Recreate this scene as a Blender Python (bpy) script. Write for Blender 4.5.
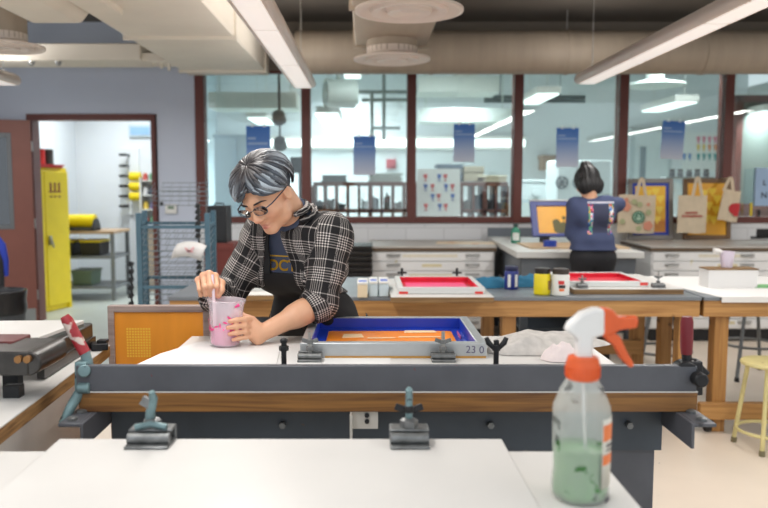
import bpy, bmesh, math, random
import numpy as np
from mathutils import Vector, Matrix, Euler, noise as mnoise

for _o in list(bpy.data.objects):
    bpy.data.objects.remove(_o, do_unlink=True)
SC = bpy.context.scene
COL = SC.collection
random.seed(7)

# ------------------------------------------------------------------ camera, world, exposure
F, CX, CY, H = 760.0, 368.0, 254.0, 1.45          # focal length in pixels, principal point, eye height
TH = math.atan2(69.0, F)
cam_d = bpy.data.cameras.new('camera')
cam = bpy.data.objects.new('camera', cam_d)
COL.objects.link(cam)
cam.location = (0, 0, H)
cam.rotation_euler = (math.pi / 2 - TH, 0, 0)
cam_d.sensor_width = 36.0
cam_d.lens = F / 768.0 * 36.0
cam_d.shift_x = (384 - CX) / 768.0
cam_d.clip_start = 0.05
cam_d.dof.use_dof = True
cam_d.dof.focus_distance = 2.42
cam_d.dof.aperture_fstop = 2.8
SC.camera = cam

world = bpy.data.worlds.new('world')
SC.world = world
world.use_nodes = True
bg = world.node_tree.nodes['Background']
bg.inputs[0].default_value = (0.86, 0.93, 1.0, 1)
bg.inputs[1].default_value = 1.08
LAMP_W = 12.5            # watts per 1.2 m of pendant lamp, our room
UP_W = 9.0               # added upward light on the same lamps, brightens the cream ducts
FAR_W = 58.0             # watts per ceiling light, room beyond the glass

SC.view_settings.view_transform = 'Standard'
SC.view_settings.look = 'None'
SC.view_settings.gamma = 1.0
SC.view_settings.use_curve_mapping = False
SC.view_settings.exposure = 0.0
SC.cycles.use_denoising = True
SC.cycles.max_bounces = 8
SC.cycles.transparent_max_bounces = 12
SC.cycles.caustics_reflective = False
SC.cycles.caustics_refractive = False
SC.cycles.sample_clamp_indirect = 4.0


def at(px, py, Y):
    """place in the room seen at a pixel, Y metres from the camera"""
    a = (px - CX) / F; b = (CY - py) / F
    dy = math.cos(TH) + b * math.sin(TH); dz = -math.sin(TH) + b * math.cos(TH)
    t = Y / dy
    return Vector((a * t, Y, H + dz * t))


def atz(px, py, z):
    a = (px - CX) / F; b = (CY - py) / F
    dy = math.cos(TH) + b * math.sin(TH); dz = -math.sin(TH) + b * math.cos(TH)
    t = (z - H) / dz
    return Vector((a * t, t * dy, z))


# ------------------------------------------------------------------ materials
def lin(c):
    return tuple(((v / 255.0) / 12.92 if v / 255.0 <= 0.04045 else ((v / 255.0 + 0.055) / 1.055) ** 2.4) for v in c[:3]) + (1.0,)


MATS = {}


def nt_of(name):
    m = bpy.data.materials.new(name); m.use_nodes = True
    nt = m.node_tree
    return m, nt, nt.nodes['Principled BSDF']


def N(nt, typ, **kw):
    n = nt.nodes.new(typ)
    for k, v in kw.items():
        setattr(n, k, v)
    return n


def mat(name, col, rough=0.5, metal=0.0, var=0.0, scale=12.0, stretch=(1, 1, 1), bump=0.0, spots=None, coat=0.0, detail=4, spec=None, emit=0.0, trans=0.0):
    """procedural surface: base colour with noise variation, optional stains of another colour, optional bump"""
    if name in MATS:
        return MATS[name]
    m, nt, p = nt_of(name)
    L = nt.links
    c = lin(col)
    p.inputs['Roughness'].default_value = rough
    p.inputs['Metallic'].default_value = metal
    p.inputs['Base Color'].default_value = c
    if coat: p.inputs['Coat Weight'].default_value = coat
    if spec is not None: p.inputs['Specular IOR Level'].default_value = spec
    if trans: p.inputs['Transmission Weight'].default_value = trans
    if emit:
        p.inputs['Emission Color'].default_value = c
        p.inputs['Emission Strength'].default_value = emit
    if var or bump or spots:
        tc = N(nt, 'ShaderNodeTexCoord'); mp = N(nt, 'ShaderNodeMapping')
        mp.inputs['Scale'].default_value = stretch
        L.new(tc.outputs['Object'], mp.inputs['Vector'])
        nz = N(nt, 'ShaderNodeTexNoise')
        nz.inputs['Scale'].default_value = scale; nz.inputs['Detail'].default_value = detail
        L.new(mp.outputs[0], nz.inputs['Vector'])
        src = None
        if var:
            cr = N(nt, 'ShaderNodeValToRGB')
            e = cr.color_ramp.elements
            e[0].position = 0.3; e[1].position = 0.7
            e[0].color = tuple(v * (1 - var) for v in c[:3]) + (1,)
            e[1].color = tuple(min(1, v * (1 + var)) for v in c[:3]) + (1,)
            L.new(nz.outputs['Fac'], cr.inputs[0]); src = cr.outputs[0]
        for sp in (spots or []):
            scol, sscale, thr = sp
            n2 = N(nt, 'ShaderNodeTexNoise'); n2.inputs['Scale'].default_value = sscale; n2.inputs['Detail'].default_value = 3
            L.new(mp.outputs[0], n2.inputs['Vector'])
            r2 = N(nt, 'ShaderNodeValToRGB'); r2.color_ramp.elements[0].position = thr; r2.color_ramp.elements[1].position = thr + 0.04
            L.new(n2.outputs['Fac'], r2.inputs[0])
            mx = N(nt, 'ShaderNodeMix', data_type='RGBA')
            L.new(r2.outputs[0], mx.inputs[0])
            if src is None: mx.inputs[6].default_value = c
            else: L.new(src, mx.inputs[6])
            mx.inputs[7].default_value = lin(scol); src = mx.outputs[2]
        if src is not None: L.new(src, p.inputs['Base Color'])
        if bump:
            b = N(nt, 'ShaderNodeBump'); b.inputs['Strength'].default_value = bump; b.inputs['Distance'].default_value = 0.01
            L.new(nz.outputs['Fac'], b.inputs['Height']); L.new(b.outputs[0], p.inputs['Normal'])
    MATS[name] = m
    return m


def wood(name, col, dark, axis='X', scale=3.0, rough=0.5, knots=True):
    m, nt, p = nt_of(name); L = nt.links
    tc = N(nt, 'ShaderNodeTexCoord'); mp = N(nt, 'ShaderNodeMapping')
    s = {'X': (0.25, 6, 6), 'Y': (6, 0.25, 6), 'Z': (6, 6, 0.25)}[axis]
    mp.inputs['Scale'].default_value = s
    L.new(tc.outputs['Object'], mp.inputs['Vector'])
    nz = N(nt, 'ShaderNodeTexNoise'); nz.inputs['Scale'].default_value = scale * 3; nz.inputs['Detail'].default_value = 6; nz.inputs['Distortion'].default_value = 0.6
    L.new(mp.outputs[0], nz.inputs['Vector'])
    cr = N(nt, 'ShaderNodeValToRGB'); e = cr.color_ramp.elements
    e[0].position = 0.3; e[1].position = 0.68; e[0].color = lin(dark); e[1].color = lin(col)
    L.new(nz.outputs['Fac'], cr.inputs[0])
    out = cr.outputs[0]
    if knots:
        n2 = N(nt, 'ShaderNodeTexNoise'); n2.inputs['Scale'].default_value = 7
        L.new(tc.outputs['Object'], n2.inputs['Vector'])
        r2 = N(nt, 'ShaderNodeValToRGB'); r2.color_ramp.elements[0].position = 0.7; r2.color_ramp.elements[1].position = 0.76
        L.new(n2.outputs['Fac'], r2.inputs[0])
        mx = N(nt, 'ShaderNodeMix', data_type='RGBA'); L.new(r2.outputs[0], mx.inputs[0]); L.new(out, mx.inputs[6])
        mx.inputs[7].default_value = tuple(v * 0.35 for v in lin(dark)[:3]) + (1,); out = mx.outputs[2]
    L.new(out, p.inputs['Base Color']); p.inputs['Roughness'].default_value = rough
    b = N(nt, 'ShaderNodeBump'); b.inputs['Strength'].default_value = 0.15; b.inputs['Distance'].default_value = 0.004
    L.new(nz.outputs['Fac'], b.inputs['Height']); L.new(b.outputs[0], p.inputs['Normal'])
    MATS[name] = m
    return m


def gradmat(name, stops, axis=2, rough=0.5, lo=0.0, hi=1.0):
    """print whose colour runs along its generated axis (a printed gradient)"""
    m, nt, p = nt_of(name); L = nt.links
    tc = N(nt, 'ShaderNodeTexCoord'); sx = N(nt, 'ShaderNodeSeparateXYZ')
    L.new(tc.outputs['Generated'], sx.inputs[0])
    cr = N(nt, 'ShaderNodeValToRGB'); els = cr.color_ramp.elements
    while len(els) < len(stops): els.new(0.5)
    for e, (pos, c) in zip(els, stops):
        e.position = pos; e.color = lin(c)
    L.new(sx.outputs[axis], cr.inputs[0]); L.new(cr.outputs[0], p.inputs['Base Color'])
    p.inputs['Roughness'].default_value = rough
    MATS[name] = m
    return m


def glass(name, tint=(228, 238, 236), refl=0.07, rough=0.0):
    m = bpy.data.materials.new(name); m.use_nodes = True
    nt = m.node_tree; nt.nodes.clear(); L = nt.links
    out = N(nt, 'ShaderNodeOutputMaterial'); mix = N(nt, 'ShaderNodeMixShader')
    tr = N(nt, 'ShaderNodeBsdfTransparent'); gl = N(nt, 'ShaderNodeBsdfGlossy'); fr = N(nt, 'ShaderNodeFresnel')
    tr.inputs[0].default_value = lin(tint); gl.inputs['Roughness'].default_value = rough
    fr.inputs[0].default_value = 1.45
    mu = N(nt, 'ShaderNodeMath', operation='ADD'); mu.inputs[1].default_value = refl
    L.new(fr.outputs[0], mu.inputs[0]); L.new(mu.outputs[0], mix.inputs[0])
    L.new(tr.outputs[0], mix.inputs[1]); L.new(gl.outputs[0], mix.inputs[2]); L.new(mix.outputs[0], out.inputs[0])
    MATS[name] = m
    return m


def translucent(name, col, alpha=0.5, rough=0.35):
    """thin milky plastic"""
    m, nt, p = nt_of(name)
    p.inputs['Base Color'].default_value = lin(col); p.inputs['Roughness'].default_value = rough
    p.inputs['Alpha'].default_value = alpha
    MATS[name] = m
    return m


# ------------------------------------------------------------------ mesh builder
ORIG = {}


class MB:
    def __init__(s): s.v = []; s.f = []; s.m = []

    def add(s, verts, faces, mi=0, M=None):
        o = len(s.v)
        s.v += [(M @ Vector(v)) if M is not None else Vector(v) for v in verts]
        s.f += [tuple(i + o for i in f) for f in faces]; s.m += [mi] * len(faces)
        return s

    def box(s, c, d, mi=0, rot=None, taper=None):
        x, y, z = d[0] / 2, d[1] / 2, d[2] / 2
        t = taper or 1.0
        vs = [(-x, -y, -z), (x, -y, -z), (x, y, -z), (-x, y, -z), (-x * t, -y * t, z), (x * t, -y * t, z), (x * t, y * t, z), (-x * t, y * t, z)]
        R = Matrix.Identity(4)
        if rot is not None: R = rot.to_4x4() if isinstance(rot, Matrix) else Euler(rot).to_matrix().to_4x4()
        return s.add(vs, [(0, 3, 2, 1), (4, 5, 6, 7), (0, 1, 5, 4), (1, 2, 6, 5), (2, 3, 7, 6), (3, 0, 4, 7)], mi, Matrix.Translation(c) @ R)

    def bb(s, a, b, mi=0):
        """box by two opposite corners"""
        c = [(a[i] + b[i]) / 2 for i in range(3)]; d = [abs(b[i] - a[i]) for i in range(3)]
        return s.box(c, d, mi)

    def beam(s, p0, p1, w, h, mi=0, up=(0, 0, 1)):
        p0, p1 = Vector(p0), Vector(p1); d = p1 - p0; L = d.length; d.normalize()
        u = Vector(up)
        if abs(d.dot(u)) > 0.98: u = Vector((0, 1, 0))
        x = d.cross(u).normalized(); z = x.cross(d)
        R = Matrix((x, d, z)).transposed()
        return s.box((p0 + p1) / 2, (w, L, h), mi, R)

    def cyl(s, p0, p1, r0, r1=None, seg=14, mi=0):
        r1 = r0 if r1 is None else r1
        return s.tube([p0, p1], [r0, r1], seg, mi)

    def tube(s, pts, r, seg=8, mi=0, closed=False):
        pts = [Vector(p) for p in pts]; n = len(pts)
        rs = r if isinstance(r, (list, tuple)) else [r] * n
        vs, fs = [], []
        prev = None
        for i, p in enumerate(pts):
            if closed: d = pts[(i + 1) % n] - pts[i - 1]
            else: d = pts[min(i + 1, n - 1)] - pts[max(i - 1, 0)]
            d.normalize()
            if prev is None:
                u = Vector((0, 0, 1)) if abs(d.z) < 0.9 else Vector((1, 0, 0))
                x = d.cross(u).normalized()
            else:
                x = (prev - d * prev.dot(d)).normalized()
            prev = x; y = d.cross(x)
            for k in range(seg):
                a = 2 * math.pi * k / seg
                vs.append(p + (x * math.cos(a) + y * math.sin(a)) * rs[i])
        m = n if closed else n - 1
        for i in range(m):
            j = (i + 1) % n
            for k in range(seg):
                k2 = (k + 1) % seg
                fs.append((i * seg + k, i * seg + k2, j * seg + k2, j * seg + k))
        if not closed:
            fs.append(tuple(range(seg))[::-1]); fs.append(tuple((n - 1) * seg + k for k in range(seg)))
        return s.add(vs, fs, mi)

    def lathe(s, prof, c=(0, 0, 0), seg=28, mi=0, M=None, closed=False):
        """profile of (r, z) turned around z"""
        vs, fs = [], []; n = len(prof)
        for (r, z) in prof:
            for k in range(seg):
                a = 2 * math.pi * k / seg
                vs.append((r * math.cos(a), r * math.sin(a), z))
        for i in range(n - (0 if closed else 1)):
            j = (i + 1) % n
            for k in range(seg):
                k2 = (k + 1) % seg
                fs.append((i * seg + k, i * seg + k2, j * seg + k2, j * seg + k))
        if not closed:
            fs.append(tuple(range(seg))[::-1]); fs.append(tuple((n - 1) * seg + k for k in range(seg)))
        T = Matrix.Translation(c)
        return s.add(vs, fs, mi, T @ M if M is not None else T)

    def prism(s, poly, h, M=None, mi=0):
        """polygon in local xy pulled up by h in z"""
        n = len(poly)
        vs = [(x, y, 0) for x, y in poly] + [(x, y, h) for x, y in poly]
        fs = [tuple(range(n))[::-1], tuple(range(n, 2 * n))] + [(i, (i + 1) % n, (i + 1) % n + n, i + n) for i in range(n)]
        return s.add(vs, fs, mi, M)

    def build(s, name, mats, parent=None, loc=None, bevel=0.0, angle=38, smooth=True, seg=2):
        o = Vector((0, 0, 0))
        if parent is not None and parent.name in ORIG: o = ORIG[parent.name]
        elif loc is not None: o = Vector(loc)
        me = bpy.data.meshes.new(name)
        me.from_pydata([tuple(v - o) for v in s.v], [], s.f)
        if not isinstance(mats, (list, tuple)): mats = [mats]
        for m in mats: me.materials.append(m)
        if len(mats) > 1: me.polygons.foreach_set('material_index', s.m)
        bm = bmesh.new(); bm.from_mesh(me); bmesh.ops.recalc_face_normals(bm, faces=bm.faces); bm.to_mesh(me); bm.free()
        if smooth:
            me.shade_smooth(); me.set_sharp_from_angle(angle=math.radians(angle))
        ob = bpy.data.objects.new(name, me); COL.objects.link(ob)
        if parent is not None:
            ob.parent = parent
            if parent.name in ORIG: ORIG[ob.name] = ORIG[parent.name]
        elif loc is not None:
            ob.location = loc; ORIG[ob.name] = Vector(loc)
        if bevel:
            b = ob.modifiers.new('edge', 'BEVEL'); b.width = bevel; b.segments = seg; b.limit_method = 'ANGLE'; b.angle_limit = math.radians(40)
        return ob


def tag(o, label, cat, group=None):
    o['label'] = label; o['category'] = cat
    if group: o['group'] = group
    return o


def thing(name, label, cat, loc, group=None, local=False):
    o = bpy.data.objects.new(name, None); COL.objects.link(o); o.location = loc; o.empty_display_size = 0.1
    tag(o, label, cat, group)
    if not local: ORIG[o.name] = Vector(loc)
    return o


def struct(o):
    o['kind'] = 'structure'
    return o


def kids(o): return [c for c in bpy.data.objects if c.parent == o]


def dup(root, loc, rz=0.0, label=None, group=None):
    def rec(o, parent):
        c = o.copy(); COL.objects.link(c)
        if parent is not None: c.parent = parent
        for ch in kids_map.get(o.name, []): rec(ch, c)
        return c
    kids_map = {}
    for ob in list(bpy.data.objects):
        if ob.parent: kids_map.setdefault(ob.parent.name, []).append(ob)
    r = rec(root, None); r.location = loc; r.rotation_euler = (0, 0, rz)
    if label: r['label'] = label
    if group: r['group'] = group
    return r


def text_mesh(txt, size, depth=0.0006, align='CENTER', bold=0.0):
    """flat lettering, upright in xz, as a mesh builder"""
    cu = bpy.data.curves.new('lettering', 'FONT'); cu.body = txt; cu.size = size; cu.extrude = depth / 2; cu.align_x = align; cu.align_y = 'CENTER'
    cu.offset = bold
    ob = bpy.data.objects.new('lettering', cu); COL.objects.link(ob)
    dg = bpy.context.evaluated_depsgraph_get(); dg.update()
    me = bpy.data.meshes.new_from_object(ob.evaluated_get(dg))
    vs = [v.co.copy() for v in me.vertices]; fs = [tuple(p.vertices) for p in me.polygons]
    bpy.data.objects.remove(ob, do_unlink=True); bpy.data.meshes.remove(me); bpy.data.curves.remove(cu)
    mb = MB(); mb.add([(v.x, -v.z, v.y) for v in vs], fs)
    return mb


def put(mb, src, M, mi=0):
    mb.add(src.v, src.f, mi, M); return mb


def blob(mb, c, rx, ry, h, seed, rot=0.0, mi=0, nr=14, na=36, lump=0.5, fr=14.0):
    """crumpled cloth heap resting on z = c.z"""
    vs, fs = [], []
    off = Vector((seed * 3.1, seed * 1.7, 0))
    for i in range(nr + 1):
        t = i / nr
        for k in range(na):
            a = 2 * math.pi * k / na
            e = 1 + 0.22 * mnoise.noise(Vector((math.cos(a) * 1.6, math.sin(a) * 1.6, seed)))
            x, y = rx * t * e * math.cos(a), ry * t * e * math.sin(a)
            z = h * (1 - t ** 2.2) * (1 + lump * (mnoise.noise(Vector((x * fr, y * fr, 0)) + off) + 0.5 * mnoise.noise(Vector((x * fr * 2.3, y * fr * 2.3, 4)) + off))) + 0.004
            if i == nr: z = 0.001
            xr, yr = x * math.cos(rot) - y * math.sin(rot), x * math.sin(rot) + y * math.cos(rot)
            vs.append((c[0] + xr, c[1] + yr, c[2] + max(z, 0.001)))
    for i in range(nr):
        for k in range(na):
            k2 = (k + 1) % na
            fs.append((i * na + k, i * na + k2, (i + 1) * na + k2, (i + 1) * na + k))
    fs.append(tuple(nr * na + k for k in range(na)))
    mb.add(vs, fs, mi); return mb
# ------------------------------------------------------------------ shared materials
white_lam = mat('white_laminate', (211, 209, 205), 0.35, var=0.025, scale=5, spots=[((205, 200, 190), 23, 0.74)])
steel_blue = mat('painted_grey_steel', (84, 86, 92), 0.42, var=0.14, scale=9, bump=0.08, spots=[((120, 40, 40), 31, 0.75), ((45, 45, 48), 17, 0.72), ((165, 165, 165), 43, 0.76)])
steel_dark = mat('dark_grey_steel', (62, 70, 78), 0.5, var=0.15, scale=7, spots=[((90, 70, 55), 25, 0.74)])
teal_steel = mat('worn_teal_steel', (110, 135, 138), 0.42, metal=0.3, var=0.25, scale=30, spots=[((60, 65, 70), 40, 0.6)])
chrome = mat('zinc_steel', (176, 176, 174), 0.3, metal=0.9, var=0.15, scale=40)
iron = mat('cast_iron_grey', (120, 122, 122), 0.42, metal=0.6, var=0.25, scale=45, bump=0.1)
black_iron = mat('black_iron', (38, 38, 40), 0.45, metal=0.4, var=0.2, scale=40)
black_pl = mat('black_plastic', (26, 27, 29), 0.45)
ply = wood('plywood_edge', (150, 105, 52), (92, 58, 28), 'X', 4)
ply_y = wood('plywood_edge_y', (182, 142, 92), (104, 74, 46), 'Y', 5)
pine = wood('varnished_pine', (190, 144, 86), (154, 108, 58), 'X', 3)
pine_z = wood('varnished_pine_leg', (186, 138, 78), (148, 102, 52), 'Z', 3)
pine_y = wood('varnished_pine_side', (176, 128, 70), (140, 96, 50), 'Y', 3)
maroon = mat('maroon_paint', (98, 50, 43), 0.5, var=0.06, scale=6)
cream = mat('cream_ceiling_paint', (232, 224, 210), 0.7, var=0.03, scale=3)
beige_duct = mat('beige_duct_paint', (172, 158, 141), 0.6, var=0.05, scale=2.5, stretch=(6, 1, 1))
white_metal = mat('white_painted_metal', (222, 221, 216), 0.4)
paper = mat('white_paper', (222, 221, 219), 0.8, var=0.012, scale=3)

# ------------------------------------------------------------------ floor, walls, ceiling
floor_m = mat('speckled_vinyl_floor', (224, 211, 195), 0.35, var=0.05, scale=2.2, spots=[((70, 75, 95), 26, 0.755), ((150, 120, 95), 14, 0.745), ((120, 60, 60), 37, 0.77)])
fl = MB(); fl.bb((-6, -3.0, -0.1), (6.5, 4.0, 0.0)); fl.bb((-1.7, 4.0, -0.1), (6.5, 8.06, 0.0)); struct(fl.build('floor', floor_m, smooth=False))
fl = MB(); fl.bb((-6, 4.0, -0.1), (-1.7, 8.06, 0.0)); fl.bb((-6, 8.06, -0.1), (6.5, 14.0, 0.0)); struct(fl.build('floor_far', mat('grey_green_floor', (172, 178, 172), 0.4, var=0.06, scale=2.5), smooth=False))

wall_m = mat('grey_blue_wall_paint', (200, 207, 222), 0.7, var=0.02, scale=2)


def brick_mat(name, col, w=0.4, h=0.2):
    m, nt, p = nt_of(name); L = nt.links
    tc = N(nt, 'ShaderNodeTexCoord'); mp = N(nt, 'ShaderNodeMapping'); mp.inputs['Rotation'].default_value = (math.pi / 2, 0, 0)
    b = N(nt, 'ShaderNodeTexBrick'); b.inputs['Scale'].default_value = 1.0
    b.inputs['Brick Width'].default_value = w; b.inputs['Row Height'].default_value = h; b.inputs['Mortar Size'].default_value = 0.006
    c = lin(col); b.inputs['Color1'].default_value = c; b.inputs['Color2'].default_value = tuple(v * 0.97 for v in c[:3]) + (1,)
    b.inputs['Mortar'].default_value = tuple(v * 0.82 for v in c[:3]) + (1,)
    L.new(tc.outputs['Object'], mp.inputs[0]); L.new(mp.outputs[0], b.inputs[0]); L.new(b.outputs[0], p.inputs['Base Color'])
    p.inputs['Roughness'].default_value = 0.6
    MATS[name] = m; return m


block_m = brick_mat('painted_white_block', (222, 224, 226))
CEIL = 3.12
YW = 8.0
dl, dr, dt = at(36, 200, YW).x, at(153, 200, YW).x, at(95, 120, YW).z
MULL = [at(p, 150, YW).x for p in (200.5, 306, 411.5, 518, 622.5, 727)]
MULL.append(2 * MULL[-1] - MULL[-2]); MULL.append(2 * MULL[-1] - MULL[-2])
wt, ws = at(400, 70, YW).z, at(400, 223, YW).z           # window head, underside of sill rail
wl = MULL[0] - 0.045
wb = MB()
wb.bb((-5.0, YW, 0), (dl - 0.06, YW + 0.12, CEIL))
wb.bb((dl - 0.06, YW, dt + 0.06), (dr + 0.06, YW + 0.12, CEIL))
wb.bb((dr + 0.06, YW, 0), (wl, YW + 0.12, CEIL))
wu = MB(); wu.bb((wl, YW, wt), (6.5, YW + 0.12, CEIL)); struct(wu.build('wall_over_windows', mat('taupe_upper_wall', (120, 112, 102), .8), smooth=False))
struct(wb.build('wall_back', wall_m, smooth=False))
w2 = MB(); w2.bb((wl, YW, 0), (6.5, YW + 0.12, ws)); struct(w2.build('wall_under_windows', block_m, smooth=False))
w3 = MB(); w3.bb((-5.12, -3, 0), (-5.0, 3.6, CEIL)); w3.bb((-5.12, 7.5, 0), (-5.0, YW + 0.12, CEIL)); w3.bb((-5.12, 3.6, 0), (-5.0, 7.5, .9)); w3.bb((-5.12, 3.6, 2.85), (-5.0, 7.5, CEIL)); struct(w3.build('wall_left', wall_m, smooth=False))  # unseen wall, its opening added to let bluish sky light in
wf = MB()
for yy in (3.6, 4.88, 6.17, 7.44): wf.bb((-5.1, yy, .9), (-5.02, yy + .06, 2.85))
wf.bb((-5.1, 3.6, .9), (-5.02, 7.5, .96)); wf.bb((-5.1, 3.6, 2.79), (-5.02, 7.5, 2.85)); struct(wf.build('window_30', maroon))  # frame of the added out-of-view opening that tints the wall blue
w4 = MB(); w4.bb((6.5, -3, 0), (6.62, 14, CEIL)); struct(w4.build('wall_right', block_m, smooth=False))
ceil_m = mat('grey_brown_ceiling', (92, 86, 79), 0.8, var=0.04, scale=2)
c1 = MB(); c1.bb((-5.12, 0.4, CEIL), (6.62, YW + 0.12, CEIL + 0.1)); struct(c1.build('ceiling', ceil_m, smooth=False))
bs = MB(); bs.bb((dr + 0.06, YW - 0.015, 0), (6.5, YW, 0.1)); struct(bs.build('baseboard_back', mat('grey_vinyl_base', (90, 88, 88), 0.5)))

# door frame, open door leaf
tr = MB()
tr.bb((dl - 0.06, YW - 0.03, 0), (dl, YW + 0.15, dt + 0.06)); tr.bb((dr, YW - 0.03, 0), (dr + 0.045, YW + 0.15, dt + 0.06))
tr.bb((dl, YW - 0.03, dt), (dr, YW + 0.15, dt + 0.06))
struct(tr.build('trim_1', maroon, bevel=0.004))
leaf_m = mat('maroon_door_paint', (128, 76, 64), 0.45, var=0.05, scale=5)
ang = math.radians(200)
hx = Vector((dl - 0.0, YW - 0.05, 0)); ldir = Vector((math.cos(ang), math.sin(ang), 0)); lnor = Vector((-ldir.y, ldir.x, 0))
if lnor.y > 0: lnor = -lnor
Rl = Matrix((ldir, -lnor, Vector((0, 0, 1)))).transposed()
LW = 1.18
# pane limits along the leaf from its pixel columns
ua = 0.235; ub = 0.56
za, zb = at(8, 225, 7.8).z, at(8, 137, 7.8).z


def lp(u, n, z): return hx + ldir * u + lnor * n + Vector((0, 0, z))


d = MB()


def slab(u0, u1, z0, z1, n0=0.0, n1=0.045, mi=0, mb=None):
    (mb or d).box((lp((u0 + u1) / 2, (n0 + n1) / 2, (z0 + z1) / 2)), (u1 - u0, n1 - n0, z1 - z0), mi, Rl)


slab(0.005, ua, 0.01, dt - 0.01); slab(ub, LW, 0.01, dt - 0.01); slab(ua, ub, 0.01, za); slab(ua, ub, zb, dt - 0.01)
door = struct(d.build('door_1', leaf_m))
f = MB(); g = 0.045
slab(ua - g, ua, za - g, zb + g, -0.006, 0.052, 0, f); slab(ub, ub + g, za - g, zb + g, -0.006, 0.052, 0, f)
slab(ua, ub, za - g, za, -0.006, 0.052, 0, f); slab(ua, ub, zb, zb + g, -0.006, 0.052, 0, f)
f.build('vision_frame', mat('grey_door_metal', (104, 108, 112), 0.4), door, bevel=0.004)
gp = MB(); slab(ua, ub, za, zb, 0.018, 0.026, 0, gp); gp.build('vision_pane', glass('door_glass', (150, 160, 168), 0.12), door)
kp = MB(); slab(0.02, LW - 0.02, 0.02, 0.16, 0.045, 0.049, 0, kp); kp.build('kick_plate', mat('grey_kick_plate', (150, 152, 150), 0.35, metal=0.5), door)
hg = MB()
for z in (0.3, 1.05, 1.85): hg.cyl(lp(0.0, 0.02, z - 0.05), lp(0.0, 0.02, z + 0.05), 0.009)
hg.build('hinge', chrome, door)

# windows: one frame and one pane per bay
pane_m = glass('window_glass', (238, 245, 243), 0.05)
for i in range(len(MULL) - 1):
    x0, x1 = MULL[i], MULL[i + 1]
    fr = MB()
    fr.bb((x0 + 0.047, YW - 0.02, ws), (x1 - 0.047, YW + 0.14, ws + 0.065))
    fr.bb((x0 + 0.047, YW + 0.02, wt - 0.03), (x1 - 0.047, YW + 0.10, wt))
    w = struct(fr.build('window_%d' % (i + 1), maroon, bevel=0.003))
    pn = MB(); pn.bb((x0 + 0.04, YW + 0.055, ws + 0.06), (x1 - 0.04, YW + 0.061, wt - 0.02))
    pn.build('window_pane', pane_m, w, smooth=False)
for i, x in enumerate(MULL):
    m = MB(); m.bb((x - 0.046, YW - 0.025, ws), (x + 0.046, YW + 0.145, wt)); struct(m.build('trim_%d' % (i + 2), maroon, bevel=0.004))

# ------------------------------------------------------------------ the room beyond the glass
far_white = mat('white_wall_beyond', (228, 232, 236), 0.7, var=0.015, scale=2)
YF = 13.2
fw = MB(); fw.bb((-2.6, YF, 0), (6.5, YF + 0.1, 3.5)); struct(fw.build('wall_far', far_white, smooth=False))
xl = -4.16
fw = MB(); fw.bb((xl - 0.1, YW + 0.12, 0), (xl, 11.0, 3.5)); struct(fw.build('wall_far_left', far_white, smooth=False))
fw = MB(); fw.bb((xl, 10.9, 0), (-2.6, 11.0, 3.5)); struct(fw.build('wall_far_corner', far_white, smooth=False))
fw = MB(); fw.bb((-2.7, 11.0, 0), (-2.6, YF, 3.5)); struct(fw.build('wall_far_side', mat('pale_blue_wall', (196, 212, 222), 0.7), smooth=False))
fc = MB(); fc.bb((-4.3, YW + 0.12, 3.4), (6.6, 14, 3.5)); struct(fc.build('ceiling_far', mat('far_ceiling_paint', (196, 204, 202), 0.8), smooth=False))
# sill ledge inside the far room
lg = MB(); lg.bb((wl, YW + 0.15, ws - 0.04), (6.5, YW + 0.55, ws + 0.012)); struct(lg.build('trim_20', mat('ledge_paint', (205, 208, 208), 0.5)))


def ceiling_light(x, y, z, label, L=1.2, W=0.3):
    t = thing('ceiling_light', label, 'ceiling light', (x, y, z), 'ceiling lights beyond the windows')
    b = MB(); b.bb((x - W / 2, y - L / 2, z + 0.02), (x + W / 2, y + L / 2, z + 0.1)); b.build('housing', white_metal, t, bevel=0.01)
    c = MB(); c.bb((x - W / 2 + 0.02, y - L / 2 + 0.02, z), (x + W / 2 - 0.02, y + L / 2 - 0.02, z + 0.02)); c.build('diffuser', mat('lit_diffuser', (245, 250, 250), 0.4, emit=1.6), t)
    r = MB()
    for yy in (y - L / 2 + 0.1, y + L / 2 - 0.1): r.cyl((x, yy, z + 0.1), (x, yy, 3.4), 0.006, seg=6)
    r.build('hanger_rod', white_metal, t)
    la = bpy.data.lights.new('lamp_glow', 'AREA'); la.shape = 'RECTANGLE'; la.size = W; la.size_y = L; la.energy = FAR_W * (.7 if y < 9.8 and x < -2 else 1); la.color = (0.92, 0.97, 1.0); la.spread = math.radians(150)
    lo = bpy.data.objects.new('lamp_glow', la); COL.objects.link(lo); lo.parent = t; lo.location = (0, 0, -0.012)
    return t


for (px, py, Y, lb) in [(108, 60, 9.6, 'ceiling light in the room behind the open maroon door'),
                        (330, 118, 10.6, 'long pale ceiling light hanging behind the second glass bay, beyond the round white duct end'),
                        (352, 60, 12.2, 'white ceiling light high behind the second glass bay'),
                        (462, 84, 11.0, 'white ceiling light behind the third glass bay, above the blue poster'),
                        (538, 100, 10.0, 'small bright hanging light behind the fourth glass bay'),
                        (668, 108, 10.0, 'white hanging light behind the glass bay of the drip chart'),
                        (752, 116, 10.6, 'bright hanging light behind the last glass bay, over the grey inner window'),
                        (262, 122, 11.7, 'white ceiling light behind the first glass bay')]:
    p = at(px, py, Y); ceiling_light(p.x, p.y, min(p.z, 3.2), lb)

for (px, lb) in ((440, 'ceiling light inside the glass above the cup print panel'), (690, 'ceiling light inside the glass above the small dark jars')):  # unseen lights added to brighten the print panel and ledge
    p = at(px, 30, 8.42); ceiling_light(p.x, 8.42, 3.22, lb, .3, 1.2)
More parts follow.
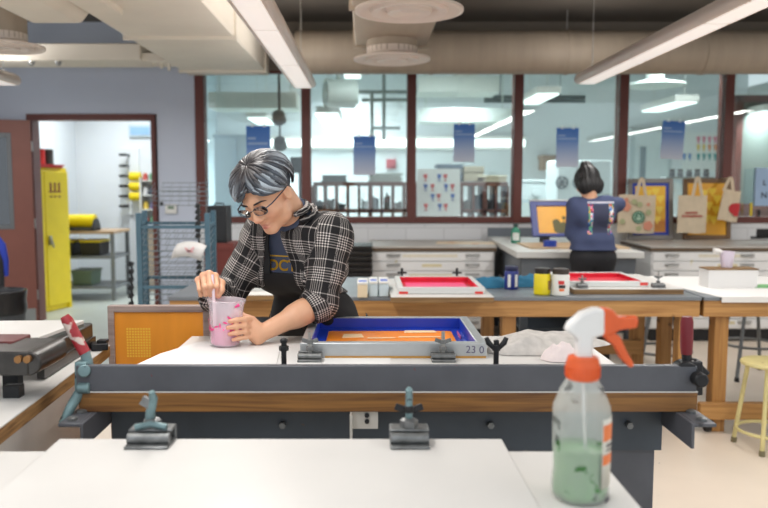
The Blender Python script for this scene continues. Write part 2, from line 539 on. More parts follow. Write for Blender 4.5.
# bright tube valance along the far wall
a, b = at(206, 143, YF - 0.1), at(525, 143, YF - 0.1)
v = thing('wall_valance_light', 'long bright strip light running along the far white wall above the wooden sorting rack', 'strip light', ((a.x + b.x) / 2, YF - 0.1, a.z))
m = MB(); m.bb((a.x, YF - 0.12, a.z - 0.06), (b.x, YF - 0.06, a.z + 0.06)); m.build('lit_tube', mat('lit_tube', (248, 252, 252), 0.4, emit=2.2), v)
m = MB(); m.bb((a.x - 0.02, YF - 0.06, a.z - 0.1), (b.x + 0.02, YF, a.z + 0.12)); m.build('wall_channel', white_metal, v)

# ducts and pipes seen through the glass
pale = mat('pale_duct_beyond', (205, 212, 208), 0.6, var=0.03, scale=3)


def far_duct(x0, x1, y0, y1, z0, z1, label, name='air_duct'):
    m = MB(); m.bb((x0, y0, z0), (x1, y1, z1))
    n = int((x1 - x0) / 0.5)
    for k in range(1, n): m.bb((x0 + (x1 - x0) * k / n - 0.012, y0 - 0.01, z0 - 0.01), (x0 + (x1 - x0) * k / n + 0.012, y1 + 0.01, z1))
    for xx in (x0 + .1, x1 - .1): m.cyl((xx, (y0 + y1) / 2, z1 - .01), (xx, (y0 + y1) / 2, 3.4), .012, seg=6)
    o = m.build(name, pale, loc=((x0 + x1) / 2, (y0 + y1) / 2, z0), bevel=0.01); tag(o, label, 'air duct')


p, q = at(208, 108, 10.2), at(296, 92, 10.2)
far_duct(p.x, q.x, 10.2, 10.8, p.z, q.z, 'pale rectangular air duct behind the first glass bay')
p, q = at(418, 92, 9.6), at(500, 76, 9.6)
far_duct(p.x, q.x, 9.6, 10.2, p.z, q.z, 'pale rectangular air duct behind the third glass bay')
p, q = at(420, 122, 11.5), at(512, 108, 11.5)
far_duct(p.x, q.x, 11.5, 12.0, p.z, q.z, 'long low pale air duct behind the blue poster of the third glass bay')
p, q = at(630, 150, 12.4), at(722, 132, 12.4)
# round duct with an end cap behind the second bay
c = at(342, 94, 9.4)
m = MB(); m.cyl((c.x - 0.2, c.y - 0.1, c.z), (c.x + 0.15, c.y, c.z), 0.17, seg=24); m.cyl((c.x + 0.13, c.y, c.z), (c.x + 0.2, c.y, c.z), 0.13, seg=24)
m.cyl((c.x - 0.04, c.y - 0.05, c.z + 0.1), (c.x - 0.04, c.y - 0.05, 3.4), 0.03)
tag(m.build('air_duct', pale, loc=c), 'short round white duct end hanging behind the second glass bay', 'air duct')
# pipe run
m = MB()
for (x0, y0_, x1, y1_) in [(352, 92, 408, 92), (362, 100, 408, 100), (372, 110, 372, 150), (384, 104, 384, 140), (372, 128, 400, 128)]:
    A, B = at(x0, y0_, 11), at(x1, y1_, 11); m.cyl(A, B, 0.025, seg=8)
A, B = at(372, 110, 11), at(372, 92, 11); m.cyl(A, B, 0.025, seg=8)
A = at(384, 104, 11); m.cyl(A, (A.x, A.y, 3.4), 0.025, seg=8)
tag(m.build('pipe_run', mat('grey_pipe', (150, 158, 158), 0.5), loc=at(380, 92, 11)), 'grey pipes crossing under the ceiling behind the second glass bay', 'pipes')
m = MB()
for yy in (97, 101): A, B = at(484, yy, 12), at(585, yy, 12); m.cyl(A, B, 0.03, seg=8)
for px_ in (500, 560): A = at(px_, 97, 12); m.cyl(A, (A.x, A.y, 3.4), 0.008, seg=6)
tag(m.build('pipe_run', mat('dark_pipe', (92, 104, 108), 0.5), loc=at(530, 99, 12)), 'two dark parallel pipes under the ceiling behind the third and fourth glass bays', 'pipes')
# round diffuser beyond the fifth bay
c = at(655, 84, 8.9)
m = MB(); m.lathe([(0.10, 0.12), (0.10, 0.05), (0.33, 0.0), (0.34, -0.02), (0.3, -0.03), (0.2, -0.01), (0.14, -0.03), (0.05, -0.02)], c, 32); m.cyl((c.x, c.y, c.z + 0.1), (c.x, c.y, 3.4), 0.1, seg=20)
tag(m.build('air_diffuser', pale, loc=c), 'round pale ceiling diffuser behind the fifth glass bay', 'air diffuser')
# stage lamps / cctv blobs behind the first bay
for (px, py, lb) in [(279, 118, 'dark spotlight under the ceiling behind the first glass bay'), (280, 144, 'lower dark spotlight behind the first glass bay')]:
    c = at(px, py, 9.4 if py < 130 else 9.8)
    t = thing('spotlight', lb, 'spotlight', c)
    m = MB(); m.lathe([(0.03, 0.1), (0.075, 0.07), (0.09, -0.04), (0.06, -0.05)], c, 18, 0, Matrix.Rotation(0.9, 4, 'X')); m.build('lamp_head', black_iron, t)
    m = MB(); m.cyl((c.x, c.y, c.z + 0.05), (c.x, c.y, 3.4), 0.012, seg=8); m.build('hanging_stem', black_iron, t)

# wooden sorting rack
rack_m = wood('rack_brown', (104, 62, 50), (74, 42, 34), 'X', 3, knots=False)
a, b = at(313, 182, 9.3), at(508, 182, 9.3)
zt = a.z; r = thing('sorting_rack', 'dark brown wooden sorting rack with open bays standing behind the glass', 'rack', ((a.x + b.x) / 2, 9.3, 0))
m = MB(); m.bb((a.x, 9.28, zt - 0.05), (b.x, 9.75, zt)); m.bb((a.x, 9.28, ws + 0.06), (b.x, 9.75, ws + 0.1)); m.bb((a.x, 9.28, 0.45), (b.x, 9.75, 0.5))
m.build('shelf_board', rack_m, r, bevel=0.004)
nb = 17
for k in range(nb + 1):
    x = a.x + (b.x - a.x) * k / nb; w = 0.028 if k % 5 == 0 else 0.014
    m = MB(); m.bb((x - w, 9.28, 0 if k % 5 == 0 else 0.5), (x + w, 9.75, zt - 0.05)); m.build('divider', rack_m, r)
for k in range(nb):
    if k in (3, 8): continue
    x0 = a.x + (b.x - a.x) * k / nb + 0.03; x1 = a.x + (b.x - a.x) * (k + 1) / nb - 0.03
    hgt = 0.08 + 0.13 * random.random()
    m = MB()
    for q in range(3): m.bb((x0 + (x1 - x0) * q / 3, 9.33, ws + 0.1), (x0 + (x1 - x0) * (q + 0.8) / 3, 9.65, ws + 0.1 + hgt * (0.7 + 0.3 * random.random())))
    o = m.build('folder_bundle', mat(['dark_folder', 'grey_folder', 'slate_folder'][k % 3], [(66, 62, 62), (120, 118, 116), (78, 84, 92)][k % 3], 0.7), loc=((x0 + x1) / 2, 9.5, ws + 0.1))
    tag(o, 'bundle of dark folders standing in an open bay of the brown sorting rack', 'folders', 'folder bundles in the sorting rack')
for (x0, x1, y0, col, lb, nm) in [(321, 346, 175, (92, 98, 98), 'flat dark grey case lying on the brown sorting rack', 'flat_case'),
                                  (368, 402, 173, (150, 155, 150), 'heap of grey folded sheets on the brown sorting rack beside the dark case', 'sheet_stack'),
                                  (436, 462, 164, (84, 98, 112), 'flat slate portfolio lying on the rack behind the drip panel', 'portfolio'),
                                  (464, 484, 166, (170, 160, 140), 'tan carton on the sorting rack next to the drip panel', 'carton'),
                                  (478, 507, 175, (196, 188, 166), 'wide cream carton at the end of the sorting rack', 'carton')]:
    A, B = at(x0, 182, 9.35), at(x1, y0, 9.35)
    m = MB(); hh = B.z - zt; n = 1 if nm == 'carton' else 4
    for q in range(n): m.box(((A.x + B.x) / 2 + 0.01 * (q % 2), 9.5, zt + hh * (q + 0.5) / n), (B.x - A.x - 0.012 * (q % 3), 0.28, hh / n * 0.94), 0, (0, 0, 0.03 * (q % 2)))
    if nm == 'carton': m.box(((A.x + B.x) / 2, 9.355, zt + hh * 0.8), (B.x - A.x + 0.006, 0.01, hh * 0.36))
    tag(m.build(nm, mat(nm + '_%d' % x0, col, 0.7), loc=((A.x + B.x) / 2, 9.5, zt), bevel=0.004), lb, nm.split('_')[-1])


# printed drips / cups chart: pattern within the sheet
def cup_print(mb, c, w, h, mi, y):
    poly = [(-w * .5, h * .5), (w * .5, h * .5), (w * .42, 0), (w * .1, -h * .12), (w * .1, -h * .36), (w * .4, -h * .5), (-w * .4, -h * .5), (-w * .1, -h * .36), (-w * .1, -h * .12), (-w * .42, 0)]
    M = Matrix.Translation((c[0], y, c[1])) @ Matrix.Rotation(math.pi / 2, 4, 'X')
    mb.prism(poly, 0.002, M, mi)


A, B = at(417, 217.5, 8.3), at(461, 168, 8.3)
pn = thing('drip_print_panel', 'white panel printed with rows of small red and blue cups standing inside the window', 'print', ((A.x + B.x) / 2, 8.3, ws + 0.012))
m = MB(); m.bb((A.x, 8.3, ws + 0.012), (B.x, 8.325, B.z)); PAN = m.build('panel', mat('print_white', (248, 246, 243), 0.6), pn)
m = MB()
for (px, py, mi) in [(426, 177, 0), (440, 177, 1), (446, 177, 0), (426, 187, 1), (433, 187, 0), (446.5, 187, 1), (453, 187, 0), (433, 197, 1), (439, 197, 0), (453, 197, 1), (426, 207, 0), (440, 207, 1), (446, 207, 0)]:
    c = at(px, py, 8.298); cup_print(m, (c.x, c.z), 0.045, 0.075, mi, 8.3)
m.build('printed_cups', [mat('print_red', (214, 66, 58), 0.6), mat('print_blue', (40, 90, 176), 0.6)], pn, smooth=False)
pn.rotation_euler = (math.radians(-9), 0, 0)
# coloured drip chart on the far wall beyond the fifth bay
A, B = at(682, 171, YF), at(724, 132, YF)
ch = thing('drip_chart', 'white chart with rows of pink, yellow and teal drips on the far wall', 'print', ((A.x + B.x) / 2, YF - 0.02, A.z))
m = MB(); m.bb((A.x, YF - 0.02, A.z), (B.x, YF - 0.001, B.z)); m.build('sheet', mat('chart_white', (236, 236, 234), 0.6), ch)
m = MB()
cols = [mat('drip_pink', (226, 110, 140), .6), mat('drip_yellow', (232, 190, 60), .6), mat('drip_teal', (40, 150, 150), .6), mat('drip_blue', (80, 130, 196), .6), mat('drip_orange', (232, 140, 80), .6)]
for ri, py in enumerate((140, 148, 157)):
    for k in range(6):
        if k < 2 and ri < 2: continue
        px = 684 + k * 5.6 + (3 if k >= 2 else 0)
        c = at(px, py, YF - 0.02); mi = [0, 1, 2][ri] if k >= 2 else 3
        if ri == 1 and k > 3: mi = 4
        M = Matrix.Translation((c.x, YF - 0.02, c.z)) @ Matrix.Rotation(math.pi / 2, 4, 'X')
        m.prism([(-.03, .06), (.03, .06), (.026, 0), (.012, -.06), (-.004, -.06), (-.02, 0)], 0.003, M, mi)
m.build('printed_drips', cols, ch, smooth=False)

# jars with brushes on the inner ledge (fifth bay)
for k, px in enumerate((672, 680, 689, 697, 706)):
    c = at(px, 177, 8.35); z0 = ws + 0.012
    # raised little shelf carries them
    t = thing('brush_jar', 'dark jar of small tools on the narrow shelf inside the glass', 'jar', (c.x, 8.35, c.z), 'jars on the narrow inner shelf')
    m = MB(); m.lathe([(0.028, 0), (0.032, 0.01), (0.032, 0.05), (0.027, 0.06)], (c.x, 8.35, c.z), 14); m.build('jar', mat('smoked_jar_%d' % (k % 2), [(70, 74, 80), (104, 106, 110)][k % 2], 0.3), t)
    m = MB()
    for q in range(4):
        an = q * 1.6 + k; m.cyl((c.x, 8.35, c.z + 0.03), (c.x + 0.025 * math.cos(an), 8.35 + 0.02 * math.sin(an), c.z + 0.085), 0.006, 0.009, 6)
    m.build('brush', black_pl, t)
A, B = at(664, 177, 8.35), at(716, 177, 8.35)
m = MB(); m.bb((A.x, 8.27, A.z - 0.02), (B.x, 8.45, A.z))
for x in (A.x + 0.02, B.x - 0.02): m.bb((x - 0.01, 8.3, ws + 0.012), (x + 0.01, 8.44, A.z - 0.02))
tag(m.build('narrow_shelf', mat('shelf_grey', (180, 184, 184), .5), loc=((A.x + B.x) / 2, 8.36, ws + 0.012)), 'narrow grey shelf on the inner ledge carrying small dark jars', 'shelf')

# white machine cabinet with two round vents, brown box above
A, B = at(556, 222, 9.6), at(612, 160, 9.6)
t = thing('machine_cabinet', 'white machine cabinet with round dark fan vents behind the fourth glass bay', 'machine', ((A.x + B.x) / 2, 9.6, 0))
m = MB(); m.bb((A.x, 9.6, 0), (B.x, 10.2, B.z)); m.build('body', mat('machine_white', (190, 198, 200), .4), t, bevel=0.02)
for px in (562, 579):
    c = at(px, 182.5, 9.59); m = MB()
    m.tube([(c.x + 0.075 * math.cos(q * .4488), 9.592, c.z + 0.075 * math.sin(q * .4488)) for q in range(14)], 0.008, 6, closed=True)
    for q in range(6): m.beam((c.x, 9.59, c.z), (c.x + 0.07 * math.cos(q * 1.05), 9.59, c.z + 0.07 * math.sin(q * 1.05)), 0.022, 0.01)
    m.cyl((c.x, 9.58, c.z), (c.x, 9.6, c.z), 0.025); m.build('vent', mat('vent_dark', (70, 80, 84), .5), t)
A, B = at(521, 222, 10.6), at(556, 182, 10.6)
m = MB(); m.bb((A.x, 10.6, 0), (B.x, 11.0, B.z)); m.bb((A.x - .02, 10.58, B.z), (B.x + .02, 11.02, B.z + .03))
c = at(536, 193, 10.57); m.cyl((c.x, 10.57, c.z), (c.x, 10.6, c.z), 0.05)
tag(m.build('side_cabinet', mat('grey_cabinet', (176, 184, 186), .5), loc=((A.x + B.x) / 2, 10.8, 0), bevel=.006), 'pale grey cabinet with a small round dial beside the white machine', 'cabinet')
A, B = at(543, 170, YF - .35), at(555, 155, YF - .35)
m = MB(); m.bb((A.x, YF - .35, A.z), (B.x, YF, B.z)); m.bb((A.x - .02, YF - .36, B.z - .07), (B.x + .02, YF - .001, B.z)); tag(m.build('wall_box', mat('brown_box', (150, 116, 80), .6), loc=((A.x + B.x) / 2, YF - .17, A.z), bevel=.01), 'small brown box fixed to the far white wall', 'box')
# inner brown framed window at the right
A, B = at(733, 204, 10.4), at(800, 95, 10.4)
m = MB(); g = .09
m.bb((A.x, 10.4, 0), (A.x + g, 10.5, B.z)); m.bb((B.x - g, 10.4, 0), (B.x, 10.5, B.z)); m.bb((A.x, 10.4, B.z - g), (B.x, 10.5, B.z)); m.bb((A.x, 10.4, A.z - g), (B.x, 10.5, A.z)); m.bb((A.x + g, 10.42, 0), (B.x - g, 10.48, A.z - g))
w = struct(m.build('window_20', maroon, bevel=.004))
m = MB(); m.bb((A.x + g, 10.44, A.z), (B.x - g, 10.45, B.z - g)); m.build('window_pane', mat('dim_pane', (120, 128, 124), .15), w)
# closed white door in the far wall beyond the fifth bay
A, B = at(632, 200, YF), at(668, 132, YF)
m = MB(); m.bb((A.x, YF - .04, 0), (B.x, YF, B.z)); dd = struct(m.build('door_2', mat('far_door_white', (214, 222, 224), .5), bevel=.004))
m = MB(); m.bb((A.x + .1, YF - .05, 1.35), (A.x + .2, YF - .04, B.z - .25)); m.build('vision_pane', mat('far_door_pane', (120, 135, 145), .2), dd)
m = MB()
m.bb((A.x - .06, YF - .06, 0), (A.x, YF, B.z + .06)); m.bb((B.x, YF - .06, 0), (B.x + .06, YF, B.z + .06)); m.bb((A.x, YF - .06, B.z), (B.x, YF, B.z + .06)); m.build('door_frame', mat('far_frame', (190, 200, 204), .5), dd)
# red alarm on the far wall
c = at(391, 164, YF); m = MB(); m.bb((c.x - .08, YF - .06, c.z - .08), (c.x + .08, YF, c.z + .08)); m.cyl((c.x, YF - .1, c.z), (c.x, YF - .06, c.z), .045)
tag(m.build('fire_alarm', mat('alarm_red', (190, 90, 100), .5), loc=c), 'small red alarm box on the far white wall', 'alarm')
# things behind the first bay: person-high dark monitor
c = at(300, 165, 9.6)
t = thing('wall_screen', 'dark screen on a stand behind the first glass bay, beside the silver-haired person', 'screen', (c.x, 9.6, 0))
m = MB(); m.bb((c.x - .12, 9.58, c.z - .1), (c.x + .12, 9.62, c.z + .1)); m.build('display', mat('dark_screen', (28, 34, 42), .2), t, bevel=.01)
m = MB(); m.cyl((c.x, 9.6, 0.02), (c.x, 9.6, c.z - .1), .02); m.lathe([(.18, 0), (.18, .015), (.03, .03)], (c.x, 9.6, 0), 20); m.build('stand', black_iron, t)
c = at(237, 180, 10.4)
m = MB(); m.bb((c.x - .3, 10.4, 0), (c.x + .25, 10.6, 2.1)); m.bb((c.x - .32, 10.39, 2.1), (c.x + .27, 10.61, 2.13)); m.bb((c.x - .02, 10.385, 0.1), (c.x - .01, 10.4, 2.05)); tag(m.build('tall_locker', mat('pale_blue_locker', (176, 198, 214), .5), loc=(c.x, 10.5, 0)), 'tall pale blue locker behind the first glass bay', 'locker')

# ------------------------------------------------------------------ behind the open door
A, B = at(39, 318.5, 8.46), at(72, 310, 9.0)
yel = mat('safety_yellow', (226, 200, 12), 0.4, var=0.04, scale=6)
fx = -3.5
c0 = Vector((fx, 8.58, 0)); hz = at(45, 167, 8.4).z
t = thing('safety_cabinet', 'tall yellow metal safety cabinet standing inside the open doorway', 'cabinet', (fx - .22, 8.55, 0))
dirv = Vector((B.x - A.x, B.y - A.y, 0)).normalized(); nv = Vector((dirv.y, -dirv.x, 0))
Rc = Matrix((dirv, -nv, Vector((0, 0, 1)))).transposed()
org = Vector((A.x, A.y, 0)) - dirv * 0.27
WC = (Vector((B.x, B.y, 0)) - org).length


def cp(u, n, z): return org + dirv * u + nv * n + Vector((0, 0, z))


m = MB(); m.box(cp(WC / 2, -.2, hz / 2), (WC, .38, hz), 0, Rc); m.build('body', yel, t, bevel=.008)
for (u0, u1) in ((0.015, WC / 2 - .004), (WC / 2 + .004, WC - .015)):
    m = MB(); m.box(cp((u0 + u1) / 2, .0, hz / 2 + .01), (u1 - u0, .035, hz - .1), 0, Rc); dd = m.build('door', yel, t, bevel=.006)
    uc = WC / 2 + (.05 if u0 > .1 else -.05)
    if u0 > .1:
        m = MB(); m.box(cp(uc, .03, .82), (.03, .03, .1), 0, Rc); m.cyl(cp(uc, .045, .84), cp(uc + .02, .06, .74), .012); m.build('handle', chrome, dd)
        m = MB()
        for q in range(3): m.box(cp(u0 + .1 + .07 * q, .0185, hz - .22), (.03, .003, .1), 0, Rc)
        for q in range(3): m.box(cp(u0 + .1 + .07 * q, .0185, hz - .33), (.04, .003, .02), 0, Rc)
        m.box(cp(u0 + .17, .0185, hz - .275), (.2, .003, .015), 0, Rc); m.build('warning_marks', mat('hazard_brown', (120, 40, 20), .5), dd)
m = MB()
for u in (0.03, WC - .03): m.box(cp(u, -.02, .03), (.05, .06, .06), 0, Rc)
m.build('foot', yel, t)
# cans in a red tray on top
p0 = cp(WC - .33, -.14, hz)
tr_ = MB(); tr_.box(p0 + Vector((0, 0, .012)), (.5, .3, .024), 0, Rc); tr_.box(p0 + Vector((0, 0, .03)), (.52, .32, .014), 0, Rc)
tag(tr_.build('tray', mat('red_tray', (196, 40, 34), .4), loc=p0), 'red tray on top of the yellow cabinet', 'tray')
for k, (du, cc, lb) in enumerate([(-.16, (40, 44, 42), 'dark can on the yellow cabinet, nearest the maroon door'), (-.0, (208, 40, 34), 'red can between two dark cans on the yellow cabinet'), (.14, (60, 62, 54), 'dark can on the yellow cabinet, furthest from the maroon door')]):
    q = p0 + dirv * du + Vector((0, 0, .0372)) + nv * .03
    can = thing('paint_can', lb, 'can', q)
    m = MB(); m.lathe([(.062, 0), (.066, .004), (.066, .02), (.064, .024), (.064, .15), (.066, .155), (.066, .17), (.06, .172)], q, 20); m.build('can_body', mat('can_%d' % k, cc, .35), can)
    m = MB(); m.lathe([(.058, .172), (.058, .178), (.05, .176)], q, 20); m.build('lid', chrome, can)

# steel bench inside the doorway
A, B = at(72, 231, 9.5), at(115, 231, 9.5)
bx0, bx1, bz = xl + .04, B.x, A.z
t = thing('steel_bench', 'grey steel shelf bench beside the yellow cabinet in the doorway', 'bench', ((bx0 + bx1) / 2, 9.75, 0))
m = MB(); m.bb((bx0, 9.45, bz - .035), (bx1, 10.1, bz)); m.build('worktop', wood('bench_top_wood', (176, 150, 120), (150, 120, 92), 'X', 3), t, bevel=.004)
grey_st = mat('grey_shelf_steel', (116, 120, 124), .5, var=.1)
for (x, y) in ((bx0 + .03, 9.48), (bx1 - .03, 9.48), (bx0 + .03, 10.07), (bx1 - .03, 10.07)):
    m = MB(); m.bb((x - .022, y - .022, 0), (x + .022, y + .022, bz - .035)); m.build('leg', grey_st, t)
for z in (.18, .56):
    m = MB(); m.bb((bx0, 9.46, z - .03), (bx1, 10.09, z)); m.build('shelf', grey_st, t)
for k, (x, cc, lid, z, lb) in enumerate([(bx0 + .28, (40, 40, 42), (214, 190, 30), .56, 'black tote bin with a yellow lid on the bench middle shelf, near the cabinet'), (bx0 + .62, (34, 34, 36), (220, 196, 30), .56, 'black tote bin with a yellow lid on the bench middle shelf, near the bench end'),
                                     (bx0 + .5, (96, 116, 100), (110, 128, 112), .18, 'green crate on the lowest shelf of the steel bench')]):
    b_ = thing('storage_bin', lb, 'bin', (x, 9.72, z))
    m = MB(); m.box((x, 9.72, z + .085), (.24, .34, .17), 0, taper=1.08); m.build('bin_body', mat('bin_%d' % k, cc, .5), b_, bevel=.012)
    m = MB(); m.box((x, 9.72, z + .182), (.28, .38, .025)); m.build('lid', mat('lid_%d' % k, lid, .45), b_, bevel=.006)
c = at(83, 230, 9.6); c.z = bz
t = thing('roll_dispenser', 'black dispenser holding a yellow roll on the steel bench', 'dispenser', c)
m = MB()
for dx in (-.17, .17):
    poly = [(-.13, 0), (.13, 0), (.13, .06), (.08, .13), (0, .165), (-.08, .13), (-.13, .06)]
    m.prism(poly, .02, Matrix.Translation((c.x + dx - .01, c.y, c.z)) @ Matrix(((0, 0, 1, 0), (1, 0, 0, 0), (0, 1, 0, 0), (0, 0, 0, 1))))
m.box((c.x, c.y, c.z + .015), (.36, .26, .03)); m.build('stand', black_pl, t, bevel=.003)
m = MB(); m.cyl((c.x - .16, c.y, c.z + .12), (c.x + .16, c.y, c.z + .12), .085, seg=24); m.build('yellow_roll', yel, t)
# counter with beige front
A, B = at(116, 226, 10.3), at(157, 226, 10.3)
t = thing('counter_cabinet', 'counter with pale blue top and beige front past the steel bench', 'cabinet', ((A.x + B.x) / 2, 10.55, 0))
m = MB(); m.bb((-3.1, 10.32, 0), (-2.62, 10.88, .86)); m.bb((-3.08, 10.31, .06), (-2.87, 10.32, .82)); m.bb((-2.85, 10.31, .06), (-2.64, 10.32, .82)); m.build('body', mat('beige_front', (190, 170, 146), .5), t)
m = MB(); m.bb((-3.14, 10.28, .86), (-2.61, 10.89, .9)); m.build('worktop', mat('pale_blue_top', (170, 188, 200), .35), t)
m = MB()
for x in (-2.9, -2.82): m.bb((x - .01, 10.295, .6), (x + .01, 10.31, .7))
m.build('handle', chrome, t)
# hook board with yellow rolls
A, B = at(120.5, 215, 10.85), at(138.5, 148, 10.85)
t = thing('hook_board', 'white board with black hooks on the white wall in the doorway', 'board', ((A.x + B.x) / 2, 10.89, A.z))
m = MB(); m.bb((A.x, 10.86, A.z), (B.x, 10.9, B.z)); m.build('board', mat('board_white', (228, 232, 234), .5), t, bevel=.005)
hk = [155, 166, 176, 186, 196, 206]
for py in hk:
    c = at(127, py, 10.8); m = MB(); m.cyl((c.x, 10.7, c.z), (c.x, 10.86, c.z), .016); m.box((c.x - .03, 10.72, c.z), (.1, .05, .035)); m.build('hook', black_pl, t)
for py, lb in ((176, 'yellow roll on the topmost used hook of the white hook board'), (186, 'yellow roll in the middle of three on the white hook board'), (196, 'lowest yellow roll on the white hook board')):
    c = at(135, py, 10.75); m = MB(); m.cyl((c.x - .07, 10.75, c.z - .005), (c.x + .08, 10.75, c.z - .005), .06, seg=20); m.cyl((c.x - .08, 10.75, c.z - .005), (c.x + .09, 10.75, c.z - .005), .02)
    tag(m.build('yellow_roll', yel, loc=c), lb, 'roll')
# white shelf unit with jars
A, B = at(141, 222, 10.6), at(155, 178, 10.6)
t = thing('wall_shelf', 'white open shelf of small jars on the counter in the doorway', 'shelf', ((A.x + B.x) / 2, 10.7, .9))
m = MB(); zs = [.9, 1.1, 1.3, 1.5]
for x in (A.x, B.x): m.bb((x - .01, 10.6, .9), (x + .01, 10.85, B.z))
for z in zs: m.bb((A.x, 10.6, z), (B.x, 10.85, z + .015))
m.bb((A.x, 10.85, .9), (B.x, 10.86, B.z)); m.build('frame', white_metal, t)
jc = [(196, 90, 80), (110, 150, 120), (230, 200, 90), (120, 110, 150), (220, 220, 220), (60, 70, 90)]
n_ = 0
for z in zs:
    for x in (A.x + .055, A.x + .14):
        m = MB(); m.lathe([(.034, 0), (.036, .005), (.036, .07), (.025, .08), (.025, .1), (.022, .102)], (x, 10.68, z + .0152), 12)
        tag(m.build('small_jar', mat('jar_%d' % (n_ % 6), jc[n_ % 6], .4), loc=(x, 10.68, z + .0152)), 'small paint jar on the white open shelf in the doorway', 'jar', 'jars on the doorway shelf'); n_ += 1
# little high window
A, B = at(129, 137, 10.88), at(152, 125, 10.88)
m = MB(); m.bb((A.x, 10.86, A.z), (B.x, 10.895, B.z)); w = struct(m.build('window_21', mat('far_window_frame', (200, 214, 224), .5)))
m = MB(); m.bb((A.x + .03, 10.85, A.z + .03), (B.x - .03, 10.86, B.z - .03)); m.build('window_pane', mat('blue_daylight', (140, 176, 208), .3, emit=.3), w)

# ------------------------------------------------------------------ posters on the glass
bl = gradmat('poster_print', [(0.0, (196, 202, 216)), (0.35, (158, 176, 208)), (0.7, (88, 132, 198)), (1.0, (48, 108, 190))], 2, .5)
pw = mat('poster_lettering', (150, 176, 212), .6)
for (x0, x1, y0, y1, rot, lb) in [(247, 270, 126, 190, 0, 'blue poster on the first glass bay, partly behind the silver hair'),
                                  (353.5, 375.5, 136, 175, 0, 'blue poster on the second glass bay, above the brown rack'),
                                  (453.5, 475, 124, 162, 0, 'blue poster on the third glass bay, above the cup print panel'),
                                  (556, 579, 128, 167, 0, 'blue poster on the fourth glass bay, by the dark-haired person'),
                                  (660, 684, 121, 159, .05, 'slightly tilted blue poster on the fifth glass bay, beside the drip chart')]:
    A, B = at(x0, y1, YW + .04), at(x1, y0, YW + .04); w, h_ = B.x - A.x, B.z - A.z
    t = thing('window_poster', lb, 'poster', ((A.x + B.x) / 2, YW + .045, A.z), local=True)
    t.rotation_euler = (0, rot, 0)
    m = MB(); m.bb((-w / 2, 0, 0), (w / 2, .003, h_)); m.build('sheet', bl, t, smooth=False)
    m = MB(); m.bb((-w * .44, -.001, h_ * .79), (-w * .1, 0, h_ * .825)); m.bb((-w * .44, -.001, h_ * .71), (w * .4, 0, h_ * .745)); m.build('title_lines', pw, t, smooth=False)
    m = MB(); m.bb((-w * .3, -.0015, h_ - .01), (-w * .2, .003, h_ + .025)); m.bb((w * .2, -.0015, h_ - .01), (w * .3, .003, h_ + .025)); m.build('tape', mat('clear_tape', (214, 222, 224), .3), t, smooth=False)
# thermostat
c = at(171, 209, YW - .02)
t = thing('thermostat', 'small white thermostat on the grey wall beside the doorway', 'thermostat', (c.x, YW - .02, c.z))
m = MB(); m.bb((c.x - .06, YW - .035, c.z - .05), (c.x + .06, YW, c.z + .05)); m.build('case', white_metal, t, bevel=.006)
m = MB(); m.bb((c.x - .03, YW - .037, c.z), (c.x + .035, YW - .035, c.z + .03)); m.build('display', mat('lcd_green', (120, 140, 120), .3), t)
c = at(161.5, 203.5, YW - .01); m = MB(); m.lathe([(.018, 0), (.018, .008), (.01, .014)], c, 14, 0, Matrix.Rotation(math.pi / 2, 4, 'X'))
tag(m.build('wall_button', black_pl, loc=c), 'tiny black button on the grey wall next to the thermostat', 'button')

# ------------------------------------------------------------------ ceiling ducts and pendant lamps
A, B = at(187, 74, 7.85), at(268, 74, 7.85)
zb_ = A.z
t = thing('ceiling_duct', 'wide flat cream ceiling duct running to the window wall', 'air duct', ((A.x + B.x) / 2, 5.5, zb_))
m = MB(); m.bb((A.x, 2.5, zb_), (B.x, 7.95, CEIL - .001)); m.build('duct_box', cream, t, bevel=.01)
s_ = at(200, 42, 5.9)
for yy in (s_.y, 4.2, 7.6):
    m = MB(); m.bb((A.x - .02, yy - .02, zb_ - .025), (B.x + .02, yy + .02, zb_ + .35)); m.build('flange', cream, t)
p, q = at(-30, 60, 7.0), at(140, 43, 7.0)
t = thing('ceiling_duct', 'long low cream duct crossing below the ceiling above the open door', 'air duct', (-3.4, 7.2, p.z))
m = MB(); m.bb((-4.95, 7.0, p.z), (q.x, 7.45, q.z)); m.build('duct_box', cream, t, bevel=.012)
for px in (30, 57):
    c = at(px, 61, 7.05); m = MB(); m.lathe([(.03, 0), (.022, -.03), (.01, -.04)], (c.x, 7.08, p.z), 12); m.build('sprinkler', chrome, t)
m = MB()
for k in range(3): m.bb((q.x + .05 + k * .07, 7.2, p.z - .02 - .02 * k), (q.x + .07 + k * .07, 7.24, p.z + .03)); 
m.bb((q.x - .02, 7.05, p.z), (A.x + .02, 7.4, p.z + .07)); m.build('bracket', cream, t)
for x in (-4.6, -3.3):
    m = MB(); m.cyl((x, 7.2, q.z), (x, 7.2, CEIL), .012, seg=8); m.build('hanger_rod', chrome, t)
p, q = at(33, 24, 5.0), at(92, 6, 5.0)
t = thing('ceiling_duct', 'short cream duct with rounded end beneath the ceiling over the doorway', 'air duct', ((p.x + q.x) / 2, 4.6, p.z))
m = MB()
poly = [(p.x, p.z), (q.x - .06, p.z), (q.x, p.z + .08), (q.x, CEIL - .002), (p.x, CEIL - .002), (p.x - .06, CEIL - .1), (p.x - .06, p.z + .1)]
m.prism(poly, 1.6, Matrix.Translation((0, 5.0, 0)) @ Matrix.Rotation(math.pi / 2, 4, 'X')); m.build('duct_box', cream, t, bevel=.03, seg=3)
m = MB(); m.bb((q.x, 4.4, p.z + .05), (q.x + .2, 5.0, p.z + .3)); m.build('side_collar', cream, t, bevel=.01)


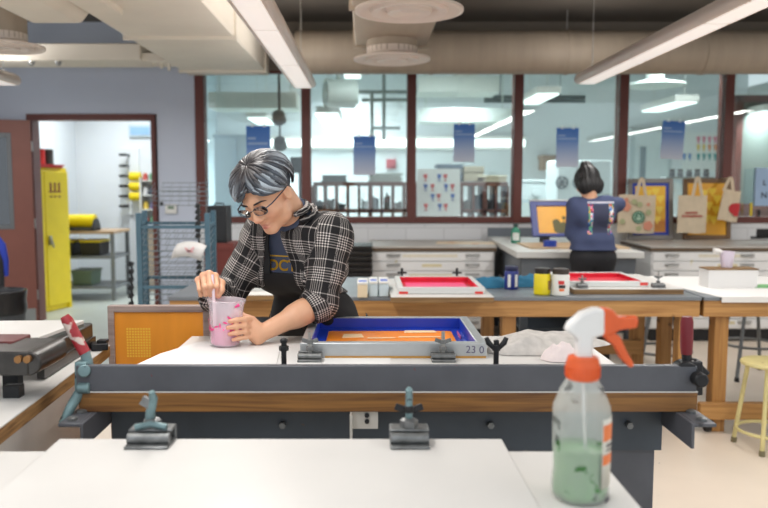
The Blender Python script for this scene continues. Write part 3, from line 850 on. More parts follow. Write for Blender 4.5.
def diffuser(c, R, parent, ztop, neck):
    m = MB()
    m.lathe([(neck, .10), (neck, .05), (R * .72, .035), (R, .02), (R, .005), (R * .93, 0), (R * .86, .012), (R * .72, .018), (R * .7, -.002), (R * .58, .0), (R * .5, .02), (R * .42, .02), (R * .4, -.004), (R * .24, -.002), (R * .18, .012), (R * .08, .004)], c, 44)
    d_ = m.build('air_diffuser', mat('diffuser_paint', (228, 216, 206), .45), parent)
    m = MB(); m.cyl((c.x, c.y, c.z + .06), (c.x, c.y, ztop), neck, seg=28); m.build('duct_neck', beige_duct, parent)


c = at(4, 49, 5.2)
t = thing('round_diffuser', 'round cream ceiling diffuser on a thick neck above the maroon door', 'air diffuser', (c.x, c.y, c.z))
diffuser(c, .26, t, CEIL - .001, .15)
c1_, c2_ = at(409, 13, 4.3), at(392, 61, 6.1)
zt_ = at(395, 47, 6.35).z
t = thing('ceiling_duct', 'narrow cream ceiling duct carrying two round diffusers', 'air duct', (c1_.x - .03, 5, zt_))
A_, B_ = at(354, 40, 5.6), at(434, 40, 5.6)
m = MB(); m.bb((A_.x, 2.9, zt_), (B_.x, 6.35, CEIL - .001)); m.build('duct_box', beige_duct, t, bevel=.01)
for yy in (3.6, 4.95, 6.3):
    m = MB(); m.bb((A_.x - .02, yy - .02, zt_ - .02), (B_.x + .02, yy + .02, zt_ + .4)); m.build('flange', beige_duct, t)
diffuser(c1_, .3, t, zt_ + .01, .2); diffuser(c2_, .3, t, zt_ + .01, .2)
# long round duct before the window heads
p = at(400, 73, 7.45); q = at(400, 30, 7.45); rr = (q.z - p.z) / 2; zc = (p.z + q.z) / 2 - .01
t = thing('round_duct', 'long round beige duct running across above the windows', 'air duct', (2.5, 7.45, zc))
x0 = at(296, 50, 7.45).x
m = MB(); m.cyl((x0, 7.45, zc), (6.4, 7.45, zc), rr, seg=48); m.build('duct_tube', beige_duct, t)
for x in [x0 + .05, x0 + 1.3, x0 + 2.6, x0 + 3.9, x0 + 5.2]:
    m = MB(); m.cyl((x - .02, 7.45, zc), (x + .02, 7.45, zc), rr + .008, seg=48); m.build('joint_ring', beige_duct, t)
    m = MB(); m.cyl((x, 7.45, zc + rr), (x, 7.45, CEIL), .008, seg=6); m.build('hanger_rod', chrome, t)

lens_m, nt_, p_ = nt_of('louvered_lens')
tc_ = N(nt_, 'ShaderNodeTexCoord'); wv = N(nt_, 'ShaderNodeTexWave', wave_type='BANDS', bands_direction='Y'); wv.inputs['Scale'].default_value = 7.0
cr_ = N(nt_, 'ShaderNodeValToRGB'); cr_.color_ramp.elements[0].color = lin((205, 188, 178)); cr_.color_ramp.elements[1].color = lin((250, 246, 242)); cr_.color_ramp.elements[0].position = .1; cr_.color_ramp.elements[1].position = .5
nt_.links.new(tc_.outputs['Object'], wv.inputs[0]); nt_.links.new(wv.outputs['Fac'], cr_.inputs[0]); nt_.links.new(cr_.outputs[0], p_.inputs['Base Color']); nt_.links.new(cr_.outputs[0], p_.inputs['Emission Color'])
p_.inputs['Emission Strength'].default_value = .62
lamp_paint = mat('lamp_housing_paint', (214, 200, 190), .4)


def pendant(x, z, y0, y1, label, cables):
    t = thing('pendant_light', label, 'pendant light', (x, (y0 + y1) / 2, z))
    prof = [(-.085, 0), (-.105, .018), (-.11, .04), (-.095, .075), (-.06, .1), (.06, .1), (.095, .075), (.11, .04), (.105, .018), (.085, 0)]
    m = MB(); m.prism(prof, y1 - y0, Matrix.Translation((x, y1, z)) @ Matrix.Rotation(math.pi / 2, 4, 'X')); m.build('housing', lamp_paint, t, bevel=.003)
    n = max(1, round((y1 - y0) / 1.2)); L = (y1 - y0) / n
    for k in range(n):
        m = MB(); m.bb((x - .068, y0 + L * k + .02, z - .004), (x + .068, y0 + L * (k + 1) - .02, z + .002)); m.build('louver_lens', lens_m, t, smooth=False)
        m = MB(); m.prism([(a_ * 1.02, b_) for a_, b_ in prof], .012, Matrix.Translation((x, y0 + L * k + .006, z)) @ Matrix.Rotation(math.pi / 2, 4, 'X')); m.build('joint_band', lamp_paint, t)
        la = bpy.data.lights.new('lamp_glow', 'AREA'); la.shape = 'RECTANGLE'; la.size = .13; la.size_y = L - .06; la.energy = LAMP_W * L / 1.2; la.color = (1.0, .965, .93); la.spread = math.radians(178)
        lo = bpy.data.objects.new('lamp_glow', la); COL.objects.link(lo); lo.parent = t; lo.location = (0, y0 + L * (k + .5) - (y0 + y1) / 2, -.008)
        lb_ = la.copy(); lb_.energy = UP_W * L / 1.2; lb_.size = .1
        lo = bpy.data.objects.new('lamp_uplight', lb_); COL.objects.link(lo); lo.parent = t; lo.location = (0, y0 + L * (k + .5) - (y0 + y1) / 2, .104); lo.rotation_euler = (math.pi, 0, 0)  # added light facing up, the housing has no opening there
    for yy in cables:
        m = MB(); m.cyl((x, yy, z + .1), (x, yy, CEIL), .004, seg=6); m.build('suspension_cable', chrome, t)
    return t


e = at(304, 88, 6.9); pendant(e.x, e.z, .5, 6.9, 'long pendant light hanging beside the wide cream duct, over the silver-haired person', (6.6, 4.2, 1.8, .7))
e = at(586, 84, 6.9); pendant(e.x, e.z, .5, 6.9, 'long pendant light over the dark-haired person and the tote bags', (6.72, 4.2, 1.8, .7))
e = at(12, 86, 7.0); pendant(e.x, e.z, .5, 6.95, 'pendant light with its end hanging before the open maroon door', (6.85, 4.2, 1.8, .7))
pendant(4.55, e.z, .5, 6.95, 'pendant light over the far end of the flat file cabinet under the tote bags', (6.85, 4.2, 1.8, .7))  # extra row out of view, added to light the back of the room
# ------------------------------------------------------------------ near work table and its top board
ZL = 0.915
yb = atz(300, 451, ZL).y
xr = atz(626, 489, ZL).x
XW = -.755
t = thing('work_table', 'white laminate work table closest to the camera, under the spray bottle', 'table', (0, 1.0, 0))
m = MB(); m.bb((XW, .25, ZL - .03), (xr, yb, ZL)); m.build('table_top', white_lam, t, bevel=.003)
m = MB()
m.bb((XW + .06, .32, ZL - .11), (xr - .06, .36, ZL - .03)); m.bb((XW + .06, yb - .12, ZL - .11), (xr - .06, yb - .08, ZL - .03)); m.bb((XW + .06, .36, ZL - .11), (XW + .1, yb - .12, ZL - .03)); m.bb((xr - .1, .36, ZL - .11), (xr - .06, yb - .12, ZL - .03))
m.build('apron_rail', steel_blue, t)
for (x, y) in ((XW + .09, .36), (xr - .1, .36), (XW + .09, yb - .12), (xr - .1, yb - .12)):
    m = MB(); m.bb((x - .03, y - .03, 0), (x + .03, y + .03, ZL - .03)); m.build('leg', steel_blue, t)
ZB = ZL + .0125
A, B = atz(58, 440, ZB), atz(501, 437.5, ZB)
yB = (A.y + B.y) / 2
bd = MB()
bd.prism([(A.x, yB), (B.x, yB), (B.x + .012, .3), (A.x + .03, .3)], .012, Matrix.Translation((0, 0, ZL + .0004)))
tag(bd.build('print_board', white_lam, loc=(0, 1, ZL), bevel=.0015), 'large white laminate board lying on the nearest work table with two clamps on its edge', 'board')


def hinge_clamp(px, w_px, label, kind=0):
    c = atz(px, 448, ZB); x, y = c.x, yB - .012
    t = thing('hinge_clamp', label, 'clamp', (x, y, ZB), 'hinge clamps on the near board')
    w = w_px / 2
    m = MB()
    m.bb((x - w, y - .055, ZB + .0005), (x + w, y + .01, ZB + .006)); m.bb((x - w, y + .015, ZB - .05), (x + w, y + .022, ZB + .03)); m.bb((x - w, y - .02, ZB + .024), (x + w, y + .02, ZB + .03))
    m.build('base_plate', iron, t, bevel=.003)
    m = MB(); m.cyl((x - w * .95, y - .03, ZB + .015), (x + w * .95, y - .03, ZB + .015), .011, seg=16); m.build('hinge_barrel', iron, t)
    m = MB()
    if kind == 0:
        m.tube([(x - .006, y, ZB + .02), (x - .004, y, ZB + .06), (x + .004, y - .004, ZB + .09), (x + .002, y - .01, ZB + .105)], [.012, .010, .009, .006], 12); m.tube([(x - .03, y - .02, ZB + .034), (x, y - .015, ZB + .04), (x + .034, y - .02, ZB + .035)], .007, 8)
    else:
        m.cyl((x, y, ZB + .02), (x, y, ZB + .1), .0075); m.lathe([(.0, .1), (.007, .1), (.008, .106), (.004, .112)], (x, y, ZB), 12)
    m.build('stud', teal_steel, t)
    m = MB(); m.lathe([(.019, .03), (.019, .044), (.012, .048)], (x, y, ZB), 6)
    m.build('nut', iron, t)
    if kind == 0: m = MB(); m.box((x - .01, y - .004, ZB + .082), (.022, .012, .018), 0, (0, .5, 0)); m.build('bent_tip', iron, t)
    if kind:
        m = MB()
        for s in (-1, 1): m.box((x + s * .017, y, ZB + .068), (.024, .007, .014), 0, (0, -s * .35, 0))
        m.cyl((x, y, ZB + .06), (x, y, ZB + .074), .0105); m.build('wing_nut', black_iron, t, bevel=.002)
    return t


hinge_clamp(147, .088, 'grey clamp with a bent stud on the near board edge, before the teal lever')
hinge_clamp(410, .080, 'grey clamp with a wing nut on the white board, below the blue and orange screen', 1)

# spray bottle
c = atz(581, 499, ZL); bx, by = c.x, c.y + .01
sb = thing('spray_bottle', 'translucent spray bottle half full of green liquid with an orange and white trigger head', 'spray bottle', (bx, by, ZL))
pz = lambda py: at(581, py, by).z - ZL
h1, h2, h3, h4 = pz(404), pz(386), pz(375), pz(357)
plast = translucent('milky_bottle', (232, 236, 232), .42, .3)
nt = plast.node_tree; p_ = nt.nodes['Principled BSDF']
tc = N(nt, 'ShaderNodeTexCoord'); nz = N(nt, 'ShaderNodeTexNoise'); nz.inputs['Scale'].default_value = 30; nz.inputs['Detail'].default_value = 5
cr = N(nt, 'ShaderNodeValToRGB'); cr.color_ramp.elements[0].position = .6; cr.color_ramp.elements[1].position = .68; cr.color_ramp.elements[0].color = lin((214, 218, 212)); cr.color_ramp.elements[1].color = lin((60, 58, 60))
nt.links.new(tc.outputs['Object'], nz.inputs[0]); nt.links.new(nz.outputs['Fac'], cr.inputs[0]); nt.links.new(cr.outputs[0], p_.inputs['Base Color'])
m = MB()
prof = [(.030, .0), (.043, .001), (.0475, .006), (.0485, .02), (.046, .05), (.0475, .09), (.0485, h1 - .012), (.0475, h1 - .003), (.0435, h1 + .007), (.036, h2 - .004), (.029, h2 + .007), (.0255, h3 - .005), (.0225, h3), (.0225, h4 - .01)]
m.lathe(prof, (bx, by, ZL + .0005), 40); m.build('bottle', plast, sb, angle=60)
zl_ = pz(450)
m = MB(); m.lathe([(.028, .003), (.0405, .005), (.0445, .01), (.0455, .02), (.0432, .05), (.0446, .09), (.0448, zl_), (.02, zl_ + .0005)], (bx, by, ZL), 36); m.build('green_liquid', mat('green_cleaner', (58, 152, 44), .25, var=.25, scale=14, spots=[((34, 66, 40), 12, .64)]), sb, angle=60)
m = MB()
seg = 14
vs, fs = [], []
for i in range(seg + 1):
    a = math.radians(-62 + 50 * i / seg)
    for z in (.03, h1 - .015): vs.append((bx + .0489 * math.cos(a), by + .0489 * math.sin(a), ZL + z))
for i in range(seg): fs.append((2 * i, 2 * i + 2, 2 * i + 3, 2 * i + 1))
m.add(vs, fs); lb = m.build('label', mat('bottle_label', (206, 204, 192), .5, var=.05, scale=40), sb)
s_ = lb.modifiers.new('thick', 'SOLIDIFY'); s_.thickness = .0005; s_.offset = 1


def label_band(py0, py1, a0, a1, mm, nm):
    vs, fs = [], []
    for i in range(9):
        a = math.radians(a0 + (a1 - a0) * i / 8)
        for z in (pz(py0), pz(py1)): vs.append((bx + .0498 * math.cos(a), by + .0498 * math.sin(a), ZL + z))
    for i in range(8): fs.append((2 * i, 2 * i + 2, 2 * i + 3, 2 * i + 1))
    q_ = MB(); q_.add(vs, fs); q_.build(nm, mm, lb)


lo_ = mat('label_orange', (226, 120, 62), .5); ld_ = mat('label_dark', (74, 70, 76), .5)
label_band(434, 418, -60, -14, lo_, 'orange_band'); label_band(457, 447, -60, -14, lo_, 'orange_band')
for (a, b) in ((440, 437), (444, 442), (494, 490)): label_band(a, b, -50, -18, ld_, 'text_line')
orange = mat('orange_plastic', (222, 94, 42), .4, var=.08, scale=30, spots=[((70, 30, 20), 40, .73)])
m = MB(); m.lathe([(.0265, h3 - .006), (.0285, h3 - .002), (.0285, h4 - .012), (.025, h4 + .001), (.018, h4 + .003)], (bx, by, ZL), 26)
for k in range(26):
    a = 2 * math.pi * k / 26; m.box((bx + .0285 * math.cos(a), by + .0285 * math.sin(a), ZL + (h3 + h4) / 2 - .008), (.0022, .0022, h4 - h3 - .014), 0, (0, 0, a))
m.build('collar', orange, sb)
# trigger head: profile in xz, pixels of the side view, extruded across y
white_pl = mat('white_plastic', (228, 226, 222), .4, var=.02, scale=20)


def side(pts, th, name, mm, bev, y_off=0):
    poly = []
    for (px, py) in pts:
        q = at(px, py, by); poly.append((q.x, q.z))
    m = MB(); m.prism(poly, th, Matrix.Translation((0, by + th / 2 + y_off, 0)) @ Matrix.Rotation(math.pi / 2, 4, 'X')); return m.build(name, mm, sb, bevel=bev, seg=3)


side([(575, 358), (576, 338), (564, 330), (568, 323), (580, 312), (593, 307.5), (603, 308), (603, 334), (592, 337), (591, 358)], .03, 'trigger_head', white_pl, .006)
side([(597, 311), (603, 307), (611, 309), (617, 316), (634, 316.5), (635, 327), (618, 329), (612, 333), (602, 336), (597, 332)], .026, 'nozzle_block', orange, .004)
q0, q1 = at(625, 321.5, by), at(636, 321.5, by)
m = MB(); m.cyl(q0, q1, .0105, seg=16); m.cyl(q1, q1 + Vector((.003, 0, 0)), .004); m.build('nozzle', orange, sb, bevel=.001)
side([(602, 334), (612, 331), (619, 336), (624, 348), (633, 364), (629, 367), (620, 358), (613, 345), (606, 340)], .02, 'trigger', orange, .003)
m = MB(); m.tube([(bx, by, ZL + h4 - .02), (bx + .004, by, ZL + .15), (bx + .012, by, ZL + .02)], .003, 8); m.build('dip_tube', white_pl, sb)

# ------------------------------------------------------------------ the press table of the silver-haired person
YP = 1.85
zt = at(388, 391.5, YP).z                      # table top
zbar = at(388, 366, YP).z
zwood = at(388, 412, YP).z
xa, xb = at(78, 390, YP).x, at(698, 390, YP).x
ybk = atz(400, 336, zt).y
xtl, xtr = atz(158, 365, zt).x, atz(617, 365, zt).x
t = thing('press_table', 'press table with grey steel front bar and wood edge, where the silver-haired person works', 'press table', (0, 2.1, 0))
m = MB(); m.bb((xtl, YP + .002, zt - .03), (xtr, ybk, zt)); m.build('table_top', white_lam, t, bevel=.002)
m = MB(); m.bb((xa, YP, zwood), (xb, YP + .07, zt - .003)); m.build('wood_edge', ply, t, bevel=.002)
m = MB(); m.bb((xa, YP - .001, zt - .003), (xb, YP + .06, zt)); m.build('laminate_strip', white_lam, t)
m = MB(); m.bb((xa - .004, YP + .0, zt), (xb - .004, YP + .022, zbar)); m.bb((xa - .004, YP + .022, zt), (xb - .004, YP + .05, zt + .006))
m.build('front_bar', steel_blue, t, bevel=.002)
m = MB(); m.bb((xa + .05, YP + .09, zwood - .13), (xb - .05, YP + .14, zwood)); m.bb((xa + .05, ybk - .09, zwood - .13), (xb - .05, ybk - .05, zwood))
m.bb((xa + .05, YP + .14, zwood - .1), (xa + .1, ybk - .09, zwood)); m.bb((xb - .1, YP + .14, zwood - .1), (xb - .05, ybk - .09, zwood)); m.bb((xtl + .05, YP + .07, zwood), (xtr - .05, ybk - .05, zt - .03))
m.build('under_frame', steel_dark, t)
for px in (150, 283, 490, 628):
    q = at(px, 424, YP + .088); m = MB(); m.cyl((q.x, YP + .07, q.z), (q.x, YP + .09, q.z), .009, seg=6); m.build('bolt_head', iron, t)
for (p0, p1) in ((118, 246), (528, 655)):
    for y in (YP + .1, ybk - .12):
        A, B = at(p0, 450, YP + .1).x, at(p1, 450, YP + .1).x
        m = MB(); m.bb((A, y, .0), (B, y + .06, zwood - .12)); m.bb((A - .03, y - .01, 0), (B + .03, y + .07, .02)); m.build('leg', steel_blue, t, bevel=.004)
A, B = at(182, 450, YP + .1).x, at(590, 450, YP + .1).x
m = MB(); m.bb((A, ybk - .11, .2), (B, ybk - .07, .28)); m.build('stretcher', steel_blue, t)
# channel arms towards the viewer
for (px, s, nm) in ((697, 1, 'r'), (78, -1, 'l')):
    y0 = atz(697, 424, zwood - .001).y
    x = (px - CX) / F * y0 * 1.02
    m = MB(); m.bb((x, y0, zwood - .062), (x - s * .008, YP + .3, zwood - .001)); m.bb((x, y0 + .002, zwood - .01), (x + s * .052, YP + .12, zwood - .001)); a_ = m.build('channel_arm', steel_blue, t, bevel=.002)
    for yy in (y0 + .03, y0 + .09): m = MB(); m.lathe([(.013, 0), (.013, .006), (.006, .009)], (x + s * .028, yy, zwood - .001), 6); m.build('bolt_head', iron, a_)
A, B = at(350, 412, YP), at(378, 430, YP)
m = MB(); m.bb((A.x, YP + .01, B.z), (B.x, YP + .016, A.z + .005)); m.bb((A.x, YP - .03, zwood - .06), (A.x + .006, YP + .016, A.z)); tab = m.build('bracket_tab', mat('pale_bracket', (196, 192, 184), .4, metal=.2), t)
m = MB()
for py in (415, 421): q = at(367, py, YP + .01); m.cyl((q.x, YP + .004, q.z), (q.x, YP + .01, q.z), .006, seg=10)
m.build('slot', black_iron, tab)
# left pivot and lever
red_worn = mat('worn_red_paint', (150, 36, 44), .4, var=.2, scale=20, spots=[((196, 180, 170), 22, .56)])
P = lambda px, py, y=1.88: at(px, py, y)
m = MB(); m.beam(P(84, 396), P(84, 360), .03, .05); m.cyl(P(84, 371, 1.84), P(84, 371, 1.93), .016); m.cyl(P(78, 388, 1.85), P(90, 388, 1.85), .014); m.tube([P(80, 392, 1.86), P(72, 405, 1.84), P(62, 424, 1.82)], [.014, .013, .01], 10)
m.build('pivot_bracket', teal_steel, t, bevel=.003)
m = MB(); m.tube([P(90, 372), P(87, 360), P(84, 350)], .013, 12); lv = m.build('lever_rod', teal_steel, t)
m = MB(); m.tube([P(85, 353), P(75, 335), P(67, 320), P(64.5, 316)], [.0145, .015, .0145, .011], 14); m.build('lever_grip', red_worn, lv)
# right pivot and lever
m = MB(); m.beam(P(690, 394), P(690, 360), .05, .04); m.lathe([(.03, -.02), (.03, .02)], P(684, 372, 1.87), 16, 0, Matrix.Rotation(math.pi / 2, 4, 'X')); m.lathe([(.018, -.03), (.018, .03)], P(697, 378, 1.85), 12, 0, Matrix.Rotation(math.pi / 2, 4, 'X')); m.beam(P(690, 362), P(704, 376), .03, .03)
m.build('pivot_bracket', black_iron, t, bevel=.004)
m = MB(); m.tube([P(687, 368), P(686.5, 350)], .012, 12); lv = m.build('lever_rod', black_iron, t)
m = MB(); m.tube([P(686.5, 354), P(686.5, 345), P(687, 322), P(687, 316.5)], [.0135, .0155, .0155, .012], 14); m.build('lever_grip', mat('dark_red_grip', (112, 22, 34), .4), lv)
# black bolts standing at the bar
for (px, kind, lb) in ((284, 0, 'black bolt standing on the press table between the cup hand and the blue screen'), (496, 1, 'black wing nut bolt on the press table beside the screen numbered 23 0')):
    q = at(px, 364, YP + .07); q.z = zt
    o = MB(); o.cyl(q, q + Vector((0, 0, .115)), .007, seg=10); o.lathe([(.017, 0), (.017, .008)], q, 16); q = q + Vector((0, 0, .058))
    if kind == 0: o.lathe([(.013, .03), (.013, .042)], q, 6); o.lathe([(.009, .05), (.01, .058), (.006, .062)], q, 12)
    else:
        o.cyl(q + Vector((0, 0, .03)), q + Vector((0, 0, .045)), .011)
        for s in (-1, 1): o.tube([q + Vector((s * .006, 0, .036)), q + Vector((s * .02, 0, .05)), q + Vector((s * .026, 0, .064))], [.006, .008, .006], 8)
    tag(o.build('clamp_bolt', black_iron, loc=q - Vector((0, 0, .058)), bevel=.001), lb, 'bolt')


def screen(fx0, fx1, y0, y1, z, hgt, bar, label, wall_col, mesh_col, margin, bar_m, name='printing_screen', extra=None, margin_col=None, back_taper=0):
    """framed printing screen lying flat: four bars, lined inner walls, mesh"""
    t = thing(name, label, 'printing screen', ((fx0 + fx1) / 2, (y0 + y1) / 2, z))
    for (a, b) in (((fx0, y0), (fx1, y0 + bar)), ((fx0, y1 - bar), (fx1, y1)), ((fx0, y0 + bar), (fx0 + bar, y1 - bar)), ((fx1 - bar, y0 + bar), (fx1, y1 - bar))):
        m = MB(); m.bb((a[0], a[1], z), (b[0], b[1], z + hgt)); m.build('frame_bar', bar_m, t, bevel=.003)
    i0, i1, j0, j1 = fx0 + bar, fx1 - bar, y0 + bar, y1 - bar; e = .0015
    m = MB()
    m.bb((i0, j0, z + .004), (i1, j0 + e, z + hgt - .002)); m.bb((i0, j1 - e, z + .004), (i1, j1, z + hgt - .002)); m.bb((i0, j0 + e, z + .004), (i0 + e, j1 - e, z + hgt - .002)); m.bb((i1 - e, j0 + e, z + .004), (i1, j1 - e, z + hgt - .002))
    g = margin
    for (a, b) in (((i0 + e, j0 + e), (i1 - e, j0 + g)), ((i0 + e, j1 - g), (i1 - e, j1 - e)), ((i0 + e, j0 + g), (i0 + g, j1 - g)), ((i1 - g, j0 + g), (i1 - e, j1 - g))): m.bb((a[0], a[1], z + .003), (b[0], b[1], z + .006))
    m.build('ink_border', wall_col, t)
    m = MB(); m.bb((i0, j0, z + .002), (i1, j1, z + .0035)); m.build('mesh', mesh_col, t)
    return t


alu = mat('brushed_aluminium', (186, 190, 192), .38, metal=.55, var=.06, scale=20)
blue_ink = mat('blue_ink', (26, 58, 168), .35, var=.12, scale=10, spots=[((90, 80, 150), 24, .72)])
orange_mesh = mat('orange_emulsion', (238, 138, 30), .45, var=.05, scale=14, spots=[((250, 214, 170), 11, .70)])
A, B = atz(300, 358, zt), atz(487, 358, zt)
y0 = A.y; hgt = at(393, 343, y0).z - zt - .001
y1 = atz(393, 316.5, zt + hgt).y
st = screen(A.x, B.x, y0, y1, zt + .001, hgt, .03, 'large screen with blue border and orange mesh on the press table, marked 23 0', blue_ink, orange_mesh, .035, alu)
tm = text_mesh('23 0', .031); q = at(475, 350, y0 - .0008)
o = put(MB(), tm, Matrix.Translation((q.x, y0 - .0006, q.z)) @ Matrix.Rotation(.03, 4, 'Y')).build('number_mark', mat('marker_ink', (96, 92, 120), .5), st, smooth=False); o['label'] = 'handwritten number 23 0 on the frame'
m = MB()
for (px0, px1, py0, py1) in ((342, 364, 334, 338), (367, 396, 337.5, 338.6), (404, 436, 330.5, 333), (398, 442, 336.6, 337.6)):
    a, b = atz(px0, py1, zt + .0055), atz(px1, py0, zt + .0055)
    m.prism([(a.x, a.y), (b.x, a.y + .006), (b.x - .008, b.y), (a.x + .004, b.y - .003)], .0012, Matrix.Translation((0, 0, zt + .0055)))
m.build('tape_patch', mat('masking_tape', (240, 206, 160), .6), st, smooth=False)
m = MB(); a, b = at(325, 357.5, y0 - .002), at(486, 357.5, y0 - .002); m.bb((a.x, y0 - .0025, zt + .0005), (b.x, y0 - .0005, zt + .006)); m.build('edge_tape', mat('yellow_tape', (190, 140, 60), .5), st)
m = MB(); q = at(458, 331, y0); a, b = atz(455, 322, zt + .03), atz(466, 338, zt + .03); m.box(((a.x + b.x) / 2 - .004, (a.y + b.y) / 2, zt + .012), (.003, .09, .01)); 
m.build('pink_smear', mat('pink_ink_smear', (190, 90, 150), .4), st)


def bench_clamp(px, py, ztop, y_, label, wdt=.07, tall=.06, group='clamps holding the screens'):
    q = at(px, py, y_); q = Vector((q.x, y_, ztop))
    t = thing('screen_clamp', label, 'clamp', q, group)
    m = MB(); m.bb((q.x - wdt / 2, q.y - .028, ztop + .0005), (q.x + wdt / 2, q.y + .02, ztop + .008)); m.bb((q.x - wdt / 2, q.y + .008, ztop + .008), (q.x + wdt / 2, q.y + .02, ztop + .026)); m.cyl((q.x - wdt * .5, q.y - .012, ztop + .016), (q.x + wdt * .5, q.y - .012, ztop + .016), .009); m.build('base_plate', iron, t, bevel=.002)
    m = MB(); m.cyl((q.x, q.y, ztop + .008), (q.x, q.y, ztop + .026 + tall), .0055, seg=10); m.build('stud', chrome, t)
    m = MB(); m.lathe([(.012, .03), (.012, .042)], q, 6)
    for s in (-1, 1): m.box((q.x + s * .014, q.y, ztop + .026 + tall * .55), (.02, .006, .011), 0, (0, -s * .3, 0))
    m.cyl((q.x, q.y, ztop + .026 + tall * .4), (q.x, q.y, ztop + .026 + tall * .6), .009); m.build('wing_nut', iron, t, bevel=.001)
    return t


yc = atz(310, 361, zt).y + .005
bench_clamp(310, 355, zt, yc, 'steel clamp at the blue-bordered screen corner, next to the black bolt')
bench_clamp(443, 355, zt, yc, 'steel clamp before the blue-bordered screen, next to the number 23 0')

# papers on the press table
pz_ = zt + .0006


def sheet(pts, z, th, label, name='paper_sheet', m_=None):
    q = [atz(px, py, z) for px, py in pts]
    c = sum(q, Vector()) / len(q)
    m = MB(); m.prism([(v.x, v.y) for v in q], th, Matrix.Translation((0, 0, z)))
    return tag(m.build(name, m_ or paper, loc=c), label, 'paper')


sheet([(134, 367), (160, 355), (200, 342.5), (282, 343), (276, 367)], pz_, .004, 'white paper sheet under the pink cup, hanging over the table corner')
sheet([(268, 366), (285, 343.5), (392, 341.5), (390, 366)], pz_, .0004, 'thin white paper lying under the blue-bordered screen clamp')
# cloths
cl_grey = mat('grey_towel', (192, 188, 183), .9, var=.14, scale=30, bump=.3)
q = atz(528, 353, zt); m = blob(MB(), (q.x, q.y + .02, zt + .001), .13, .06, .035, 3, .1, lump=.5)
q2 = atz(545, 340, zt); blob(m, (q2.x, min(q2.y, ybk - .11) - .0, zt + .0012), .19, .1, .03, 5, -.15, lump=.35)
tag(m.build('towel', cl_grey, loc=(q.x, q.y, zt), angle=80), 'grey crumpled towel on the press table beside the screen numbered 23 0', 'towel')
q = atz(561, 360, zt); m = blob(MB(), (q.x, q.y, zt + .001), .06, .04, .04, 9, 0, lump=.7, fr=26)
tag(m.build('rag', mat('pink_white_rag', (232, 218, 216), .9, var=.06, scale=20, bump=.3), loc=q, angle=80), 'small pinkish white rag behind the spray bottle', 'rag')

# amber screen standing behind the press table
ys = ybk + .04
A, B = at(107, 306, ys), at(209, 306, ys)
t = thing('standing_screen', 'upright screen with amber mesh and grey wooden frame behind the press table', 'printing screen', ((A.x + B.x) / 2, ys, 0))
gw = wood('grey_weathered_wood', (164, 146, 138), (132, 112, 106), 'X', 4, knots=False)
b_ = .022
for (p, q) in (((A.x, 0), (A.x + b_, A.z)), ((B.x - b_, 0), (B.x, A.z)), ((A.x + b_, A.z - b_), (B.x - b_, A.z)), ((A.x + b_, 0), (B.x - b_, b_))):
    m = MB(); m.bb((p[0], ys, p[1]), (q[0], ys + .035, q[1])); m.build('frame_bar', gw, t, bevel=.002)
m = MB(); m.bb((A.x + b_, ys + .008, b_), (B.x - b_, ys + .011, A.z - b_)); m.build('mesh', mat('amber_mesh', (232, 148, 44), .4, var=.10, scale=4, stretch=(3, 1, .6)), t)
C1, C2 = at(126, 358, ys), at(150, 328, ys)
m = MB(); n = 9
for i in range(n):
    for j in range(11):
        if (i + j) % 2 == 0 or True:
            x = C1.x + (C2.x - C1.x) * (i + .5) / n; z = C1.z + (C2.z - C1.z) * (j + .5) / 11; m.box((x, ys + .0077, z), (.0062, .0006, .0062))
m.build('stencil_dots', mat('stencil_yellow', (244, 196, 70), .4), t, smooth=False)

# cup with pink ink
ZP = pz_ + .0042
cb = at(225, 344, 2.40); cup_x, cup_y = cb.x + .005, 2.375
cup_h = at(228, 299, cup_y).z - ZP
cup = thing('mixing_cup', 'clear plastic cup with pink ink held and stirred by the silver-haired person', 'cup', (cup_x, cup_y, ZP))
milky = translucent('clear_cup', (242, 232, 238), .30, .15)
m = MB(); r0, r1 = .047, .0575
M_ = Matrix.Rotation(.05, 4, 'Y')
m.lathe([(r0 - .008, .0), (r0, .004), (r1 - .002, cup_h - .012), (r1 + .002, cup_h - .011), (r1 + .0025, cup_h - .006), (r1 + .004, cup_h - .002), (r1 + .001, cup_h), (r1 - .003, cup_h - .004), (r1 - .004, cup_h - .012), (r0 - .002, .006), (.01, .005)], (cup_x, cup_y, ZP), 44, 0, M_); m.build('cup_wall', milky, cup, angle=50)
pinkm = mat('pink_ink', (232, 96, 164), .3, var=.2, scale=35, spots=[((206, 16, 92), 24, .56), ((244, 200, 220), 30, .64)])
lv_ = cup_h * .36
m = MB(); m.lathe([(r0 - .012, .0055), (r0 - .0035, .008), (r0 + (r1 - r0) * .36 - .005, lv_), (.02, lv_ - .004), (.004, lv_ - .005)], (cup_x, cup_y, ZP), 40, 0, M_); m.build('pink_ink', pinkm, cup, angle=60)
vs, fs = [], []; ns = 40
m = MB()
for k in range(64):
    a = random.uniform(0, 6.28); z = lv_ + abs(random.gauss(0, .022)); rr_ = r0 + (r1 - r0) * z / cup_h + .0006
    if z > cup_h * .9: continue
    q = M_ @ Vector((rr_ * math.cos(a), rr_ * math.sin(a), z)); m.lathe([(.0, 0), (.0022 + .003 * random.random(), .0004), (.0, .0009)], (cup_x + q.x, cup_y + q.y, ZP + q.z), 9, 0, Matrix.Rotation(a, 4, 'Z') @ Matrix.Rotation(math.pi / 2, 4, 'Y') @ Matrix.Rotation(random.uniform(0, 3), 4, 'Z') @ Matrix.Diagonal((.7, random.uniform(1, 2.6), 1, 1)))
q = M_ @ Vector((r1 * .6, -r1 * .78, cup_h * .88)); m.tube([(cup_x + q.x, cup_y + q.y, ZP + q.z), (cup_x + q.x + .012, cup_y + q.y + .006, ZP + q.z + .007)], [.003, .006], 7)
m.build('ink_splash', mat('magenta_splash', (224, 60, 130), .35), cup)

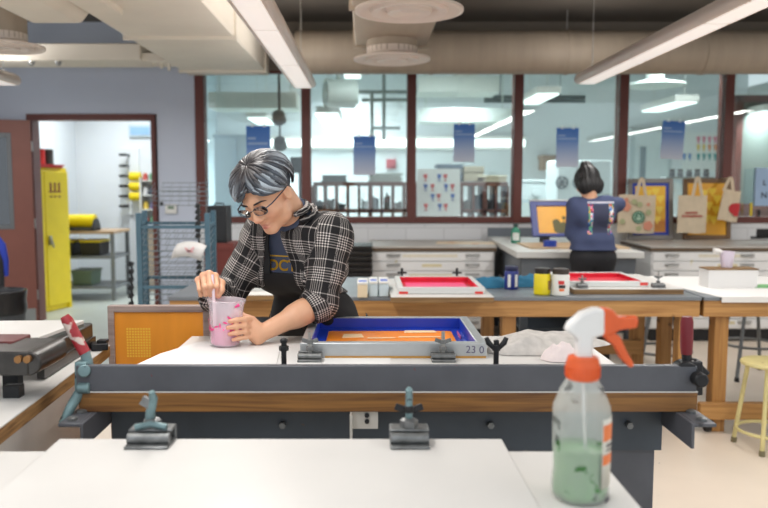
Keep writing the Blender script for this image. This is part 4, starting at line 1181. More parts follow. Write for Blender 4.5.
# ------------------------------------------------------------------ print station at the left
ZS = .93
a, b = atz(110, 345, ZS), atz(2, 426, ZS)
d_ = (b - a).normalized()
fb = b + d_ * .5
side_poly = [(a.x, a.y), (a.x - 1.0, a.y + .02), (fb.x - 1.0, fb.y), (fb.x, fb.y)]
t = thing('print_station', 'white topped print station at the side with bare plywood edge and metal body', 'press table', (a.x - .5, 2.0, 0))
m = MB(); m.prism(side_poly, .003, Matrix.Translation((0, 0, ZS - .003))); m.build('table_top', white_lam, t)
m = MB(); m.prism(side_poly, .034, Matrix.Translation((0, 0, ZS - .037))); m.build('plywood_slab', ply_y, t)
ins = .045
m = MB(); m.prism([(a.x - ins, a.y - .05), (a.x - .95, a.y - .05), (fb.x - .95, fb.y + .04), (fb.x - ins, fb.y + .04)], .26, Matrix.Translation((0, 0, ZS - .297))); m.build('metal_body', mat('pale_metal_body', (226, 223, 219), .42, metal=.0, var=.06, scale=8), t, bevel=.004)
m = MB(); m.prism([(a.x - ins + .006, a.y - .045), (a.x - ins - .02, a.y - .045), (fb.x - ins - .02, fb.y + .03), (fb.x - ins + .006, fb.y + .03)], .012, Matrix.Translation((0, 0, ZS - .06))); m.build('edge_strip', mat('pale_strip', (206, 202, 198), .4), t)
for (q, sx) in ((a, 0), (a - Vector((.86, 0, 0)), 0), (fb, 1), (fb - Vector((.86, 0, 0)), 1)):
    m = MB(); yy = q.y + (.1 if sx else -.12); m.bb((q.x - .1, yy - .03, 0), (q.x - .05, yy + .03, ZS - .29)); m.build('leg', steel_blue, t)
ph = thing('press_carriage', 'dark steel press carriage with a white plate resting on the side print station', 'press carriage', at(15, 385, 1.8))
ORIG[ph.name] = ph.location.copy()
dark_al = mat('dark_burnished_steel', (70, 68, 66), .35, metal=.6, var=.25, scale=18)
Z1 = 1.03
p = [atz(-60, 321, Z1), atz(62, 320.5, Z1), atz(84, 320, Z1), atz(38, 337, Z1), atz(-60, 337, Z1)]
m = MB(); m.prism([(v.x, v.y) for v in (p[4], p[3], p[2], p[0])], .012, Matrix.Translation((0, 0, Z1 - .012))); m.build('white_plate', white_lam, ph, bevel=.002)
m = MB(); m.prism([(v.x, v.y) for v in (p[4], p[3], p[2], p[0])], .02, Matrix.Translation((0, 0, Z1 - .0325))); m.build('plate_frame', mat('grey_green_frame', (104, 110, 106), .5), ph)
s0, s1 = at(30, 368, 1.99), at(84, 337, 2.42)
m = MB(); m.beam(s0 + Vector((0, 0, .02)), s1 + Vector((0, 0, .02)), .06, .055); m.build('slide_beam', dark_al, ph, bevel=.006)
m = MB(); m.beam(s0 + Vector((.028, 0, -.015)), s1 + Vector((.028, 0, -.012)), .02, .03); m.cyl(at(50, 351, 2.06), at(60, 345, 2.14), .02, seg=16); m.build('guide_rail', dark_al, ph)
A, B = at(-40, 381, 1.78), at(36, 352, 1.78)
m = MB(); m.bb((A.x, 1.78, A.z + .012), (B.x - .02, 1.95, B.z)); m.cyl((B.x - .02, 1.783, (A.z + B.z) / 2 + .006), (B.x - .02, 1.947, (A.z + B.z) / 2 + .006), (B.z - A.z) / 2 - .006, seg=24); hb = m.build('head_block', dark_al, ph, bevel=.004)
m = MB()
for px in (19, 28): q = at(px, 359, 1.776); m.cyl((q.x, 1.768, q.z), (q.x, 1.78, q.z), .009, seg=12)
m.build('brass_bolt', mat('brass', (150, 110, 70), .35, metal=.8), hb)
A, B = at(-40, 351, 1.9), at(17, 340, 1.9); m = MB(); m.bb((A.x, 1.88, B.z - .035), (B.x, 1.98, B.z)); m.cyl(at(10, 346, 1.87), at(10, 346, 1.89), .008); m.build('red_block', mat('dark_red_paint', (92, 36, 36), .4), ph, bevel=.003)
for (px, yy) in ((-25, 1.8), (10, 1.82), (10, 1.93)):
    q = at(px, 376, yy); m = MB(); m.bb((q.x - .02, yy, ZS + .0004), (q.x + .02, yy + .03, ZS + .03)); m.build('foot', black_iron, ph)
q = at(70, 340, 2.38); m = MB(); m.bb((q.x - .02, 2.38, ZS + .0004), (q.x + .02, 2.42, s1.z + .0)); m.build('foot', black_iron, ph)
# black clip at the far corner of the station
q = atz(100, 349, ZS + .002); m = MB(); m.box((q.x, q.y, ZS + .012), (.05, .05, .022), 0, (0, 0, .3)); m.box((q.x + .01, q.y, ZS + .027), (.03, .03, .012)); tag(m.build('corner_clip', black_iron, loc=(q.x, q.y, ZS), bevel=.003), 'small black clip at the far corner of the side print station', 'clip')

# bin with black bag, blue cloth above
q = at(4, 330, 5.6)
t = thing('waste_bin', 'waste bin with black bag before the open maroon door', 'bin', (q.x, 5.6, 0))
zb2 = at(4, 292, 5.6).z
m = MB(); m.lathe([(.15, 0), (.16, .01), (.185, zb2 - .01), (.19, zb2), (.17, zb2), (.15, .03)], (q.x - .03, 5.6, 0), 28); m.build('bin_body', mat('grey_bin', (70, 72, 76), .5), t)
m = MB(); m.lathe([(.188, zb2 - .16), (.196, zb2 - .12), (.19, zb2 - .06), (.2, zb2 + .01), (.18, zb2 + .015), (.16, zb2 - .05)], (q.x - .03, 5.6, 0), 28); bg_ = m.build('bag', mat('black_bag', (24, 24, 26), .3, bump=.6, scale=16), t)
q = at(-4, 250, 6.4)
t = thing('coat_stand', 'dark stand before the maroon door with a bright blue apron strap', 'stand', (q.x, 6.4, 0))
m = MB(); m.cyl((q.x, 6.4, 0.02), (q.x, 6.4, 1.35), .02, seg=12); m.lathe([(.2, 0), (.2, .02), (.03, .04)], (q.x, 6.4, 0), 24); m.build('pole', black_iron, t)
m = MB(); m.tube([at(-6, 236, 6.38), at(1, 246, 6.38), at(5, 260, 6.38), at(6.5, 276, 6.38)], [.035, .04, .03, .016], 10); m.build('blue_strap', mat('bright_blue_cloth', (36, 60, 170), .7), t)
m = MB(); m.tube([at(-8, 240, 6.37), at(-3, 262, 6.36), at(-2, 292, 6.37)], [.05, .06, .05], 12); m.build('dark_cloth', mat('dark_cloth', (44, 44, 48), .8), t)

# ------------------------------------------------------------------ wire drying rack
tealm = mat('teal_rack_paint', (74, 106, 122), .45, var=.1, scale=12)
wire = mat('rack_wire', (130, 142, 150), .4, metal=.5)
YR = 5.3
A, B = at(139, 227, YR), at(207.5, 227, YR)
x0, x1 = A.x, B.x; zt_r = at(170, 213, YR).z; ybk_r = YR + .55; skew = -.12
t = thing('drying_rack', 'teal wire drying rack before the doorway holding one curled print', 'rack', ((x0 + x1) / 2, YR + .3, 0))
for (x, y) in ((x0, YR), (x1, YR), (x0 + skew, ybk_r), (x1 + skew + .05, ybk_r)):
    m = MB(); m.bb((x - .017, y - .017, .06), (x + .017, y + .017, zt_r)); m.lathe([(.03, -.02), (.03, .02)], (x, y, .031), 14, 0, Matrix.Rotation(math.pi / 2, 4, 'Y')); m.build('post', tealm, t)
for z in (at(170, 227, YR).z, at(170, 287, YR).z, .12):
    m = MB()
    m.beam((x0, YR, z), (x1, YR, z), .02, .022); m.beam((x0 + skew, ybk_r, z), (x1 + skew + .05, ybk_r, z), .02, .022); m.beam((x0, YR, z), (x0 + skew, ybk_r, z), .02, .022); m.beam((x1, YR, z), (x1 + skew + .05, ybk_r, z), .02, .022)
    m.build('cross_bar', tealm, t)
for k in range(20):
    z = .3 + k * .043
    lift = .0
    if z > at(170, 222, YR).z: lift = 0.0
    yb_ = ybk_r
    m = MB(); r_ = .002
    dzb = .05 if k > 15 else 0.0
    m.cyl((x0, YR, z), (x1, YR, z), r_ * 1.4, seg=6); m.cyl((x0 + skew, yb_, z + dzb), (x1 + skew + .05, yb_, z + dzb), r_ * 1.4, seg=6)
    for q in range(9):
        x = x0 + (x1 - x0) * q / 8; m.cyl((x, YR, z), (x + skew + .05 * q / 8, yb_, z + dzb), r_, seg=5)
    m.build('wire_shelf', wire, t)
for k in range(4):
    z = at(170, 203, YR).z + k * .034 - .02
    m = MB(); m.cyl((x0 + .05, YR + .1, z), (x1 - .02, YR + .1, z), .0026, seg=6); m.cyl((x0 + .02, ybk_r, z + .06), (x1 - .1, ybk_r, z + .06), .0026, seg=6)
    for q in range(7):
        x = x0 + .05 + (x1 - x0 - .07) * q / 6; m.cyl((x, YR + .1, z), (x - .08, ybk_r, z + .06), .0018, seg=5)
    m.build('raised_shelf', wire, t)
for (px0, py0, py1) in ((131, 264, 304), (198, 206, 236), (199, 262, 290)):
    m = MB()
    n = 6
    for k in range(n):
        q = at(px0, py0 + (py1 - py0) * k / (n - 1), YR + (.25 if px0 < 150 else .02)); m.box(q, (.03, .04, .03), 0, (0, .4, 0)); m.cyl(q, q + Vector((.01, 0, -.05)), .008, seg=6)
    m.build('spring_clip', black_pl, t)
m = MB()
n = 12
vs, fs = [], []
za_, zb3 = at(190, 259, YR - .05).z, at(190, 244, YR - .05).z
xa_, xb_ = at(174, 250, YR - .05).x, at(204, 250, YR - .05).x
for i in range(n + 1):
    u = i / n; x = xa_ + (xb_ - xa_) * u; bow = .05 * math.sin(math.pi * u) * .5
    vs += [(x, YR - .06, za_ + bow - .012 * (u - .3)), (x + .025, YR + .45, za_ + .04 + bow * .6)]
for i in range(n): fs.append((2 * i, 2 * i + 2, 2 * i + 3, 2 * i + 1))
vs2 = []
# sheet that droops over the front: second row hanging down
m.add(vs, fs)
o = len(m.v)
vs = []
for i in range(n + 1):
    u = i / n; x = xa_ + (xb_ - xa_) * u; bow = .05 * math.sin(math.pi * u) * .5
    for (k, (dy, dz)) in enumerate(((-.05, .105), (-.075, .06), (-.07, .0))): vs.append((x + .02 - .02 * k, YR + dy, za_ + dz + bow * (1 - k * .0) - .012 * u))
fs = []
for i in range(n):
    for k in range(2): fs.append((3 * i + k, 3 * i + k + 1, 3 * (i + 1) + k + 1, 3 * (i + 1) + k))
m = MB(); m.add(vs, fs)
pr = m.build('curled_print', paper, loc=((xa_ + xb_) / 2, YR, za_)); s_ = pr.modifiers.new('thick', 'SOLIDIFY'); s_.thickness = .0015
tag(pr, 'white curled print with pale pink mark hanging on the wire drying rack', 'print')
m = MB(); q = at(190, 250, YR - .075)
for (dx, dz, a_) in ((-.015, 0, .7), (.012, .004, -.7), (.0, -.008, .1)): m.box((q.x + dx, YR - .083, q.z + dz), (.045, .002, .012), 0, (0, a_, 0))
m.build('pink_mark', mat('pale_pink_print', (232, 176, 180), .7), pr)
# black cabinet-like speaker boxes and red-brown box behind the rack
YK = 6.35
tzz = at(215, 262, YK).z
A, B = at(208, 243, YK), at(226, 206, YK)
t = thing('black_case', 'black upright case on the red-brown crate past the drying rack', 'case', ((A.x + B.x) / 2, YK + .12, A.z))
m = MB(); m.bb((A.x, YK, A.z), (B.x, YK + .25, B.z)); m.bb((A.x + .012, YK - .008, A.z + .02), (B.x - .012, YK, B.z - .04)); m.build('case_body', mat('black_case', (32, 34, 38), .5), t, bevel=.006)
m = MB(); m.tube([((A.x + B.x) / 2 - .04, YK + .12, B.z), ((A.x + B.x) / 2 - .035, YK + .12, B.z + .02), ((A.x + B.x) / 2 + .035, YK + .12, B.z + .02), ((A.x + B.x) / 2 + .04, YK + .12, B.z)], .006, 8); m.build('handle', black_pl, t)
m = MB(); m.bb((A.x - .03, YK - .03, 0), (B.x + .06, YK + .3, A.z - .0005))
m.bb((A.x - .035, YK - .035, A.z - .06), (B.x + .065, YK - .03, A.z - .02)); tag(m.build('crate', mat('red_brown_crate', (112, 52, 46), .5), loc=((A.x + B.x) / 2, YK + .12, 0), bevel=.006), 'tall red-brown crate under the black case behind the drying rack', 'crate')

# ------------------------------------------------------------------ mid tables
ZM = .81
ym = atz(400, 297, ZM).y
slate = mat('grey_table_top', (112, 118, 124), .35, var=.08, scale=6)


def wood_table(x0, x1, y0, y1, z, label, legs, top_m, low_rail, th=.022):
    t = thing('wooden_table', label, 'table', ((x0 + x1) / 2, (y0 + y1) / 2, 0))
    m = MB(); m.bb((x0, y0, z - th), (x1, y1, z)); m.build('table_top', top_m, t, bevel=.003)
    za = z - th; h_ = .095
    m = MB(); m.bb((x0 + .005, y0 + .008, za - h_), (x1 - .005, y0 + .05, za)); m.build('apron_rail', pine, t, bevel=.003)
    m = MB(); m.bb((x0 + .005, y1 - .05, za - h_), (x1 - .005, y1 - .01, za)); m.build('apron_rail', pine, t, bevel=.003)
    m = MB(); m.bb((x0 + .005, y0 + .05, za - h_), (x0 + .045, y1 - .05, za)); m.bb((x1 - .045, y0 + .05, za - h_), (x1 - .005, y1 - .05, za)); m.build('side_rail', pine_y, t)
    for x in legs:
        for y in (y0 + .052, y1 - .14):
            m = MB(); m.bb((x - .04, y, 0), (x + .04, y + .085, za - .002)); m.build('leg', pine_z, t, bevel=.003)
    for (a_, b_, zz, yy) in low_rail:
        m = MB(); m.bb((a_, yy, zz), (b_, yy + .05, zz + .095)); m.build('stretcher', pine, t, bevel=.003)
    return t


xm0 = atz(168, 297, ZM).x; xm1 = atz(702, 297, ZM).x
xL = lambda px, y=ym + .05: at(px, 330, y).x
zr = at(600, 372, ym + .9).z
mt = wood_table(xm0, xm1, ym, ym + .95, ZM, 'long wooden bench table with grey top behind the silver-haired person', [xm0 + .1, xL(509), xL(686)], slate, [(xL(480), xm1 - .05, .3, ym + .78), (xm0 + .1, xL(480), .3, ym + .78)])
xr0 = xm1 + .012
rt = wood_table(xr0, xr0 + 1.7, ym, ym + 1.0, ZM, 'wooden bench table under a wide white paper, by the cream stool', [xL(722), xr0 + 1.55], slate, [(xr0 + .005, xr0 + 1.6, .088, ym + .0)])
m = MB()
for x in (xL(712), xr0 + 1.5): m.lathe([(.035, -.015), (.035, .015)], (x, ym + .06, .0355), 16, 0, Matrix.Rotation(math.pi / 2, 4, 'Y')); m.bb((x - .022, ym + .03, .04), (x + .022, ym + .09, .072))
m.build('caster', black_iron, rt)
# white paper over the right table
q = [atz(688, 289, ZM + .002), atz(622, 271, ZM + .002)]
m = MB(); ptz = ZM + .0006
ppoly = [(q[0].x - .02, q[0].y + .03), (atz(722, 298, ZM).x, ym - .012), (xr0 + 1.75, ym - .012), (xr0 + 1.75, ym + .97), (xr0 - .22, ym + .97)]
m.prism(ppoly, .002, Matrix.Translation((0, 0, ptz))); m.bb((atz(724, 298, ZM).x, ym - .014, ZM - .03), (xr0 + 1.75, ym - .012, ptz + .002))
tag(m.build('paper_sheet', paper, loc=(xr0 + .8, ym + .5, ZM)), 'wide white paper covering the bench table behind the cream stool', 'paper')

# white board under the red screen, red screens
board_e = wood('board_edge', (150, 118, 76), (104, 76, 44), 'X', 5, knots=False)


def ply_board(px0, px1, py_f, depth, label):
    A, B = atz(px0, py_f, ZM + .032), atz(px1, py_f, ZM + .032)
    y0 = A.y
    t = thing('plywood_board', label, 'board', ((A.x + B.x) / 2, y0 + depth / 2, ZM))
    m = MB(); m.bb((A.x, y0, ZM + .0006), (B.x, y0 + depth, ZM + .029)); m.build('plywood_core', board_e, t, bevel=.001)
    m = MB(); m.bb((A.x, y0, ZM + .029), (B.x, y0 + depth, ZM + .032)); m.build('laminate_face', white_lam, t)
    return A.x, B.x, y0


white_fr = mat('white_screen_frame', (214, 216, 214), .4, metal=.15)
red_ink = mat('red_ink', (206, 30, 52), .35, var=.12, scale=12)
pink_mesh = mat('pink_mesh', (236, 92, 138), .4, var=.08, scale=10)
zb4 = ZM + .0325
bx0_, bx1_, by0_ = ply_board(391, 494, 297, .82, 'white faced plywood board under the pink screen on the bench table')
A, B = atz(398, 294, zb4), atz(485, 294, zb4); hg_ = at(440, 287.5, A.y).z - zb4; y1_ = atz(430, 276, zb4 + hg_).y
s2 = screen(A.x, B.x, A.y, min(y1_, A.y + .62), zb4, hg_, .03, 'white framed screen with pink mesh on the bench table beside the white tubs', red_ink, pink_mesh, .03, white_fr)
m = MB()
for (px0, px1) in ((399, 408), (475, 483)): a, b = at(px0, 294, A.y - .001), at(px1, 291.5, A.y - .001); m.bb((a.x, A.y - .001, a.z), (b.x, A.y, b.z))
m.build('red_tape', mat('red_tape', (216, 60, 50), .5), s2)
for (px, lb) in ((402, 'small black pin behind the pink screen, at the end next to the white tubs'), (457, 'small black pin behind the pink screen, at the end next to the teal cloth')):
    y_ = by0_ + .76; q = at(px, 270, y_); q.z = zb4 - .0005
    m = MB(); m.cyl(q, q + Vector((0, 0, .075)), .008); m.cyl(q + Vector((-.03, 0, .045)), q + Vector((.03, 0, .045)), .006); m.lathe([(.02, 0), (.02, .012)], q, 12)
    tag(m.build('register_pin', black_iron, loc=q), lb, 'pin')
bx0_, bx1_, by0_ = ply_board(574, 684, 289, .75, 'white faced plywood board under the second red screen, beside the white paper')
A, B = atz(566, 287, zb4), atz(649, 287, zb4); hg_ = at(600, 281.5, A.y).z - zb4; y1_ = atz(600, 272, zb4 + hg_).y
s3 = screen(A.x, B.x, A.y + .0, min(y1_, A.y + .5), zb4, hg_, .03, 'white framed screen full of red ink behind the paint jars', red_ink, mat('red_mesh', (214, 52, 70), .4), .03, white_fr)
m = MB(); a, b = at(640, 285.5, A.y - .001), at(648, 282.5, A.y - .001); m.bb((a.x, A.y - .001, a.z), (b.x, A.y, b.z)); m.build('red_tape', mat('red_tape', (216, 60, 50), .5), s3)
bench_clamp(658, 288, zb4, by0_ + .06, 'dark clamp standing at the end of the second red screen', .075, .07)
bench_clamp(582, 288, zb4, A.y - .04, 'clamp in front of the second red screen, beside the white jar', .06, .05)
bx0_, bx1_, by0_ = ply_board(205, 276, 295, .7, 'white faced plywood board half hidden behind the stirring arm')
A, B = atz(212, 291, zb4), atz(270, 291, zb4); hg_ = .035; s4 = screen(A.x, B.x, A.y, A.y + .5, zb4, hg_, .03, 'white framed screen with red ink half hidden behind the stirring arm', red_ink, pink_mesh, .03, white_fr)


# jars
def jar(px, py, r, z_top_px, col, lidc, label, lab=None):
    q = atz(px, py, ZM + .001); y = q.y + r; h = at(px, z_top_px, y).z - ZM - .001
    q = Vector((q.x, y, ZM + .001))
    t = thing('paint_jar', label, 'jar', q)
    m = MB(); m.lathe([(r * .9, 0), (r, .006), (r, h * .74), (r * .9, h * .8), (r * .84, h * .82)], q, 28); m.build('jar_body', col, t)
    m = MB(); m.lathe([(r * .9, h * .8), (r * .93, h * .82), (r * .93, h * .98), (r * .88, h), (r * .3, h)], q, 28); m.build('lid', lidc, t)
    for (a0, a1, z0, z1, mm, nm) in (lab or []):
        vs, fs = [], []; n = 8
        for i in range(n + 1):
            a = math.radians(a0 + (a1 - a0) * i / n)
            for z in (z0, z1): vs.append((q.x + (r + .0006) * math.cos(a), q.y + (r + .0006) * math.sin(a), q.z + h * z))
        for i in range(n): fs.append((2 * i, 2 * i + 2, 2 * i + 3, 2 * i + 1))
        m = MB(); m.add(vs, fs); m.build(nm, mm, t)
    return t


lab_w = mat('jar_label', (226, 226, 222), .5); lidk = mat('dark_lid', (40, 38, 36), .4)
jar(512.5, 290, .043, 266, mat('navy_jar', (36, 50, 128), .35), mat('navy_lid', (24, 32, 70), .4), 'dark blue paint jar on the bench table beside the teal cloth', [(-130, -105, .12, .66, lab_w, 'label'), (-70, -42, .12, .66, lab_w, 'label')])
jar(544, 295.5, .049, 268, mat('yellow_jar', (226, 208, 24), .35), lidk, 'bright yellow paint jar with dark lid on the bench table', [(-62, -30, .2, .55, mat('brown_label', (150, 120, 70), .5), 'label')])
jar(562.5, 296.5, .051, 268.5, mat('white_jar', (222, 224, 220), .35), mat('grey_black_lid', (58, 52, 48), .4), 'white paint jar with red and black label next to the yellow jar', [(-118, -80, .44, .58, mat('label_red', (200, 50, 50), .5), 'red_label'), (-115, -72, .3, .42, mat('label_black', (44, 40, 40), .5), 'black_label'), (-112, -80, .19, .28, mat('label_orange', (220, 120, 60), .5), 'orange_label')])
q = atz(495, 289, ZM); m = blob(MB(), (q.x - .04, q.y + .12, ZM + .001), .18, .1, .06, 12, 0, lump=.5); q = atz(535, 290, ZM); blob(m, (q.x, q.y + .2, ZM + .001), .15, .09, .06, 14, .3, lump=.6)
tag(m.build('cloth', mat('teal_cloth', (36, 104, 136), .85, var=.12, scale=14, bump=.3), loc=(q.x, q.y + .1, ZM), angle=80), 'teal blue crumpled cloth on the bench table behind the dark blue jar', 'cloth')
# white tubs with blue labels
tub = mat('pale_tub', (196, 212, 220), .35); bl2 = mat('blue_label', (96, 120, 196), .5)
for k, (px0, px1, pyf, dd, lb) in enumerate([(357, 368, 298, .2, 'pale tub with cream side beside the apron on the bench table'), (369, 378, 297, .22, 'pale blue tub in the middle of the tubs by the pink screen'), (379, 389, 297, .22, 'pale blue tub closest to the pink screen board')]):
    A, B = atz(px0, pyf, ZM + .001), atz(px1, pyf, ZM + .001); y = A.y + .01
    t = thing('paint_tub', lb, 'tub', ((A.x + B.x) / 2, y + dd / 2, ZM + .001))
    h = .075; cx_ = (A.x + B.x) / 2; w_ = B.x - A.x - .004
    m = MB(); m.bb((cx_ - w_ / 2, y, ZM + .001), (cx_ + w_ / 2, y + dd, ZM + h)); m.build('tub_body', mat('cream_tub', (222, 206, 176), .4) if k == 0 else tub, t, bevel=.005)
    m = MB(); m.bb((cx_ - w_ / 2 - .0015, y - .003, ZM + h), (cx_ + w_ / 2 + .0015, y + dd + .003, ZM + h + .014)); ld = m.build('lid', white_metal, t, bevel=.004)
    m = MB(); m.bb((cx_ - w_ / 2 + .006, y + .02, ZM + h + .014), (cx_ + w_ / 2 - .006, y + dd * .5, ZM + h + .0148)); m.build('blue_label', bl2, ld)
# tray box with a cup on the paper
zp2 = ptz + .0022
A, B = atz(708, 288, zp2), atz(757.5, 288, zp2); h = at(730, 270, A.y).z - zp2
t = thing('white_tray_box', 'white box with a thin wooden rim standing on the white paper', 'box', ((A.x + B.x) / 2, A.y + .065, zp2))
m = MB(); m.bb((A.x, A.y, zp2), (B.x, A.y + .13, zp2 + h)); m.build('box_body', paper, t, bevel=.002)
m = MB(); m.bb((A.x - .003, A.y - .003, zp2 + h), (B.x + .003, A.y + .133, zp2 + h + .008)); m.build('rim', board_e, t)
q = Vector((at(724, 268, A.y + .1).x, A.y + .065, zp2 + h + .0085)); hc = at(724, 251, A.y + .1).z - q.z
t = thing('plastic_cup', 'pale plastic cup on top of the white box with wooden rim', 'cup', q)
m = MB(); m.lathe([(.03, 0), (.034, .004), (.045, hc), (.047, hc), (.043, hc - .003), (.031, .008)], q, 26); m.build('cup_wall', translucent('lilac_cup', (224, 214, 228), .75, .3), t)
m = MB(); m.tube([q + Vector((-.03, 0, hc - .01)), q + Vector((-.055, 0, hc + .005)), q + Vector((-.085, 0, hc + .004))], [.012, .014, .018], 10); m.build('spatula', white_pl, t)
A, B = atz(755, 288, zp2), atz(790, 285, zp2); m = MB(); m.bb((A.x, A.y, zp2), (B.x, A.y + .12, zp2 + .008)); tag(m.build('green_mat', mat('green_sheet', (120, 176, 120), .6), loc=(A.x, A.y, zp2)), 'pale green flat pad on the white paper beside the white box', 'pad')

# ------------------------------------------------------------------ stools


def stool(c, seat_z, seat_r, mm, label, foot_r, ring_z, name='stool', leg_r=.012, rot=.5):
    t = thing(name, label, 'stool', (c[0], c[1], 0))
    m = MB(); m.lathe([(seat_r * .55, seat_z - .025), (seat_r * .97, seat_z - .022), (seat_r, seat_z - .012), (seat_r * .97, seat_z - .002), (seat_r * .85, seat_z), (.02, seat_z - .004)], (c[0], c[1], 0), 36); m.build('seat', mm, t)
    rr = []
    for k in range(4):
        a = rot + k * math.pi / 2; d = Vector((math.cos(a), math.sin(a), 0)); cc = Vector((c[0], c[1], 0))
        m = MB(); m.tube([cc + d * seat_r * .72 + Vector((0, 0, seat_z - .02)), cc + d * foot_r + Vector((0, 0, .012))], leg_r, 12); lg_ = m.build('leg', mm, t)
        m = MB(); e = cc + d * foot_r; m.cyl(e, e + Vector((0, 0, .03)) - d * .004, leg_r * 1.3, seg=12); m.build('foot_cap', black_pl if mm is not cream_y else mat('stool_foot', (120, 112, 84), .5), lg_)
        rr.append(d)
    f_ = ring_z / seat_z; r_ = foot_r + (seat_r * .72 - foot_r) * f_
    m = MB(); m.tube([(c[0] + r_ * math.cos(k * .2618), c[1] + r_ * math.sin(k * .2618), ring_z) for k in range(24)], leg_r * .8, 8, closed=True); m.build('foot_ring', mm, t)
    return t


cream_y = mat('cream_yellow_paint', (208, 196, 138), .4, var=.1, scale=14, spots=[((140, 120, 80), 24, .73)])
ysd = 4.1; sx_ = at(771, 362, ysd).x
stool((sx_, ysd), at(768, 361, ysd).z, .155, cream_y, 'cream painted metal stool beside the white-papered bench table', .17, .1, rot=.95)
grey_m = mat('grey_stool_metal', (128, 132, 134), .4, metal=.6)
q = at(662, 300, 5.62); stool((q.x, 5.62), .66, .16, grey_m, 'grey metal stool behind the end of the long bench table', .27, .22, leg_r=.013, rot=.62)
q = at(752, 300, 5.7); stool((q.x, 5.7), .66, .16, grey_m, 'grey metal stool behind the white-papered bench table', .26, .25, leg_r=.013, rot=.8)

# ------------------------------------------------------------------ flat file cabinets under the windows
ff_white = mat('flat_file_white', (222, 223, 223), .45, var=.03, scale=5, spots=[((206, 196, 140), 5, .68)])
ff_dark = mat('flat_file_top', (176, 171, 165), .45, var=.08, scale=5)


def flat_file(px0, px1, yF_, z, nd, label, lab_cols, hx_=(.18, .82), edge=True, depth=.85):
    A, B = atz(px0, 245, z).x, 0
    x0 = at(px0, 250, yF_).x; x1 = at(px1, 250, yF_).x
    t = thing('flat_file_cabinet', label, 'flat file', ((x0 + x1) / 2, yF_ + depth / 2, 0))
    m = MB(); m.bb((x0, yF_ + .012, .12), (x1, yF_ + depth, z - .045)); m.build('body', ff_white, t, bevel=.003)
    m = MB(); m.bb((x0 - .015, yF_ - .015, z - .016), (x1 + .015, yF_ + depth + .0, z)); m.build('top', ff_dark, t, bevel=.003)
    m = MB(); m.bb((x0 - .012, yF_ - .012, z - .045), (x1 + .012, yF_ + depth, z - .016)); m.build('top_edge', mat('dark_wood_edge', (92, 74, 54), .5), t)
    m = MB(); m.bb((x0 + .03, yF_ + .05, 0), (x1 - .03, yF_ + depth - .05, .12)); m.build('plinth', black_iron, t)
    hD = (z - .05 - .13) / nd
    for k in range(nd):
        za_ = .13 + hD * k
        m = MB(); m.bb((x0 + .012, yF_ - .006, za_ + .004), (x1 - .012, yF_ + .012, za_ + hD - .004)); dr_ = m.build('drawer', ff_white, t, bevel=.002)
        for h_ in hx_:
            xx = x0 + (x1 - x0) * h_
            m = MB(); m.tube([(xx - .05, yF_ - .006, za_ + hD * .6), (xx - .045, yF_ - .028, za_ + hD * .5), (xx + .045, yF_ - .028, za_ + hD * .5), (xx + .05, yF_ - .006, za_ + hD * .6)], .007, 8); m.box((xx, yF_ - .0075, za_ + hD * .62), (.13, .003, hD * .3)); m.build('handle', chrome, dr_)
        xx = (x0 + x1) / 2
        m = MB(); ww = .1 + .06 * ((k * 37) % 3) + (.12 if k == nd - 1 else 0); m.bb((xx - ww, yF_ - .0072, za_ + hD * .42), (xx + ww * .8, yF_ - .006, za_ + hD * .72)); m.build('label_strip', lab_cols[k % len(lab_cols)], dr_)
    return t, x0, x1


lc = [mat('old_label', (206, 196, 160), .6, var=.08, scale=30), mat('pale_label', (214, 208, 190), .6, var=.06, scale=30)]
ZF = .89
fcab, fx0, fx1 = flat_file(371, 495, 6.95, ZF, 8, 'white flat file cabinet below the cup print window, behind the pink screen', lc)
rcab, rx0, rx1 = flat_file(652, 806, 6.95, ZF, 8, 'white flat file cabinet under the tote bags', lc, hx_=(.13, .62))
m = MB(); q = atz(465, 240, ZF); m.prism([(q.x - .35, 7.2), (q.x + .3, 7.12), (q.x + .34, 7.5), (q.x - .3, 7.55)], .002, Matrix.Translation((0, 0, ZF + .0005)))
tag(m.build('print_sheet', mat('tan_print', (222, 202, 174), .7, var=.1, scale=4, spots=[((214, 150, 90), 5, .6), ((150, 160, 200), 4, .66)]), loc=(q.x, 7.3, ZF)), 'tan printed sheet lying on the white flat file cabinet below the windows', 'paper')
# dark tapered blocks standing in for the gap shadow beside the flat file
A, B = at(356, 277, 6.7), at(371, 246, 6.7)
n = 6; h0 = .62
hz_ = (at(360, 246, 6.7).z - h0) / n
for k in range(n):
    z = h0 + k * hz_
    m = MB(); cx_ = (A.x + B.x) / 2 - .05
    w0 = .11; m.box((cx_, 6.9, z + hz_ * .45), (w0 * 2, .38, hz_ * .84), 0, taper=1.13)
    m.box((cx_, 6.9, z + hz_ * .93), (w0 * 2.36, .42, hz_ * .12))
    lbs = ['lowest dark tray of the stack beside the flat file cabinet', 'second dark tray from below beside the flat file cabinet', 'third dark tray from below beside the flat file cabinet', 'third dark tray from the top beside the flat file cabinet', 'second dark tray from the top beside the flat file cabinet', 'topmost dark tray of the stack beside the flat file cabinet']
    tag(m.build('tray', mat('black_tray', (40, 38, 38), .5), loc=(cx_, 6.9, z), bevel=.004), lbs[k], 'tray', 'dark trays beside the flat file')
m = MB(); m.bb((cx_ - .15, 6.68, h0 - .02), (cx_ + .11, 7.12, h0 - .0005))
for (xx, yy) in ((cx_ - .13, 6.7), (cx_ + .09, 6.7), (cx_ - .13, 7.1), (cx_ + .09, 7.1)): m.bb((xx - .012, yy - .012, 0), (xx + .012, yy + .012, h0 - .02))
tag(m.build('tray_stand', grey_st, loc=(cx_, 6.9, 0)), 'low grey stand carrying the stack of dark trays', 'stand')

